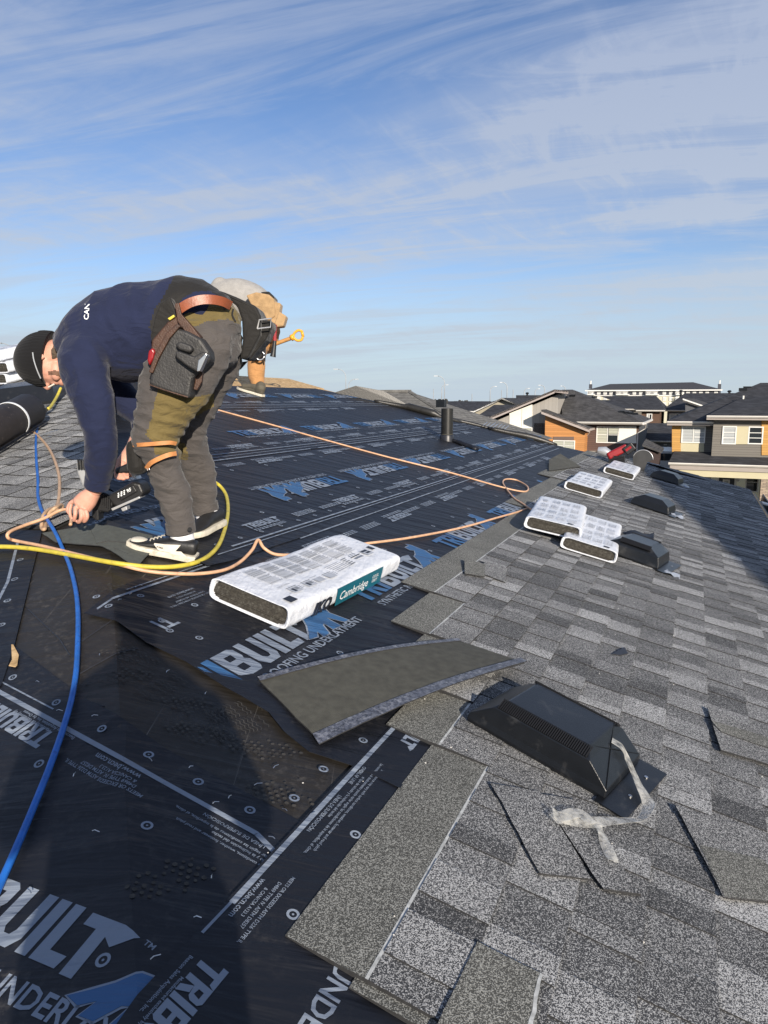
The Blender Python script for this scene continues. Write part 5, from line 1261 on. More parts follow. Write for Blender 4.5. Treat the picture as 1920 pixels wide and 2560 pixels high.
swall('roof_filler', [(eL.dot(S3), zE - .1), (sA + .3, zE - .1), (sA + .3, zr - .7), (eL.dot(S3) - .8, zE + 1.0)], MR1, h1, Uf + 4.2, Uf + 6)
gutter(F(1440, 1056, Uf)[0], eR.dot(S3) + .02, Uf, zE + .0, h1)
MB().prism([G3(F(1440, 1056, Uf)[0], Uf + .01, zE - .15), G3(sR + .45, Uf + .01, zE - .15), G3(sR + .45, U1, zE - .15), G3(F(1440, 1056, Uf)[0], U1, zE - .15)], UP * -.04).build('soffit', M_SOF, h1)
mb = MB(); q = eR + S3 * .02; mb.prism([q + UP * .0, q + C3 * 11.2, q + C3 * 11.2 - UP * .16, q - UP * .16], S3 * .12); mb.build('gutter', M_FASW, h1)
# orange wing in front
Uw = U1 - 1.5
wing = swall('wing_wall', [(F(1363, 1150, Uw)[0], GZ), (F(1461, 1150, Uw)[0], GZ), (F(1461, 1086, Uw)[0], F(1461, 1080, Uw)[1]), (F(1363, 1040, Uw)[0], F(1363, 1034, Uw)[1])], MS_ORG, h1, Uw, U1)
mb = MB(); sw1 = F(1461, 1086, Uw)[0]; mb.prism([G3(sw1 + .002, Uw + .002, GZ), G3(sw1 + .002, U1, GZ), G3(sw1 + .002, U1, F(1461, 1083, Uw)[1]), G3(sw1 + .002, Uw + .002, F(1461, 1083, Uw)[1])], S3 * .03); mb.build('wing_wall', MS_ORG, h1)
Uf2 = Uw - .55
fband([(1353, 1025.5), (1474, 1072)], 9, Uf2, .12, M_FASC, h1)
a, b2 = atu(1353, 1025, Uf2), atu(1474, 1071.5, Uf2); slab([a + UP * .03, b2 + UP * .03, b2 + C3 * 4.4 + UP * .03, a + C3 * 5.2 + UP * .03], .14, MR1, h1)
gs = b2.dot(S3); mb = MB(); mb.prism([b2 + S3 * .0, b2 + C3 * 2.6, b2 + C3 * 2.6 - UP * .15, b2 - UP * .15], S3 * .12); mb.build('gutter', M_FASC, h1)
window(1383, 1100, 1436, 1150, Uw, h1, ((0, .5, 'y'), (.5, 1, 'y')), bars=3)
wallpoly('lintel_panel', [(1384, 1100), (1435, 1100), (1435, 1091.5), (1384, 1091.5)], Uw, mat('brown_panel', (.15, .105, .085), .6, .05, 2), h1, .05)
# brown front: window, white panel, pipes
window(1492, 1066, 1546, 1108, U1, h1, ((0, .5, 'y'), (.5, 1, 'h')), bars=1)
wallpoly('wall_panel', [(1546, 1108), (1591, 1108), (1591, 1066), (1546, 1066)], U1, MP_WHITE, h1, .06)
z1 = F(1470, 1081, U1)[1]; sp = F(1466.5, 1100, U1)[0]
downpipe([b2 + C3 * 1.0 - UP * .1, G3(sp, U1 - .12, z1 - .3), G3(sp, U1 - .12, GZ + .3)], h1)
sp = F(1588, 1100, U1)[0]; downpipe([G3(sR + .5, Uf + .0, zE - .1), G3(sR + .45, U1 - .12, zE - .45), G3(sR - .05, U1 - .1, zE - .8), G3(sR - .05, U1 - .1, GZ)], h1)
downpipe([eR + C3 * 6 + S3 * .1 - UP * .1, eR + C3 * 6 - S3 * .5 - UP * .5, G3(sR + .06, Uf + 6, GZ)], h1)
wallpoly('foundation_skirt', [(1440, 1170), (1592, 1170), (1592, 1127), (1440, 1127)], U1, MB and mat('parging_grey', (.24, .23, .21), .8, .1, 1), h1, .06)
for px, py, dd in ((1432, 990, 4.4), (1486, 993, 5.2), (1555, 1030, 1.7), (1566, 1032, 1.7), (1577, 1033.5, 1.6), (1588, 1035, 1.5)):
    p = atu(px, py, Uf + dd); MB().box(p + UP * .02, (.4, .35, .16), Matrix((S3, C3, UP)).transposed()).build('roof_vent', M_VENT, h1)
# ---- yellow and taupe house on the right, U = 50
U2 = 50.0
h2 = thing('suburban_house', 'two storey taupe house with yellow wood panels, covered porch and stone pillar at right', 'house', G3(F(1800, 1100, U2)[0], U2, GZ), 'houses across the street')
zA = F(1700, 1056, U2)[1]; zP = F(1700, 1134, U2)[1]
sa, sb, sc_, sd_ = F(1681, 1100, U2)[0], F(1784, 1100, U2)[0], F(1906, 1100, U2)[0], F(2010, 1100, U2)[0]
swall('wall', [(sa, GZ), (sb, GZ), (sb, zA), (sa, zA)], MS_GREY, h2, U2, U2 + 9)
Ub = U2 - 0.9
zB = F(1850, 1043, Ub)[1]
sb2 = F(1781, 1100, Ub)[0]; sd2 = F(2010, 1100, Ub)[0]
swall('wall', [(sb2, zP - 1), (sd2, zP - 1), (sd2, zB), (sb2, zB)], MS_GREY, h2, Ub, U2 + 8)
for (x0, x1, U) in ((1680, 1702, U2), (1904, 2010, Ub)):
    wallpoly('wood_panel', [(x0, 1129.5 if U == U2 else 1138), (x1, 1129.5 if U == U2 else 1138), (x1, 1061 if U == U2 else 1047), (x0, 1061 if U == U2 else 1047)], U, MS_YEL, h2, .05)
wallpoly('wall_panel', [(1702, 1129.5), (1760, 1129.5), (1760, 1061), (1702, 1061)], U2, MP_CREAM, h2, .045)
window(1705, 1065, 1762, 1108, U2 - .045, h2, ((0, .5, 'b'), (.5, 1, 's')), bars=2)
window(1807, 1065, 1839, 1111, Ub, h2, ((0, 1, 's'),), bars=2)
wallpoly('wall_panel', [(1839, 1110.5), (1872, 1110.5), (1872, 1066), (1839, 1066)], Ub, MP_CREAM, h2, .05)
window(1872, 1066, 1906, 1111, Ub, h2, ((0, 1, 'g'),), bars=2)
# roofs
Ug = U2 - .7; e0 = atu(1668, 1053, Ug); zE2 = e0.z
Uh = Ub - .7; zE3 = atu(1800, 1039, Uh).z; f0 = atu(1767, 1039, Uh)
rdg = 7.5; tp = atu(1905, 957, Ug + rdg); zr2 = tp.z
slab([e0, atu(1786, 1054, Ug), G3(tp.dot(S3), Ug + rdg, zr2), G3(tp.dot(S3) - .1, Ug + rdg, zr2)], .15, MR2, h2)
sE = sd_ + 2
slab([G3(e0.dot(S3), Ug, zE2), G3(sE, Ug, zE2), G3(sE, Ug + rdg, zr2), G3(tp.dot(S3), Ug + rdg, zr2)], .15, MR2, h2)
slab([G3(e0.dot(S3), Ug, zE2), G3(tp.dot(S3), Ug + rdg, zr2), G3(e0.dot(S3), Ug + 2 * rdg, zE2)], .15, MR2, h2)
pk = atu(1856, 997, Uh + 4.0)
slab([f0, G3(sE, Uh, zE3), G3(sE, Uh + 4.6, pk.z + .4), pk + C3 * .6 + UP * .1], .15, MR2, h2)
slab([f0, pk + C3 * .6 + UP * .1, pk + C3 * 1.5 - UP * .6 , G3(f0.dot(S3), Uh + 3.2, zE3)], .15, MR2, h2)
gutter(e0.dot(S3), F(1787, 1054, Ug)[0], Ug, zE2, h2); gutter(f0.dot(S3), sE, Uh, zE3, h2)
for (s0_, s1_, ua, ub_, z_) in ((e0.dot(S3), sb, Ug, U2, zE2), (f0.dot(S3), sE, Uh, Ub, zE3)):
    MB().prism([G3(s0_, ua + .01, z_ - .16), G3(s1_, ua + .01, z_ - .16), G3(s1_, ub_, z_ - .16), G3(s0_, ub_, z_ - .16)], UP * -.10).build('soffit', M_SOF, h2)
wallpoly('frieze', [(1781, 1047), (2005, 1047), (2005, 1043), (1781, 1043)], Ub, M_WALLG, h2, .04)
# porch roof and porch
Up = U2 - 2.6; pz = atu(1700, 1157, Up).z; p0_ = F(1671, 1157, Up)[0]; pt = F(1676, 1131, U2)[1]
slab([G3(p0_, Up, pz), G3(sE, Up, pz), G3(sE, U2, pt + .1), G3(p0_ + .25, U2, pt + .1)], .12, MR2, h2, 'porch_roof')
gutter(p0_, sE, Up, pz, h2)
b0_ = atu(1675, 1166, Up + .25); rb0 = F(1675, 1166, Up + .25)
mb = MB(); rbox(mb, p0_ + .1, sE, Up + .02, Up + .2, pz - .42, pz - .14); mb.build('fascia', M_SOF, h2)
mb = MB(); rbox(mb, p0_ + .22, sE, Up + .1, Up + .5, pz - .82, pz - .42); mb.build('porch_beam', MP_CREAM, h2)
mb = MB(); rbox(mb, p0_ + .3, p0_ + .95, Up + .12, Up + .6, GZ, pz - .82); mb.build('pillar', M_STONE, h2)
s_p = F(1903, 1200, Up)[0]; mb = MB(); rbox(mb, s_p, s_p + 2.5, Up - .02, Up + .6, GZ, pz - .83); mb.build('pillar', M_STONE, h2)
mb = MB(); rbox(mb, p0_ + .3, sE, Up + .1, U2, GZ, GZ + 0.45); mb.build('porch_floor', M_CONC, h2)
# porch wall details
sdr = F(1792, 1200, U2)[0]; mb = MB(); dz = pz - .75
rbox(mb, sdr, sdr + .12, U2 - .08, U2, GZ + .45, dz); rbox(mb, sdr + 1.02, sdr + 1.14, U2 - .08, U2, GZ + .45, dz); rbox(mb, sdr + .12, sdr + 1.02, U2 - .08, U2, dz - .12, dz); mb.build('door_frame', M_FRAME, h2)
mb = MB(); rbox(mb, sdr + .12, sdr + 1.02, U2 - .05, U2 - .01, GZ + .46, dz - .12); dr_ = mb.build('door', mat('door_dark', (.03, .034, .042), .4, .1, 4), h2)
mb = MB(); rbox(mb, sdr + .35, sdr + .75, U2 - .075, U2 - .051, dz - .95, dz - .42); mb.build('door_window', M_FRAME, dr_)
mb = MB(); rbox(mb, sdr + .43, sdr + .67, U2 - .079, U2 - .0752, dz - .9, dz - .5); mb.build('glazing', M_BLIND, dr_)
mb = MB(); c = G3(sdr + .57, U2 - .12, dz - 1.02)
mb.tube([c + S3 * (.13 * math.cos(k * 6.283 / 12)) + UP * (.13 * math.sin(k * 6.283 / 12)) for k in range(13)], .05, 6); mb.build('wreath', M_RED, dr_, smooth=True)
window2(F(1726, 1200, U2)[0], F(1757, 1200, U2)[0], dz - 1.3, dz, U2, h2, ((0, 1, 'b'),), bars=1)
window2(F(1864, 1200, U2)[0], F(1897, 1200, U2)[0], dz - 1.15, dz + .1, U2, h2, ((0, 1, 'g'),), bars=1)
mb = MB(); c = G3(F(1845, 1190, U2)[0], U2 - .1, dz - .35); mb.box(c, (.2, .14, .32), Matrix((S3, C3, UP)).transposed()); mb.build('porch_lamp', M_FRAME, h2)
for px, py, dd in ((1868, 970, 6.6), (1857, 974, 6.0)): 
    p = atu(px, py, Ug + dd); MB().box(p, (.5, .4, .22), Matrix((S3, C3, UP)).transposed()).build('roof_vent', M_VENT, h2)
mb = MB(); p = atu(1858, 997, Uh + 4.1); mb.tube([p - UP * .1, p + UP * .2], .06, 8); mb.build('pipe_stub', M_FASW, h2)

# ---- houses in between and behind, simple hip blocks with gutters and windows
def hipblock(label, px0, px1, pyE, pyR, U, depth, rx0, rx1, wm_, rm_, fas=None, walls=True, name='suburban_house', group='houses beyond the first row', wins=(), vents=()):
    Ue = U - .5; a, b_ = F(px0, pyE, Ue), F(px1, pyE, Ue); zE = a[1]; zr = atu(rx0, pyR, Ue + depth / 2).z
    r0, r1 = F(rx0, pyR, Ue + depth / 2)[0], F(rx1, pyR, Ue + depth / 2)[0]
    t = thing(name, label, 'house', G3((a[0] + b_[0]) / 2, U, GZ), group)
    A, B, C_, D_ = G3(a[0], Ue, zE), G3(b_[0], Ue, zE), G3(b_[0], Ue + depth, zE), G3(a[0], Ue + depth, zE); R0, R1 = G3(r0, Ue + depth / 2, zr), G3(r1, Ue + depth / 2, zr)
    mb = MB(); mb.add([A, B, C_, D_, R0, R1], [(0, 1, 5, 4), (1, 2, 5), (2, 3, 4, 5), (3, 0, 4), (0, 3, 2, 1)]); mb.build('roof', rm_, t)
    gutter(a[0], b_[0], Ue, zE, t, fas or M_FASW)
    swall('wall', [(a[0] + .5, GZ), (b_[0] - .5, GZ), (b_[0] - .5, zE - .05), (a[0] + .5, zE - .05)], wm_, t, U, U + depth - 1)
    for w_ in wins: window(*w_, U, t, ((0, .5, 'b'), (.5, 1, 'g')), bars=0)
    for (x, y, k) in vents:
        p = atu(x, y, Ue + depth / 2 * k); vent_turtle(p.dot(S3), p.dot(C3), p.z, t)
    return t
hipblock('dark brown house with black roof between the orange and taupe houses', 1590, 1663, 1025, 990, 75, 12, 1500, 1640, mat('wall_dark_brown', (.10, .055, .035), .7, .1, 2), MR2, wins=((1617, 1034, 1630, 1050),))  # walls in one plain dark brown
h5 = hipblock('grey house with black roof behind the taupe house, small shed dormer on its roof', 1655, 1800, 1025, 983, 80, 14, 1712, 1900, sidingmat('siding_blue_grey', (.13, .14, .16)), MR2, wins=((1674, 1034, 1706, 1050),), vents=((1702, 985, 1), (1823, 986, 1)))
# dormer
Ud = 78.5
wallpoly('dormer_wall', [(1714, 1008), (1760, 1013), (1756, 1030), (1714, 1032)], Ud, MS_DK, h5, 2.0)
a, b2 = atu(1707, 996, Ud - 2.3), atu(1757, 1013, Ud - 2.3); slab([a, b2, b2 + C3 * 5 + S3 * 1.0, a + C3 * 5 + S3 * 1], .3, MR1, h5, 'dormer_roof'); fband([(1707, 996), (1757, 1013)], 3.6, Ud - 2.35, .05, M_FRAME, h5)
hipblock('low black roofed house in front of the apartment block', 1530, 1650, 1022, 1000, 95, 16, 1490, 1590, MS_GREY, MR2)
hipblock('dark roofed house with a roof turbine behind the orange winged house', 1290, 1420, 1024, 988, 82, 12, 1290, 1390, MS_GREY, MR2, vents=((1318, 990, 1),))
# white gabled house at left of it
hg = thing('suburban_house', 'house with white edged gable left of the orange wing', 'house', G3(F(1250, 1040, 70)[0], 70, GZ), 'houses beyond the first row')
ga, gb, gc = atu(1184, 1028, 70), atu(1255, 996, 70), atu(1290, 1010, 70)
mb = MB(); mb.prism([G3(ga.dot(S3), 70, GZ), G3(gc.dot(S3), 70, GZ), gc, gb, ga], C3 * 9); mb.build('wall', mat('gable_beige', (.36, .33, .26), .7, .05, 2), hg)
fband([(1160, 1027), (1184, 1028), (1255, 995), (1289, 1009)], 3.2, 69.4, .1, M_FRAME, hg)
for p_, q_ in ((atu(1182, 1026.5, 69.4), atu(1255, 994.5, 69.4)), (atu(1255, 994.5, 69.4), atu(1290, 1009, 69.4))): slab([p_, q_, q_ + C3 * 10, p_ + C3 * 10], .15, MR2, hg)
hipblock('low wide house with charcoal roof below the street lamps', 1115, 1260, 1030, 1003, 90, 14, 1120, 1225, MS_GREY, MR2)
hipblock('dark roofed house just left of the orange winged house, nearer its fascia', 1190, 1300, 1042, 1012, 64, 9, 1235, 1300, MS_DK, MR2)
# near grey roof at left centre (neighbour's house)
hn = thing('suburban_house', 'neighbouring house with weathered light grey shingle roof behind the rolled underlayment edge', 'house', G3(F(1060, 1050, 26)[0], 26, GZ), 'houses beyond the first row')
Un = 26.0; q0 = atu(962, 978, Un + 5); q1 = atu(1022, 979, Un + 5); e0n = atu(1262, 1128, Un); zn = e0n.z
k_ = (q1.z - zn)
mb = MB(); sl = F(700, 1100, Un)[0]; s_r = e0n.dot(S3)
L0, L1, L2, L3_ = G3(sl, Un, zn), G3(s_r, Un, zn), G3(s_r, Un + 10, zn), G3(sl, Un + 10, zn); T0, T1 = G3(F(900, 979, Un + 5)[0], Un + 5, q1.z), G3(q1.dot(S3), Un + 5, q1.z)
mb.add([L0, L1, L2, L3_, T0, T1], [(0, 1, 5, 4), (1, 2, 5), (2, 3, 4, 5), (3, 0, 4), (0, 3, 2, 1)]); mb.build('roof', MR3, hn)
mb = MB(); mb.tube([T0, T1 + S3 * .1], .10, 6); mb.tube([T1, L1], .09, 6); mb.build('ridge_cap', MR3, hn)
swall('wall', [(sl + .5, GZ), (s_r - .5, GZ), (s_r - .5, zn - .02), (sl + .5, zn - .02)], MS_GREY, hn, Un + .5, Un + 9.5)
p = atu(1103, 1015, Un + 1.5); MB().box(p + UP * .1, (.35, .3, .3), Matrix((S3, C3, UP)).transposed()).build('roof_vent', M_VENT, hn)
# shed and garage by the gap
sh = thing('garden_shed', 'small brown shed with grey shingled roof in the gap between the two houses', 'shed', G3(F(1635, 1150, 46)[0], 46, GZ))
Us = 47.0; mb = MB(); a0, a1 = F(1608, 1150, Us)[0], F(1646, 1150, Us)[0]; zt_ = F(1650, 1138, Us)[1]; zl = F(1610, 1118, Us)[1]
mb.prism([G3(a0, Us, GZ), G3(a1, Us, GZ), G3(a1, Us, zt_), G3(a0, Us, zl)], C3 * 3); mb.build('wall', mat('shed_brown', (.045, .028, .025), .8, .1, 2), sh)
slab([atu(1606, 1111, Us - .2), atu(1654, 1128, Us - .2), atu(1654, 1128, Us - .2) + C3 * 3.3, atu(1606, 1111, Us - .2) + C3 * 3.3 + UP * .2], .12, MR1, sh)
gr = thing('garage', 'grey garage with dark roof and white eave seen through the gap between the houses', 'garage', G3(F(1650, 1100, 66)[0], 66, GZ))
Uq = 64.0; a0, a1 = F(1590, 1100, Uq)[0], F(1700, 1100, Uq)[0]; ze = F(1650, 1102, Uq)[1]
slab([G3(a0, Uq, ze), G3(a1, Uq, ze), G3(a1, Uq + 5, atu(1650, 1058, Uq + 5).z), G3(a0, Uq + 5, atu(1650, 1058, Uq + 5).z)], .15, MR2, gr); gutter(a0, a1, Uq, ze, gr)
swall('wall', [(a0, GZ), (a1, GZ), (a1, ze - .1), (a0, ze - .1)], sidingmat('siding_pale_grey', (.20, .21, .22)), gr, Uq + .4, Uq + 5)
mb = MB(); rbox(mb, a0 + 2.2, a1 - 1, Uq + .33, Uq + .4, F(1650, 1113, Uq)[1], F(1650, 1110, Uq)[1]); mb.build('trim_board', M_FRAME, gr)
# parked white pickup
M_CAR = mat('car_paint_white', (.60, .60, .60), .25, .02, 2); M_TYRE = mat('tyre', (.02, .02, .02), .8, .1, 20)
Uc = 52.0; cc = atu(1668, 1150, Uc); cs = cc.dot(S3); pk_ = thing('parked_pickup', 'white pickup truck parked in the gap between the shed and the taupe house', 'pickup', G3(cs, Uc, GZ))
zt2 = F(1662, 1128, Uc)[1]; base_ = zt2 - 1.85
if base_ < GZ: base_ = GZ
prof = [(-.95, .35), (-.98, .9), (-.95, 1.12), (-.78, 1.2), (-.68, 1.75), (-.5, 1.85), (.5, 1.85), (.68, 1.75), (.78, 1.2), (.95, 1.12), (.98, .9), (.95, .35)]
mb = MB(); mb.prism([G3(cs + a, Uc, base_ + b) for a, b in prof], C3 * 4.8); o = mb.build('body', M_CAR, pk_); 
mb = MB(); mb.prism([G3(cs + a, Uc - .02, base_ + b) for a, b in ((-.68, 1.22), (.68, 1.22), (.58, 1.7), (-.58, 1.7))], C3 * .03); mb.build('windscreen', M_GLASS, pk_)
for a in (-.8, .8):
    for u_ in (.9, 3.8):
        c = G3(cs + a, Uc + u_, base_ + .36); MB().tube([c - S3 * .13, c + S3 * .13], .36, 16).build('wheel', M_TYRE, pk_, smooth=40)
for a in (-.72, .72): MB().box(G3(cs + a, Uc - .02, base_ + .95), (.3, .05, .14), Matrix((S3, C3, UP)).transposed()).build('headlight', M_FRAME, pk_)
# fence bit
mb = MB()
fn = thing('timber_fence', 'low dark timber fence panel behind our roof edge, below the white pickup', 'fence', G3(F(1650, 1170, 40)[0], 40, GZ))
for k in range(14):
    a = F(1600, 1170, 40)[0] + k * .18; MB().prism([G3(a, 40, GZ), G3(a + .165, 40, GZ), G3(a + .165, 40, GZ + 1.7), G3(a, 40, GZ + 1.7)], C3 * .03).build('board', mat('fence_red_brown', (.10, .03, .025), .8, .1, 5) if k == 0 else bpy.data.materials['fence_red_brown'], fn)

# ---- long apartment building far off
UA = 262.0
ap = thing('apartment_building', 'long far apartment building with dark roof, white trim and rows of balconies', 'apartment building', G3(F(1640, 1000, UA)[0], UA, GZ))
AX = lambda px, py, U=UA: F(px, py, U)
M_AW = mat('apartment_wall_dark', (.055, .058, .072), .8, .1, .5); M_AC = mat('apartment_wall_cream', (.55, .52, .40), .8, .05, .5)
mb = MB()
aL, aR = AX(1470, 980)[0], AX(1802, 980)[0]; zT = AX(1600, 975)[1]; zM = AX(1600, 989)[1]
rbox(mb, aL, aR, UA, UA + 16, zM, zT); mb.build('wall', M_AW, ap)
mb = MB(); rbox(mb, aL, aR, UA + .1, UA + 16, GZ, zM); mb.build('wall', M_AC, ap)
mb = MB(); rL, rR = AX(1464, 975)[0], AX(1806, 973)[0]; mb.add([G3(rL, UA - 1, zT), G3(rR, UA - 1, zT), G3(rR, UA + 18, zT), G3(rL, UA + 18, zT), G3(AX(1525, 959, UA + 8)[0], UA + 8, AX(1525, 960, UA + 8)[1]), G3(AX(1733, 954, UA + 8)[0], UA + 8, AX(1733, 955.5, UA + 8)[1])], [(0, 1, 5, 4), (1, 2, 5), (2, 3, 4, 5), (3, 0, 4), (0, 3, 2, 1)]); mb.build('roof', mat('apartment_roof', (.045, .046, .052), .9, .1, 2), ap)
mb = MB(); rbox(mb, rL, rR, UA - 1.05, UA - 1, zT - .35, zT + .05); rbox(mb, aL, aR, UA - .12, UA, zM - .2, zM + .15); mb.build('fascia', M_FRAME, ap)
x = 1480; wz = [(978.5, 986.5), (992, 1002), (1006, 1016)]
for row, (y0, y1) in enumerate(wz):
    for px in [1478, 1497, 1513, 1528, 1548, 1562, 1586, 1602, 1622, 1638, 1661, 1677, 1692, 1706, 1720, 1736, 1752, 1768, 1790]:
        s0, z1_ = AX(px - 4, y0); s1, z0_ = AX(px + 4, y1)
        mb = MB(); rbox(mb, s0, s1, UA - .1, UA - .02, z0_, z1_); o = mb.build('window', M_FRAME, ap)
        mb = MB(); d_ = (s1 - s0)
        rbox(mb, s0 + .25, s0 + d_ / 2 - .12, UA - .14, UA - .105, z0_ + .25, z1_ - .25); rbox(mb, s0 + d_ / 2 + .12, s1 - .25, UA - .14, UA - .105, z0_ + .25, z1_ - .25); mb.build('pane', M_BLIND, o)
for (x0, x1) in ((1470, 1488), (1541, 1574), (1615, 1648), (1690, 1705)):
    for y in (987.5, 1001.5):
        s0, z0_ = AX(x0, y); s1, _ = AX(x1, y); mb = MB(); rbox(mb, s0, s1, UA - 1.6, UA - .15, z0_, z0_ + .3); 
        for k in range(int((x1 - x0) / 2.2)): a = s0 + k * (s1 - s0) / ((x1 - x0) / 2.2); rbox(mb, a, a + .1, UA - 1.6, UA - 1.5, z0_ + .3, z0_ + 1.3)
        rbox(mb, s0, s1, UA - 1.6, UA - 1.5, z0_ + 1.3, z0_ + 1.4); mb.build('balcony', M_FRAME, ap)
for px in (1474, 1799):
    a, z_ = AX(px, 968); mb = MB(); rbox(mb, a - .5, a + .5, UA + 2, UA + 3, z_ - .5, z_ + 1.1); mb.build('chimney', M_AW, ap)
    mb = MB(); c = G3(a, UA + 2.5, z_ + 1.1); mb.tube([c, c + UP * 1.2], .22, 6); mb.build('flue', M_FRAME, ap)
# ---- street lamps along the far road
M_POLE = mat('galvanised_pole', (.34, .36, .38), .5, .1, 1, metal=.2)
def lamp(px, ptop, pbase, side, reach=18, label=None, U=None):
    D = 6.2 * FPX / max(20, (1001 - ptop)) if U is None else U
    D = min(D, 330)
    p = aty(px, 1001, D); zt = aty(px, ptop, D).z; b0 = Vector((p.x, p.y, GZ)); R0 = reach / FPX * D; X = Vector((1, 0, 0)) * side
    t = thing('street_lamp', label, 'street lamp', b0, 'curved street lamps on the horizon')
    pts = [b0, Vector((p.x, p.y, zt - R0 * .9))]
    for k in range(1, 8):
        a = math.pi / 2 * k / 7; pts.append(Vector((p.x, p.y, zt - R0 * .9)) + X * (R0 * .85 * (1 - math.cos(a))) + UP * (R0 * .9 * math.sin(a)))
    r_ = max(.07, .0006 * D)
    MB().tube(pts, [r_ * 1.2, r_] + [r_ * .8] * 7, 6).build('pole', M_POLE, t, smooth=True)
    MB().box(pts[-1] + X * (R0 * .25), (max(.5, R0 * .5), .25, .1 + r_)).build('lamp_head', M_POLE, t)
for px, pt, sd_, rc_, lb in [(865, 923, -1, 22, 'tall street lamp above the rolled membrane, arm to the left'), (872, 948, 1, 18, 'shorter street lamp beside the rolled membrane, arm to the right'), (1111, 940, -1, 20, 'tallest street lamp of the pair beside the vent pipe, arm to the left'), (1104, 962, 1, 12, 'shorter street lamp of the pair above the vent pipe, arm to the right'), (1225, 966, 1, 12, 'street lamp left of the orange winged house with its arm to the right'), (1267, 956, -1, 14, 'street lamp directly left of the dark roof ridge, arm to the left'), (1310, 971, 1, 10, 'small street lamp behind the roof turbine, arm to the right'), (1337, 972, 1, 9, 'smallest street lamp right of the roof turbine, arm to the right'), (1361, 963, -1, 12, 'street lamp above the taupe fascia, arm to the left'), (1412, 965, -1, 9, 'street lamp just above the top of the taupe fascia')]:
    lamp(px, pt, 1000, sd_, rc_, lb)
lamp(46, 858, 1000, -1, 36, 'street lamp behind the worker\'s black hat, arm to the left', 95)
for px, pt in ((1084, 972), (1254, 975), (1283, 974), (1180, 985)):
    D = 250; p = aty(px, 1001, D); tag(MB().tube([Vector((p.x, p.y, GZ)), aty(px, pt, D)], .14, 6).build('utility_pole', M_POLE, None), {1084: 'thin utility pole left of the vent pipe lamps', 1254: 'thin utility pole between two street lamps', 1283: 'thin utility pole left of the roof turbine', 1180: 'low thin utility pole right of the vent pipe'}[px], 'pole', 'thin poles on the horizon')
# ---- distant tree belt
M_TREE = mat('far_tree_belt', (0.05, 0.047, 0.040), .95, .4, .05)
mb = MB(); r = random.Random(2); x = -900
while x < 1200:
    D = 900 + r.uniform(-60, 60); hgt = 6.5 + 3.5 * noise.noise(Vector((x * .01, 0, 0))) + r.uniform(0, 2.5); wd_ = r.uniform(8, 18); c = Vector((x, D, GZ)); n = 7
    v = [c + Vector((wd_ / 2 * math.cos(6.283 * k / n), wd_ / 2 * math.sin(6.283 * k / n), hgt * r.uniform(.3, .55))) for k in range(n)]; v2 = [c + Vector((wd_ * .3 * math.cos(6.283 * k / n), wd_ * .3 * math.sin(6.283 * k / n), hgt * r.uniform(.75, 1.0))) for k in range(n)]; v0 = [c + Vector((wd_ / 2.4 * math.cos(6.283 * k / n), wd_ / 2.4 * math.sin(6.283 * k / n), 0)) for k in range(n)]
    mb.rings([v0, v, v2]); x += wd_ * .55
tag(mb.build('tree_belt', M_TREE, None, kind='stuff'), 'far low belt of bare dark trees along the horizon', 'tree belt')
# ---- unseen house added at our right, shaped to shade the far lower corner
hs = thing('shade_caster_house', 'unseen tall house shape added on the right, outside the frame, to shade our far roof corner', 'house', G3(12, -4, GZ))
SH = Vector((SUNV.x, SUNV.y, 0)).normalized(); QH = Vector((-SH.y, SH.x, 0))
if QH.dot(C3) < 0: QH = -QH
PQ = lambda q, d, z: QH * q + SH * d + UP * z
d0 = 8.0; prof = [(4.05, GZ), (11.6, GZ), (11.6, 2.3), (8.7, 5.35), (7.9, 5.1), (4.05, 2.42)]
q0 = W(.57, 5.82).dot(QH)
mb = MB(); mb.prism([PQ(q, d0, z) for q, z in prof], SH * 8); mb.build('wall', MS_GREY, hs)
mb = MB(); mb.prism([PQ(q, d0 - .3, z) for q, z in [(3.85, 2.30), (8.0, 5.2), (8.7, 5.5), (11.9, 2.2), (11.9, 2.05), (8.7, 5.3), (8.0, 5.0), (3.85, 2.14)]], SH * 8.6); mb.build('roof', MR2, hs)
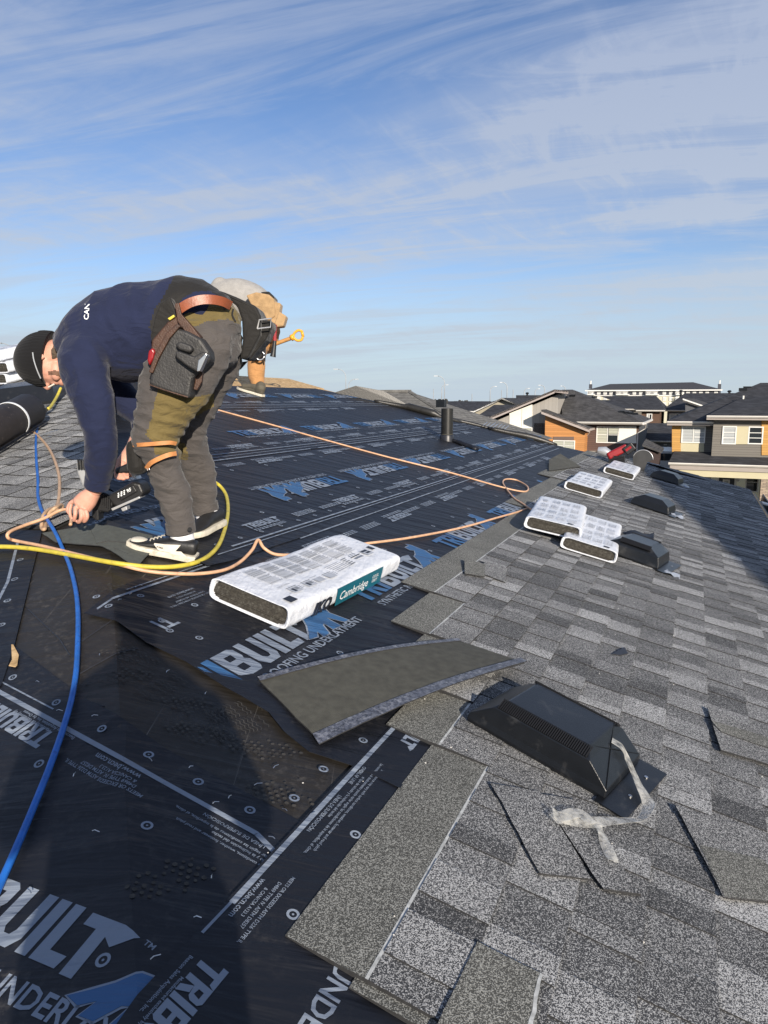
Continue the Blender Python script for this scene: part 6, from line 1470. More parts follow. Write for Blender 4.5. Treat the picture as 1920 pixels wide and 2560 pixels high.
# ------------------------------------------------------------------ people
def proj(p):
    x, y, z = p; f = y * math.cos(PITCH) - z * math.sin(PITCH); u = y * math.sin(PITCH) + z * math.cos(PITCH)
    return 960 + FPX * x / f, 1280 - FPX * u / f
def inpoly(x, y, poly):
    c = False; n = len(poly); j = n - 1
    for i in range(n):
        xi, yi = poly[i]; xj, yj = poly[j]
        if (yi > y) != (yj > y) and x < (xj - xi) * (y - yi) / (yj - yi) + xi: c = not c
        j = i
    return c
def CR(x, y): return (x * 0.4822, 660 + y * 0.4822)           # worker close-up coordinates
def J(x, y, d):
    a, b = CR(x, y); return aty(a, b, d)
class Lofts:
    def __init__(s): s.mb = MB()
    def limb(s, pts, side=Vector((0, 1, 0)), n=20, e=2.0, sub=5):
        """pts: (Vector, r in the picture plane, r in depth)"""
        P = spline([p for p, _, _ in pts], sub); Ra = spline([Vector((a, b, 0)) for _, a, b in pts], sub); rs_ = []
        for i, p in enumerate(P):
            t = (P[min(i + 1, len(P) - 1)] - P[max(i - 1, 0)]).normalized(); y = (side - t * side.dot(t)).normalized(); x = t.cross(y)
            ra, rb = Ra[i].x, Ra[i].y
            rs_.append([p + x * (ra * math.copysign(abs(math.cos(2 * math.pi * k / n)) ** (2 / e), math.cos(2 * math.pi * k / n))) + y * (rb * math.copysign(abs(math.sin(2 * math.pi * k / n)) ** (2 / e), math.sin(2 * math.pi * k / n))) for k in range(n)])
        c0, c1 = P[0], P[-1]; t0 = (P[0] - P[1]).normalized(); t1 = (P[-1] - P[-2]).normalized()
        def dome(r, t, k): 
            cc = sum(r, Vector()) / len(r); q = min((r[0] - cc).length, (r[n // 4] - cc).length)
            return [cc + (p - cc) * math.cos(k) + t * (q * math.sin(k) * 0.6) for p in r]
        rs_ = [dome(rs_[0], t0, 1.35), dome(rs_[0], t0, .9), dome(rs_[0], t0, .45)] + rs_ + [dome(rs_[-1], t1, .45), dome(rs_[-1], t1, .9), dome(rs_[-1], t1, 1.35)]
        s.mb.rings(rs_); return s
    def ball(s, c, r, ax=None, n=16):
        """ellipsoid; ax = 3x3 with columns the axes"""
        ax = ax or Matrix.Identity(3); rs_ = []
        for i in range(1, 10):
            a = math.pi * i / 10
            rs_.append([c + ax @ Vector((r[0] * math.sin(a) * math.cos(2 * math.pi * k / n), r[1] * math.sin(a) * math.sin(2 * math.pi * k / n), r[2] * math.cos(a))) for k in range(n)])
        s.mb.rings(rs_); return s
    def make(s, name, voxel, mats, parent, smooth=4, folds=None, label=None):
        me = bpy.data.meshes.new('tmp'); me.from_pydata(s.mb.v, [], s.mb.f)
        bm = bmesh.new(); bm.from_mesh(me); bmesh.ops.recalc_face_normals(bm, faces=bm.faces); bm.to_mesh(me); bm.free()
        ob = bpy.data.objects.new('tmp', me); COL.objects.link(ob)
        r = ob.modifiers.new('r', 'REMESH'); r.mode = 'VOXEL'; r.voxel_size = voxel
        if smooth: m = ob.modifiers.new('s', 'SMOOTH'); m.iterations = smooth; m.factor = 0.5
        dg = bpy.context.evaluated_depsgraph_get(); me2 = bpy.data.meshes.new_from_object(ob.evaluated_get(dg)); bpy.data.objects.remove(ob); bpy.data.meshes.remove(me)
        me2.name = name
        if folds:
            me2.update(); nrm = [v.normal.copy() for v in me2.vertices]
            for v, n_ in zip(me2.vertices, nrm): v.co = v.co + n_ * folds(v.co, n_)
        me2.materials.clear()
        for m in (mats if isinstance(mats, (list, tuple)) else [mats]): me2.materials.append(m)
        me2.polygons.foreach_set('use_smooth', [True] * len(me2.polygons)); me2.update()
        return link(name, me2, parent, label=label)
def paint(o, rules):
    """rules: (polygon in picture points, material index, keep-only-facing)"""
    me = o.data
    for p in me.polygons:
        x, y = proj(p.center)
        for poly, mi, facing in rules:
            if facing and p.normal.dot(p.center) > 0: continue
            if inpoly(x, y, poly): p.material_index = mi
def fabric(name, col, rough=0.85, bs=260, bump=0.25, var=0.10, fold=0.0, foldscale=9):
    m, t, b = newmat(name); L = t.links.new; g = nn(t, 'ShaderNodeNewGeometry')
    nz = nn(t, 'ShaderNodeTexNoise', Scale=14, Detail=6); L(g.outputs['Position'], nz.inputs['Vector'])
    cr = nn(t, 'ShaderNodeMapRange'); L(nz.outputs['Fac'], cr.inputs[0]); cr.inputs[1].default_value = .3; cr.inputs[2].default_value = .7; cr.inputs[3].default_value = 1 - var; cr.inputs[4].default_value = 1 + var
    sc = nn(t, 'ShaderNodeVectorMath', operation='SCALE'); sc.inputs[0].default_value = col; L(cr.outputs[0], sc.inputs['Scale']); L(sc.outputs[0], b.inputs['Base Color'])
    wv = nn(t, 'ShaderNodeTexNoise', Scale=bs * 2, Detail=2); L(g.outputs['Position'], wv.inputs['Vector'])
    b1 = nn(t, 'ShaderNodeBump', Strength=bump, Distance=0.002); L(wv.outputs['Fac'], b1.inputs['Height']); last = b1
    if fold:
        mp = nn(t, 'ShaderNodeMapping', Scale=(1.0, 1.0, 1.9)); L(g.outputs['Position'], mp.inputs[0])
        fz = nn(t, 'ShaderNodeTexNoise', Scale=foldscale, Detail=3, Roughness=.45, Distortion=1.2); L(mp.outputs[0], fz.inputs['Vector'])
        b2 = nn(t, 'ShaderNodeBump', Strength=fold, Distance=0.03); L(fz.outputs['Fac'], b2.inputs['Height']); L(b1.outputs[0], b2.inputs['Normal']); last = b2
    L(last.outputs[0], b.inputs['Normal']); b.inputs['Roughness'].default_value = rough; b.inputs['Specular IOR Level'].default_value = .25
    b.inputs['Sheen Weight'].default_value = 0.12
    return m
M_NAVY = fabric('navy_cotton', (0.0115, 0.0165, 0.047), fold=.45); M_PANT = fabric('grey_work_cotton', (0.078, 0.070, 0.066), fold=.5, foldscale=12); M_OLIVE = fabric('olive_canvas', (0.135, 0.102, 0.038), fold=.5, foldscale=14)
M_BLKF = fabric('black_nylon', (0.014, 0.013, 0.012), .7, fold=.3); M_KNIT = fabric('black_knit', (0.008, 0.008, 0.009), .95); M_SOCK = fabric('white_sock', (0.72, 0.72, 0.74)); M_GREYH = fabric('grey_hoodie', (0.30, 0.29, 0.275), fold=.4); M_CANV = fabric('tan_canvas', (0.36, 0.235, 0.12), .9, 120, .5, .2, fold=.4, foldscale=5)
M_CARH = fabric('tan_trousers', (0.42, 0.215, 0.085), .9, 200, .3, .12, fold=.5, foldscale=7)
M_LTH = mat('brown_leather', (0.060, 0.027, 0.015), .5, .3, 25, .4, 160); M_LTHB = mat('worn_black_leather', (0.026, 0.025, 0.025), .55, .35, 18, .5, 120, dirt=(.05, .047, .042), dirts=25, dirtlo=.55, dirthi=.8); M_LTHR = mat('chestnut_leather', (0.26, 0.072, 0.030), .42, .15, 20, .2, 120); M_STRAP = mat('orange_knee_strap', (0.52, 0.22, 0.075), .6, .15, 30)
m, t_, b_ = newmat('skin'); g = nn(t_, 'ShaderNodeNewGeometry'); nz = nn(t_, 'ShaderNodeTexNoise', Scale=35, Detail=5); t_.links.new(g.outputs['Position'], nz.inputs['Vector'])
mx = nn(t_, 'ShaderNodeMixRGB'); t_.links.new(nz.outputs['Fac'], mx.inputs[0]); mx.inputs[1].default_value = (0.52, 0.235, 0.165, 1); mx.inputs[2].default_value = (0.66, 0.37, 0.27, 1); t_.links.new(mx.outputs[0], b_.inputs['Base Color'])
b_.inputs['Roughness'].default_value = .55; b_.inputs['Subsurface Weight'].default_value = .08; b_.inputs['Subsurface Radius'].default_value = (.01, .004, .002)
nb = nn(t_, 'ShaderNodeTexNoise', Scale=260, Detail=3); t_.links.new(g.outputs['Position'], nb.inputs['Vector']); bp = nn(t_, 'ShaderNodeBump', Strength=.3, Distance=.001); t_.links.new(nb.outputs['Fac'], bp.inputs['Height']); t_.links.new(bp.outputs[0], b_.inputs['Normal']); M_SKIN = m
M_BEARD = mat('short_beard', (0.16, 0.085, 0.055), .8, .4, 180, .5, 300); M_HAIR = mat('brown_hair', (0.07, 0.045, 0.028), .7, .4, 150, .6, 260)
M_SOLE = mat('off_white_rubber', (0.62, 0.575, 0.47), .6, .15, 40, .15, 200, dirt=(.30, .26, .2), dirts=30, dirtlo=.55, dirthi=.75); M_SHB = mat('black_shoe_leather', (0.017, 0.017, 0.018), .5, .2, 30, .2, 160); M_SHW = mat('cream_shoe_leather', (0.60, 0.56, 0.48), .55, .12, 30, .2, 160, dirt=(.30, .27, .22), dirts=35, dirtlo=.58, dirthi=.75)

w1 = thing('person', 'worker in navy sweatshirt, black knit hat and grey olive trousers bending over a nail gun', 'person', hit(430, 1400))
YN, YF = 3.00, 3.36         # depth of the near (left) and the far (right) side
def fold_sw(p, n):
    q = p * 6
    rg = (1 - abs(noise.noise(Vector((p.x * 5 + p.z * 4, p.y * 4, p.z * 3 - p.x * 6))))) ** 5
    return 0.009 * (rg - .4) + 0.005 * noise.noise(Vector((q.x * 1.2, q.y, q.z * .9))) + 0.0035 * noise.noise(p * 17) - 0.010 * max(0, 1 - abs((p - J(565, 560, 2.95)).length / .10)) 
L_ = Lofts()
L_.limb([(J(1075, 265, 3.17), .13, .155), (J(985, 255, 3.17), .155, .165), (J(880, 300, 3.17), .178, .18), (J(740, 345, 3.17), .205, .19), (J(610, 375, 3.17), .198, .20), (J(500, 405, 3.18), .17, .205), (J(415, 440, 3.19), .120, .16), (J(370, 465, 3.20), .075, .09)], sub=5, n=28)
L_.limb([(J(500, 400, 3.09), .11, .10), (J(435, 500, 2.985), .105, .095), (J(452, 600, 2.95), .094, .085), (J(492, 740, 2.93), .078, .075), (J(520, 860, 2.93), .068, .068), (J(524, 980, 2.95), .066, .064), (J(512, 1080, 2.98), .055, .055), (J(503, 1143, 3.0), .047, .05)], sub=5)
L_.limb([(J(500, 420, 3.28), .11, .10), (J(520, 540, 3.36), .095, .09), (J(620, 680, 3.40), .075, .075), (J(740, 800, 3.38), .06, .06), (J(735, 850, 3.35), .052, .052)], sub=5)
sw_ = L_.make('sweatshirt', .008, [M_NAVY, M_BLKF], w1, 5, fold_sw)
paint(sw_, [([CR(*p) for p in [(905, 60), (1060, 60), (1250, 160), (1185, 200), (1150, 172), (1090, 140), (1010, 142), (950, 175), (915, 230), (850, 290), (790, 350), (770, 330), (800, 240), (850, 160)]], 1, True)])
# cuff
def ringband(name, c, t, ra, rb, wd, m, parent, side=Vector((0, 1, 0)), th=.003):
    t = t.normalized(); y = (side - t * side.dot(t)).normalized(); x = t.cross(y); mb = MB(); n = 28
    f = lambda o, k: [c + t * o + x * ((ra + k) * math.cos(2 * math.pi * i / n)) + y * ((rb + k) * math.sin(2 * math.pi * i / n)) for i in range(n)]
    mb.rings([f(-wd / 2, -th * 2), f(-wd / 2, 0), f(-wd / 2 + .002, th), f(wd / 2 - .002, th), f(wd / 2, 0), f(wd / 2, -th * 2)], cap=False); return mb.build(name, m, parent, smooth=50)
ringband('cuff', J(505, 1128, 2.995), J(503, 1143, 3.0) - J(512, 1080, 2.98), .049, .051, .045, M_NAVY, w1)
# seam and lettering on the sweatshirt
cu = MB()
# trousers
def fold_pt(p, n):
    q = p * 7
    k = 0.007 * noise.noise(Vector((q.x, q.y, q.z * 1.8))) + 0.004 * noise.noise(Vector((p.x * 14, p.y * 14, p.z * 34)))
    rg = (1 - abs(noise.noise(Vector((p.x * 5, p.y * 4, p.z * 13 + p.x * 5))))) ** 5
    k += 0.010 * (rg - .4)
    d = (p - J(830, 900, 3.0)).length
    if d < .22: k += 0.006 * math.sin(p.z * 150 + p.x * 40) * (1 - d / .22)
    return k
L_ = Lofts()
L_.limb([(J(975, 250, 3.18), .145, .155), (J(1045, 312, 3.18), .165, .175), (J(1072, 382, 3.18), .152, .178), (J(1068, 460, 3.18), .138, .165)], sub=4, n=28)
L_.limb([(J(1030, 360, 3.09), .15, .11), (J(985, 500, 3.05), .152, .115), (J(900, 640, 3.02), .145, .115), (J(838, 790, 3.0), .108, .10), (J(805, 910, 2.99), .096, .090), (J(826, 985, 3.0), .082, .082), (J(862, 1080, 3.02), .072, .074), (J(900, 1200, 3.04), .070, .070), (J(928, 1310, 3.05), .060, .060), (J(936, 1372, 3.055), .058, .06)], sub=5)
L_.limb([(J(1098, 380, 3.28), .138, .108), (J(1105, 500, 3.32), .126, .11), (J(1032, 660, 3.34), .114, .105), (J(975, 800, 3.36), .105, .10), (J(968, 900, 3.38), .090, .09), (J(1000, 985, 3.42), .082, .08), (J(1030, 1090, 3.46), .080, .074), (J(1052, 1200, 3.49), .070, .066), (J(1062, 1262, 3.50), .062, .06)], sub=5)
pt_ = L_.make('trousers', .008, [M_PANT, M_OLIVE, M_NAVY, M_BLKF], w1, 5, fold_pt)
CP = lambda l: [CR(*p) for p in l]
paint(pt_, [(CP([(900, 60), (1060, 50), (1300, 150), (1290, 250), (1225, 235), (1185, 205), (1120, 190), (1050, 188), (990, 203), (905, 262), (880, 300), (800, 300)]), 3, True),
            (CP([(905, 245), (950, 172), (1010, 145), (1090, 142), (1150, 176), (1165, 200), (1050, 200), (960, 225)]), 2, True),
            (CP([(925, 262), (990, 203), (1050, 188), (1120, 190), (1185, 205), (1270, 240), (1275, 330), (1180, 285), (1060, 300), (1000, 330), (960, 320)]), 1, True),
            (CP([(815, 650), (900, 660), (1000, 690), (1110, 670), (1110, 740), (1010, 790), (960, 850), (935, 920), (905, 985), (880, 1000), (800, 985), (790, 920), (755, 885), (785, 800)]), 1, True),
            (CP([(915, 915), (960, 930), (980, 1018), (930, 1015)]), 1, True)])
ringband('trouser_cuff', J(936, 1364, 3.055), J(938, 1392, 3.055) - J(928, 1320, 3.05), .060, .062, .05, M_PANT, w1)
ringband('trouser_cuff', J(1062, 1262, 3.50), J(1062, 1262, 3.50) - J(1052, 1200, 3.49), .064, .062, .05, M_PANT, w1)
mb = MB(); c = J(985, 1375, 2.99); mb.tube([c, c - Vector((0, .006, 0))], .009, 14); mb.build('snap_button', M_BLK, w1)
# knee straps
def strapc(pts, wd, m, name='knee_strap', th=.0035, parent=None):
    P = spline(pts, 6); rs_ = []; mb = MB()
    for i, p in enumerate(P):
        t = (P[min(i + 1, len(P) - 1)] - P[max(i - 1, 0)]).normalized(); n = (Vector((0, -1, 0)) - t * -t.y).normalized(); b_ = t.cross(n) * wd / 2
        rs_.append([p - b_, p + b_, p + b_ + n * th, p - b_ + n * th])
    mb.rings(rs_); return mb.build(name, m, parent or w1, smooth=30)
strapc([J(692, 938, 2.93), J(740, 936, 2.895), J(820, 930, 2.885), J(880, 926, 2.90), J(912, 930, 2.93)], .016, M_STRAP)
strapc([J(760, 1060, 2.93), J(785, 1030, 2.905), J(840, 1002, 2.90), J(880, 988, 2.91), J(912, 982, 2.94)], .018, M_STRAP)
mb = MB(); mb.tube([J(757, 1040, 2.925), J(765, 1072, 2.925), J(775, 1066, 2.92), J(768, 1036, 2.92), J(757, 1040, 2.925)], .0022, 6); mb.build('buckle', M_METAL, w1)
mb = MB(); mb.box(J(715, 1000, 3.02), (.08, .11, .15)); o = mb.build('knee_pad', M_BLKF, w1); bv = o.modifiers.new('b', 'BEVEL'); bv.width = .035; bv.segments = 4
# belt
strapc([J(905, 258, 2.965), J(940, 228, 2.955), J(990, 200, 2.955), J(1050, 185, 2.965), J(1110, 186, 2.985), J(1160, 197, 3.02), J(1195, 215, 3.07)], .037, M_LTHR, 'belt', .004)
strapc([J(1128, 170, 3.06), J(1145, 200, 3.06), J(1170, 238, 3.07)], .012, M_PANT, 'webbing_tail')
strapc([J(1210, 235, 3.12), J(1205, 265, 3.10), J(1222, 300, 3.10)], .007, M_BLKF, 'cord')
# near tool pouch: leather bags built up in layers
def bag(pts, d0, d1, m, name, bev=.008, wob=.0):
    P = [J(a, b, d0) for a, b in pts]; o = MB().prism(P, Vector((0, d1 - d0, 0))).build(name, m, w1)
    bv = o.modifiers.new('b', 'BEVEL'); bv.width = bev; bv.segments = 3; return o
bag([(828, 200), (880, 168), (905, 230), (935, 330), (900, 350), (838, 420), (790, 440), (778, 370), (800, 270)], 2.935, 3.0, M_BLKF, 'pouch_back')
bag([(785, 395), (880, 285), (935, 262), (1040, 378), (1015, 392), (960, 350), (900, 350), (845, 430), (800, 545), (775, 520)], 2.915, 2.975, M_LTH, 'pouch_top')
bag([(845, 420), (905, 330), (965, 345), (1040, 385), (1085, 450), (1092, 500), (1040, 545), (1000, 590), (980, 700), (880, 672), (768, 628), (785, 540)], 2.865, 2.96, M_LTHB, 'pouch_body', .014)
bag([(770, 560), (800, 470), (860, 360), (915, 308), (935, 322), (880, 385), (822, 490), (790, 568)], 2.852, 2.90, M_LTH, 'pouch_trim', .004)
bag([(905, 418), (930, 400), (985, 420), (1000, 440), (985, 462), (925, 445)], 2.835, 2.90, M_LTHB, 'pouch_pocket', .012)
bag([(905, 455), (925, 450), (1005, 480), (1045, 455), (1072, 462), (1060, 500), (1022, 560), (990, 545), (912, 488)], 2.825, 2.90, M_LTHB, 'pouch_pocket', .014)
bag([(1028, 500), (1068, 462), (1074, 472), (1036, 555), (1020, 558)], 2.818, 2.86, M_METAL, 'pouch_rim', .002)
bag([(1015, 560), (1050, 555), (1045, 610), (1020, 655), (1002, 650), (1012, 600)], 2.90, 2.925, M_LTH, 'leather_tab', .003)
bag([(905, 205), (925, 200), (940, 260), (1000, 330), (1042, 385), (1010, 395), (960, 350), (920, 300)], 2.90, 2.915, M_LTH, 'pouch_strap', .003)
bag([(768, 450), (790, 432), (803, 455), (795, 490), (772, 528), (762, 500)], 2.90, 2.95, M_RED, 'red_tool_grip', .008)
bag([(868, 282), (900, 262), (905, 274), (880, 292)], 2.90, 2.915, M_HYE, 'yellow_knife', .002)
strapc([J(775, 625, 2.862), J(860, 655, 2.86), J(975, 690, 2.862)], .004, M_LTH, 'stitching', .002)
# far black tool bag behind the hips
def bagpx(pts, d0, d1, m, name, bev=.02, parent=None):
    P = [aty(a, b, d0) for a, b in pts]; o = MB().prism(P, Vector((0, d1 - d0, 0))).build(name, m, parent or w1); bv = o.modifiers.new('b', 'BEVEL'); bv.width = bev; bv.segments = 3; return o
bagpx([(500, 712), (560, 730), (590, 742), (640, 765), (652, 790), (650, 838), (620, 895), (600, 898), (606, 850), (604, 800), (592, 765), (560, 742), (510, 728)], 3.22, 3.42, M_BLKF, 'far_tool_bag', .018)
bagpx([(640, 800), (678, 800), (682, 815), (665, 850), (640, 880), (622, 902), (612, 890), (630, 850)], 3.26, 3.40, M_BLKF, 'far_tool_bag', .012)
mb = MB(); mb.tube([aty(643, 822, 3.22), aty(648, 800, 3.22), aty(678, 796, 3.22), aty(676, 818, 3.22), aty(643, 822, 3.22)], .0035, 8); mb.build('hammer_loop', M_SIL, w1)
mb = MB(); mb.prism([aty(575, 915, 3.4), aty(598, 918, 3.4), aty(604, 905, 3.4), aty(618, 903, 3.4), aty(600, 893 + 30, 3.4), aty(578, 928, 3.4)], Vector((0, .02, 0))); mb.build('knife_sheath', M_BLKF, w1)
# shoes
def shoe(name, heel, toe, upn, parent, L=None, lift=0.0, mat_up=(M_SHB, M_SHW)):
    d = toe - heel; Ls = d.length; X = d.normalized(); Z = (upn - X * upn.dot(X)).normalized(); Y = Z.cross(X)
    at = lambda x, y, z: heel + X * (x * Ls) + Y * y + Z * z
    st = [(0.0, .030, .085), (.05, .036, .094), (.18, .038, .088), (.30, .038, .088), (.42, .040, .080), (.56, .045, .064), (.70, .049, .050), (.84, .046, .043), (.94, .034, .038), (1.0, .016, .032)]
    P_, rs_, so = [], [], []
    n = 20
    for x, w_, h in st:
        so.append([at(x + (.02 if x > .98 else 0) - (.012 if x < .01 else 0), (w_ + .007) * math.cos(2 * math.pi * k / n), .014 + .014 * math.copysign(1, math.sin(2 * math.pi * k / n)) * min(1, abs(math.sin(2 * math.pi * k / n)) * 3) + (.004 * max(0, x - .7) * 10 * .3)) for k in range(n)])
        rs_.append([at(x, w_ * math.copysign(abs(math.cos(2 * math.pi * k / n)) ** .7, math.cos(2 * math.pi * k / n)), .026 + (h - .026) * .5 * (1 + math.copysign(abs(math.sin(2 * math.pi * k / n)) ** .8, math.sin(2 * math.pi * k / n)))) for k in range(n)])
    r = thing(name, None, None); r['_'] = 0
    bpy.data.objects.remove(r)
    up = MB().rings(rs_).build(name, list(mat_up), parent, smooth=60); ss = up.modifiers.new('s', 'SUBSURF'); ss.levels = 1; ss.render_levels = 2
    s2 = MB().rings(so).build('sole', M_SOLE, up, smooth=50)
    return up, at, Ls, X, Y, Z
heelN = hit(489, 1402, .012); toeN = hit(322, 1366, .012)
if (toeN - heelN).length > .33: toeN = heelN + (toeN - heelN).normalized() * .32
s1, at, Ls, X, Y, Z = shoe('shoe', heelN, toeN, NR, w1)
sd = 1 if at(0, 1, 0).y < at(0, 0, 0).y else -1
def patch(pts, m, at, name, parent, th=.002):
    """thin leather patch lying on the side of the shoe: (x along, z up, y out)"""
    P = [at(x, sd * y, z) for x, z, y in pts]; mb = MB(); n = Vector(Y) * sd * th; mb.prism(P, n); return mb.build(name, m, parent)
patch([(.22, .072, .0395), (.30, .030, .045), (.52, .030, .0475), (.60, .050, .043), (.60, .056, .0415), (.45, .060, .041), (.30, .068, .0395)], M_SHW, at, 'side_panel', s1)
patch([(.20, .028, .047), (.40, .028, .047), (.36, .040, .044), (.24, .044, .042)], M_SHW, at, 'rear_panel', s1) if False else None
patch([(.10, .026, .0445), (.36, .026, .0475), (.30, .040, .0445), (.20, .044, .042)], M_SHW, at, 'swoop_panel', s1)
mb = MB()
for i in range(7):
    for j in range(1):
        pass
tp_ = [at(x, y, z) for x, y, z in ((.80, -.030, .0475), (.80, .030, .0475), (.93, .022, .043), (.955, 0, .041), (.93, -.022, .043))]
L2 = Lofts(); L2.ball(at(.84, 0, .033), (.045, .036, .020), Matrix((X, Y, Z)).transposed()); L2.make('toe_panel', .004, M_SHW, s1, 3)
v, f, wd_ = txt('PUMA', .011, .02); mb = MB(); mb.add([at(.555 - a / Ls, sd * .0495, .040 + b) for a, b in v], f); mb.build('side_lettering', M_INKD, s1, kind='stuff')
mb = MB()
for i in range(4): mb.tube([at(.52 + i * .05, -.016, .078 - i * .008), at(.545 + i * .05, .0, .082 - i * .008), at(.54 + i * .05, .016, .078 - i * .008)], .0030, 6)
mb.build('shoelace', M_SHW, s1, kind='stuff')
ringband('sock', J(948, 1432, 3.06), J(938, 1392, 3.055) - J(955, 1470, 3.06), .047, .045, .07, M_SOCK, w1)
Lk = Lofts(); Lk.limb([(J(938, 1392, 3.055), .043, .045), (J(955, 1440, 3.06), .045, .043), (J(958, 1475, 3.06), .046, .042)]); Lk.make('sock', .006, M_SOCK, w1, 2)
heelF = hit(552, 1328, .0) + UP * .035; toeF = hit(470, 1348, .02)
if (toeF - heelF).length > .33 or (toeF - heelF).length < .26: toeF = heelF + (toeF - heelF).normalized() * .30
s2, at2, Ls2, X2, Y2, Z2 = shoe('shoe', heelF, toeF, (NR + Vector((-.25, -.1, 0))).normalized(), w1)
Lk = Lofts(); Lk.limb([(J(1062, 1262, 3.50), .044, .046), (J(1062, 1310, 3.50), .044, .044), (at2(.18, 0, .07), .042, .04)]); Lk.make('sock', .006, M_SOCK, w1, 2)
# head, in its own frame: U towards the crown, F out of the face, S towards the camera
Yh = 3.16
Uh_ = Vector((-1, 0, .04)).normalized(); Fh = Vector((-.06, -.05, -1)); Fh = (Fh - Uh_ * Fh.dot(Uh_)).normalized(); Sh = Uh_.cross(Fh)
if Sh.y > 0: Sh = -Sh
hc = aty(108, 903, Yh); HM = Matrix((Sh, Fh, Uh_)).transposed()
hp = lambda s, f, u: hc + Sh * s + Fh * f + Uh_ * u
L_ = Lofts()
L_.ball(hp(0, 0, .02), (.074, .098, .10), HM); L_.ball(hp(0, .030, -.035), (.060, .068, .066), HM)
L_.ball(hp(0, .078, -.082), (.024, .026, .022), HM); L_.ball(hp(.036, .040, -.072), (.024, .045, .026), HM); L_.ball(hp(-.036, .040, -.072), (.024, .045, .026), HM)
L_.limb([(hp(0, .086, .022), .009, .009), (hp(0, .104, -.006), .012, .012), (hp(0, .114, -.022), .013, .015)], side=Sh); L_.ball(hp(.013, .100, -.024), (.009, .011, .009), HM); L_.ball(hp(-.013, .100, -.024), (.009, .011, .009), HM)
L_.ball(hp(0, .094, -.047), (.022, .011, .0065), HM); L_.ball(hp(0, .091, -.060), (.020, .011, .0070), HM)
L_.ball(hp(.034, .074, .0), (.018, .014, .013), HM); L_.ball(hp(-.034, .074, .0), (.018, .014, .013), HM)
L_.ball(hp(.030, .083, .028), (.022, .010, .007), HM)
L_.ball(hp(.074, -.012, -.012), (.006, .017, .030), HM); L_.ball(hp(.079, -.020, -.004), (.006, .008, .022), HM); L_.ball(hp(.078, -.002, -.012), (.004, .006, .018), HM)
L_.limb([(hp(0, -.02, -.03), .062, .060), (hp(0, -.045, -.09), .062, .060), (J(400, 455, 3.19), .065, .07), (J(520, 430, 3.18), .10, .12), (J(800, 350, 3.17), .12, .13), (J(1010, 320, 3.18), .12, .13)], sub=4)
# arms and hands belong to the same body mesh
L_.limb([(J(470, 460, 3.06), .05, .05), (J(465, 620, 2.96), .045, .045), (J(515, 850, 2.935), .042, .042), (J(512, 1080, 2.985), .034, .034), (J(500, 1150, 3.0), .031, .032), (J(478, 1195, 3.01), .029, .032), (J(462, 1215, 3.01), .036, .034)])
L_.limb([(J(500, 460, 3.28), .05, .05), (J(520, 560, 3.36), .045, .045), (J(740, 800, 3.38), .042, .042), (J(712, 925, 3.30), .040, .040), (J(660, 1010, 3.24), .036, .036), (J(628, 1048, 3.22), .034, .034)])
body = L_.make('body', .0042, [M_SKIN, M_BEARD, M_HAIR], w1, 3)
def HPX(l): return [(x / 5.027, 780 + y / 5.027) for x, y in l]
paint(body, [(HPX([(600, 740), (700, 735), (800, 770), (800, 830), (700, 800), (610, 790)]), 1, True), (HPX([(690, 905), (740, 935), (800, 950), (830, 935), (830, 985), (790, 975), (740, 950), (690, 925)]), 1, True), (HPX([(640, 480), (780, 250), (840, 300), (760, 420), (745, 560), (690, 590), (650, 600)]), 2, True)])
# hands as continuous skinned shapes with five separate fingers
def hand(name, wrist, palm, fingers, thumb, parent, pr=(.042, .026), fr=.0088, side=None):
    Lh = Lofts(); sdv = side or Vector((0, 1, 0))
    Lh.limb([(wrist, pr[0] * .72, pr[1] * 1.05), ((wrist + palm) / 2, pr[0] * .95, pr[1] * 1.05), (palm, pr[0], pr[1])], side=sdv, sub=4)
    for k, ch in enumerate(fingers):
        rr = fr * (1.0, 1.06, 1.0, .88)[k % 4]
        Lh.limb([(p, rr * (1.12 - .12 * i), rr * (1.12 - .12 * i)) for i, p in enumerate(ch)], sub=4, n=12)
    Lh.limb([(p, fr * (1.35 - .15 * i), fr * (1.35 - .15 * i)) for i, p in enumerate(thumb)], sub=4, n=12)
    return Lh.make(name, .003, M_SKIN, parent, 2)
hand('hand', J(482, 1188, 3.01), J(425, 1250, 3.0), [
    [J(445, 1280, 2.965), J(452, 1310, 2.96), J(440, 1334, 2.975), J(425, 1330, 2.99)],
    [J(420, 1275, 2.965), J(422, 1312, 2.955), J(410, 1338, 2.97), J(398, 1332, 2.985)],
    [J(392, 1262, 2.975), J(390, 1300, 2.96), J(384, 1328, 2.97), J(376, 1322, 2.985)],
    [J(368, 1248, 2.99), J(362, 1280, 2.98), J(366, 1310, 2.98), J(372, 1318, 2.99)]],
    [J(400, 1225, 3.02), J(368, 1240, 3.03), J(352, 1275, 3.025), J(366, 1300, 3.01)], w1, (.045, .034))
hand('hand', J(640, 1040, 3.22), J(630, 1075, 3.20), [
    [J(606, 1078, 3.18), J(602, 1100, 3.165), J(618, 1112, 3.15), J(634, 1108, 3.15)],
    [J(622, 1082, 3.17), J(625, 1104, 3.155), J(640, 1114, 3.15), J(652, 1106, 3.155)],
    [J(640, 1082, 3.17), J(648, 1100, 3.155), J(660, 1108, 3.15), J(668, 1100, 3.155)],
    [J(655, 1078, 3.18), J(664, 1094, 3.165), J(676, 1100, 3.16), J(682, 1092, 3.165)]],
    [J(668, 1058, 3.20), J(690, 1052, 3.18), J(700, 1040, 3.17)], w1, (.038, .032))
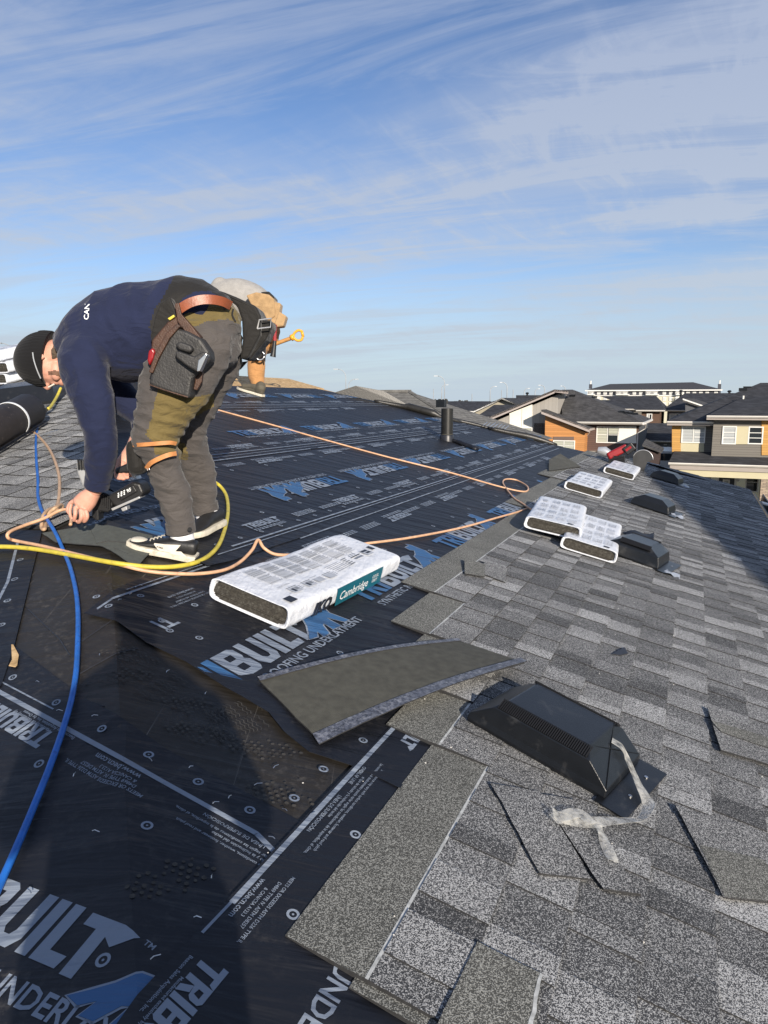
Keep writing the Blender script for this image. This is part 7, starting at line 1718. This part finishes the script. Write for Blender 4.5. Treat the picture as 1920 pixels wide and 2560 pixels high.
# beanie with knitted ribs
mb = MB(); n = 132; rs_ = []
for i in range(0, 15):
    a = math.pi * .5 * (1 - i / 14) if i > 0 else math.pi * .5
    th_ = math.pi * 0.5 * i / 14
    rr_ = math.cos(th_); zz = math.sin(th_)
    rs_.append([hp(.087 * rr_ * math.cos(2 * math.pi * k / n) * (1 + (.016 if k % 3 == 0 else -.010)), (.117 * rr_ * math.sin(2 * math.pi * k / n)) * (1 + (.016 if k % 3 == 0 else -.010)) - .010, -.002 + .125 * zz + .012 * math.sin(2 * math.pi * k / n) * rr_) for k in range(n)])
brim = [[hp((.089 + o) * math.cos(2 * math.pi * k / n) * (1 + (.014 if k % 3 == 0 else -.010)), (.118 + o) * math.sin(2 * math.pi * k / n) * (1 + (.014 if k % 3 == 0 else -.010)) - .010, z + .012 * math.sin(2 * math.pi * k / n)) for k in range(n)] for o, z in ((-.006, -.030), (.0, -.034), (.002, -.028), (.003, .0), (.001, .020))]
mb.rings(brim + rs_[1:]); mb.build('knit_hat', M_KNIT, w1, smooth=60)
strapc([aty(82, 881, 3.066), aty(85, 900, 3.062), aty(93, 925, 3.062), aty(102, 946, 3.068)], .0045, M_POLE, 'hat_mark', .002)
mb = MB(); mb.tube([aty(121, 968, 3.10), aty(136, 960, 3.10)], .0035, 8); mb.build('nail_in_mouth', M_SHW, w1)
# lettering on the shoulder
v, f, wd_ = txt('CAN', .030, .02)
A0, B0 = J(458, 290, 2.95), J(462, 232, 2.95)
mb = MB(); dU = (B0 - A0).normalized(); dN = Vector((-1, 0, .05)).normalized()
bvh = None
dg = bpy.context.evaluated_depsgraph_get(); dg.update()
from mathutils.bvhtree import BVHTree
bt_ = BVHTree.FromPolygons([v_.co for v_ in sw_.data.vertices], [tuple(p.vertices) for p in sw_.data.polygons])
vv = []
for a, b in v:
    q = A0 + dU * a + dN * (b * .9); d = q.normalized(); h_ = bt_.ray_cast(Vector((0, 0, 0)), d); vv.append((h_[0] - d * .003) if h_[0] else q)
mb.add(vv, f); mb.build('back_lettering', M_WHITEINK, w1, kind='stuff')

# ------------------------------------------------------------------ nail gun
ng = thing('nail_gun', 'black and silver coil roofing nailer held in the bent worker\'s right hand', 'nail gun', J(610, 1180, 3.15))
def prx(pts, d0, d1, m, name, bev=.006):
    P = [J(a, b, d0) for a, b in pts]; o = MB().prism(P, Vector((0, d1 - d0, 0))).build(name, m, ng); bv = o.modifiers.new('b', 'BEVEL'); bv.width = bev; bv.segments = 3; return o
prx([(585, 1065), (665, 1030), (690, 1058), (665, 1088), (600, 1095)], 3.155, 3.20, M_BLK, 'handle', .014)
o = prx([(664, 1040), (700, 1022), (716, 1040), (712, 1075), (700, 1100), (712, 1120), (688, 1108), (668, 1082)], 3.14, 3.21, M_SIL, 'end_cap_housing', .006)
mb = MB(); mb.tube([J(700, 1040, 3.175), J(716, 1042, 3.175)], .036, 20); mb.tube([J(716, 1042, 3.175), J(724, 1046, 3.175)], .026, 16); mb.build('end_ring', M_BLK, ng, smooth=40)
mb = MB(); mb.tube([J(722, 1050, 3.175), J(748, 1058, 3.175)], .0075, 10); mb.build('air_plug', M_METAL, ng, smooth=40)
prx([(548, 1205), (690, 1128), (728, 1140), (748, 1185), (735, 1205), (612, 1268), (580, 1250)], 3.10, 3.21, M_BLK, 'magazine', .012)
prx([(610, 1185), (690, 1145), (712, 1180), (625, 1230)], 3.092, 3.11, M_BLK, 'magazine_cover', .005)
prx([(478, 1230), (520, 1180), (560, 1195), (585, 1250), (560, 1290), (520, 1285), (490, 1330), (472, 1310)], 3.10, 3.18, M_BLK, 'drive_body', .008)
prx([(575, 1268), (720, 1205), (728, 1214), (582, 1280)], 3.09, 3.16, M_SIL, 'base_plate', .002)
prx([(625, 1268), (655, 1255), (660, 1275), (635, 1284)], 3.10, 3.14, M_SIL, 'depth_foot', .003)
prx([(488, 1280), (510, 1275), (512, 1330), (492, 1330)], 3.09, 3.15, M_BLK, 'nose', .004)
mb = MB()
for k in range(5): mb.box(J(530 + k * 10, 1215 + k * 8, 3.095), (.006, .01, .05))
mb.build('cooling_fin', M_BLK, ng, kind='stuff')
v, f, wd_ = txt('RF', .020, .02); O_ = J(662, 1185, 3.088); ex = (J(712, 1160, 3.088) - O_).normalized(); ey = Vector((ex.z * -1, 0, ex.x)); mb = MB(); mb.add([O_ + ex * a + ey * b for a, b in v], f)
r = random.Random(3)
for k in range(9):
    a0 = J(612 + (k % 3) * 15, 1212 - (k // 3) * 9 - (k % 3) * 7, 3.088); q = .008; mb.add([a0, a0 + ex * q * r.uniform(.6, 1.2), a0 + ex * q + ey * .005, a0 + ey * .005], [(0, 1, 2, 3)])
mb.build('white_marking', M_WHITEINK, ng, kind='stuff')
o = prx([(392, 1025), (440, 1012), (450, 1050), (452, 1180), (425, 1150), (400, 1085)], 3.14, 3.22, M_SIL, 'front_housing', .008)
mb = MB()
for k in range(3): mb.box(J(408 + k * 14, 1040, 3.132), (.006, .012, .045))
mb.build('vent_slot', M_BLK, ng, kind='stuff')

# ------------------------------------------------------------------ second worker behind the first
Y2_ = 9.0
w2 = thing('person', 'second worker bent double in grey hoodie and tan trousers, behind the worker in navy', 'person', hit(640, 988))
P2 = lambda x, y, d=Y2_: aty(x, y, d)
L_ = Lofts()
L_.limb([(P2(515, 760), .13, .16), (P2(545, 745), .19, .22), (P2(590, 748), .245, .25), (P2(630, 758), .235, .25), (P2(662, 778), .19, .22)], sub=5, n=24)
L_.limb([(P2(540, 760, 8.7), .08, .08), (P2(560, 830, 8.6), .07, .07), (P2(570, 880, 8.65), .055, .055)])
L_.limb([(P2(530, 740, 8.95), .07, .07), (P2(545, 712, 8.95), .08, .09), (P2(560, 712, 8.95), .07, .09)])
L_.make('hoodie', .014, M_GREYH, w2, 4, lambda p, n: .010 * noise.noise(p * 5))
L_ = Lofts()
L_.limb([(P2(655, 790), .19, .19), (P2(660, 830), .20, .20), (P2(652, 860), .17, .18)], n=24)
L_.limb([(P2(650, 840, 8.9), .15, .14), (P2(642, 890, 8.9), .115, .115), (P2(641, 930, 8.9), .105, .105), (P2(643, 950, 8.9), .098, .10), (P2(645, 962, 8.9), .092, .095)])
L_.limb([(P2(664, 840, 9.15), .13, .13), (P2(668, 868, 9.3), .10, .10)])
L_.make('trousers', .012, M_CARH, w2, 3, lambda p, n: .012 * noise.noise(Vector((p.x * 5, p.y * 5, p.z * 14))))
L_ = Lofts(); L_.limb([(P2(520, 745, 8.95), .07, .07), (P2(505, 770, 8.95), .08, .085), (P2(498, 785, 8.95), .07, .08)]); L_.limb([(P2(560, 830, 8.6), .05, .05), (P2(572, 900, 8.65), .045, .045), (P2(576, 915, 8.65), .04, .03)]); L_.make('body', .012, M_SKIN, w2, 2)
def bag2(pts, d0, d1, m, name, bev=.016): return bagpx(pts, d0, d1, m, name, bev, w2)
bag2([(615, 738), (640, 730), (672, 736), (686, 748), (688, 790), (672, 802), (650, 792), (628, 762)], 8.60, 8.85, M_CANV, 'tool_pouch')
bag2([(680, 752), (702, 758), (698, 785), (690, 812), (678, 806), (676, 780)], 8.62, 8.82, M_CANV, 'tool_pouch')
bag2([(697, 778), (716, 790), (708, 816), (690, 818), (686, 808)], 8.60, 8.78, M_CANV, 'tool_pouch')
bag2([(650, 730), (672, 728), (686, 742), (684, 750), (668, 738)], 8.7, 9.0, M_BLKF, 'black_shirt_hem')
bag2([(640, 870), (655, 862), (664, 862), (662, 905), (656, 890), (646, 900), (628, 903)], 8.72, 8.78, M_BLKF, 'leg_strap', .01)
MB().tube([P2(650 + 11 * math.cos(a), 889 + 11 * math.sin(a), 8.7) for a in [k * 6.283 / 14 for k in range(15)]], .012, 6).build('metal_ring', M_METAL, w2, smooth=True)
M_BOOT = mat('grey_brown_boot', (.085, .075, .055), .8, .3, 10, .4, 60)
hb_, tb_ = hit(657, 992, .03), hit(584, 970, .03); tb_ = hb_ + (tb_ - hb_).normalized() * .38
s3, at3, L3_, X3, Y3, Z3 = shoe('boot', hb_, tb_, NR, w2, mat_up=(M_BOOT, M_BOOT))
L_ = Lofts(); L_.limb([(at3(.16, 0, .05), .062, .05), (at3(.14, 0, .12), .060, .055), (P2(646, 970, 8.9), .06, .06)]); L_.limb([(at3(.2, 0, .09), .045, .05), (at3(.5, 0, .08), .04, .045), (at3(.8, 0, .06), .035, .045)]); L_.make('boot_shaft', .01, M_BOOT, w2, 2)
# hammer in the canvas pouch
hm = thing('hammer', 'hammer with red and black handle hanging from the tan canvas pouch', 'hammer', P2(688, 850, 8.6))
MB().tube([P2(688, 812, 8.6), P2(687, 852, 8.6)], .022, 10).build('red_handle', M_RED, hm, smooth=40)
MB().tube([P2(687, 852, 8.6), P2(684, 880, 8.6), P2(682, 892, 8.6)], [.022, .028, .036], 10).build('rubber_grip', M_BLK, hm, smooth=40)
# shovel
M_WOODH = mat('varnished_wood', (.50, .26, .09), .4, .2, 20, stretch=(1, 1, 1)); M_YGR = mat('yellow_grip', (.78, .36, .03), .35, .08, 10)
shv = thing('shovel', 'shovel with a wooden shaft and yellow D grip sticking up behind the second worker', 'shovel', P2(660, 868, 8.9))
MB().tube([P2(600, 892, 9.0), P2(729, 845, 8.8)], .024, 10).build('shaft', M_WOODH, shv, smooth=40)
mb = MB(); mb.tube([P2(727, 846, 8.8), P2(734, 842, 8.8)], [.036, .04], 10); mb.tube(spline([P2(733, 843, 8.8), P2(735, 834, 8.8), P2(745, 826, 8.8), P2(755, 828, 8.8)], 4), .015, 8); mb.tube(spline([P2(733, 843, 8.8), P2(742, 851, 8.8), P2(753, 850, 8.8), P2(757, 841, 8.8)], 4), .015, 8); mb.tube([P2(754, 827, 8.8), P2(758, 842, 8.8)], .017, 8); mb.build('grip', M_YGR, shv, smooth=True)

# ------------------------------------------------------------------ the photographer, standing behind the camera (casts the long soft edged shadow in front of us)
ph = thing('person', 'person in dark clothes standing behind the camera, outside the picture, holding a phone', 'person', W(-.35, -.2) )
Bd = -0.42; f0 = Vector((.10, Bd, rz(*(lambda v: (v.dot(S3), v.dot(C3)))(Vector((.1, Bd, 0))))))
bz_ = f0.z
V3 = lambda x, y, z: Vector((x, Bd + y, bz_ + z))
L_ = Lofts()
for sx in (-1, 1):
    L_.limb([(V3(.05 + sx * .14, .02, .04), .06, .10), (V3(.05 + sx * .12, 0, .28), .07, .08), (V3(.05 + sx * .11, .02, .5), .075, .085), (V3(.05 + sx * .10, 0, .85), .10, .11)])
    L_.limb([(V3(.05 + sx * .20, -.02, 1.22), .06, .06), (V3(.05 + sx * .27, .04, .98), .05, .05), (V3(.05 + sx * .12, .30, 1.02), .038, .038)])
    L_.ball(V3(.05 + sx * .07, .34, 1.04), (.04, .05, .04))
L_.limb([(V3(.05, 0, .82), .17, .12), (V3(.05, 0, 1.05), .18, .13), (V3(.05, 0, 1.25), .20, .12), (V3(.05, .01, 1.36), .07, .07), (V3(.05, .02, 1.42), .06, .06)], side=Vector((0, 1, 0)))
L_.ball(V3(.05, .03, 1.52), (.085, .10, .12))
L_.make('body', .02, M_PANT, ph, 2)
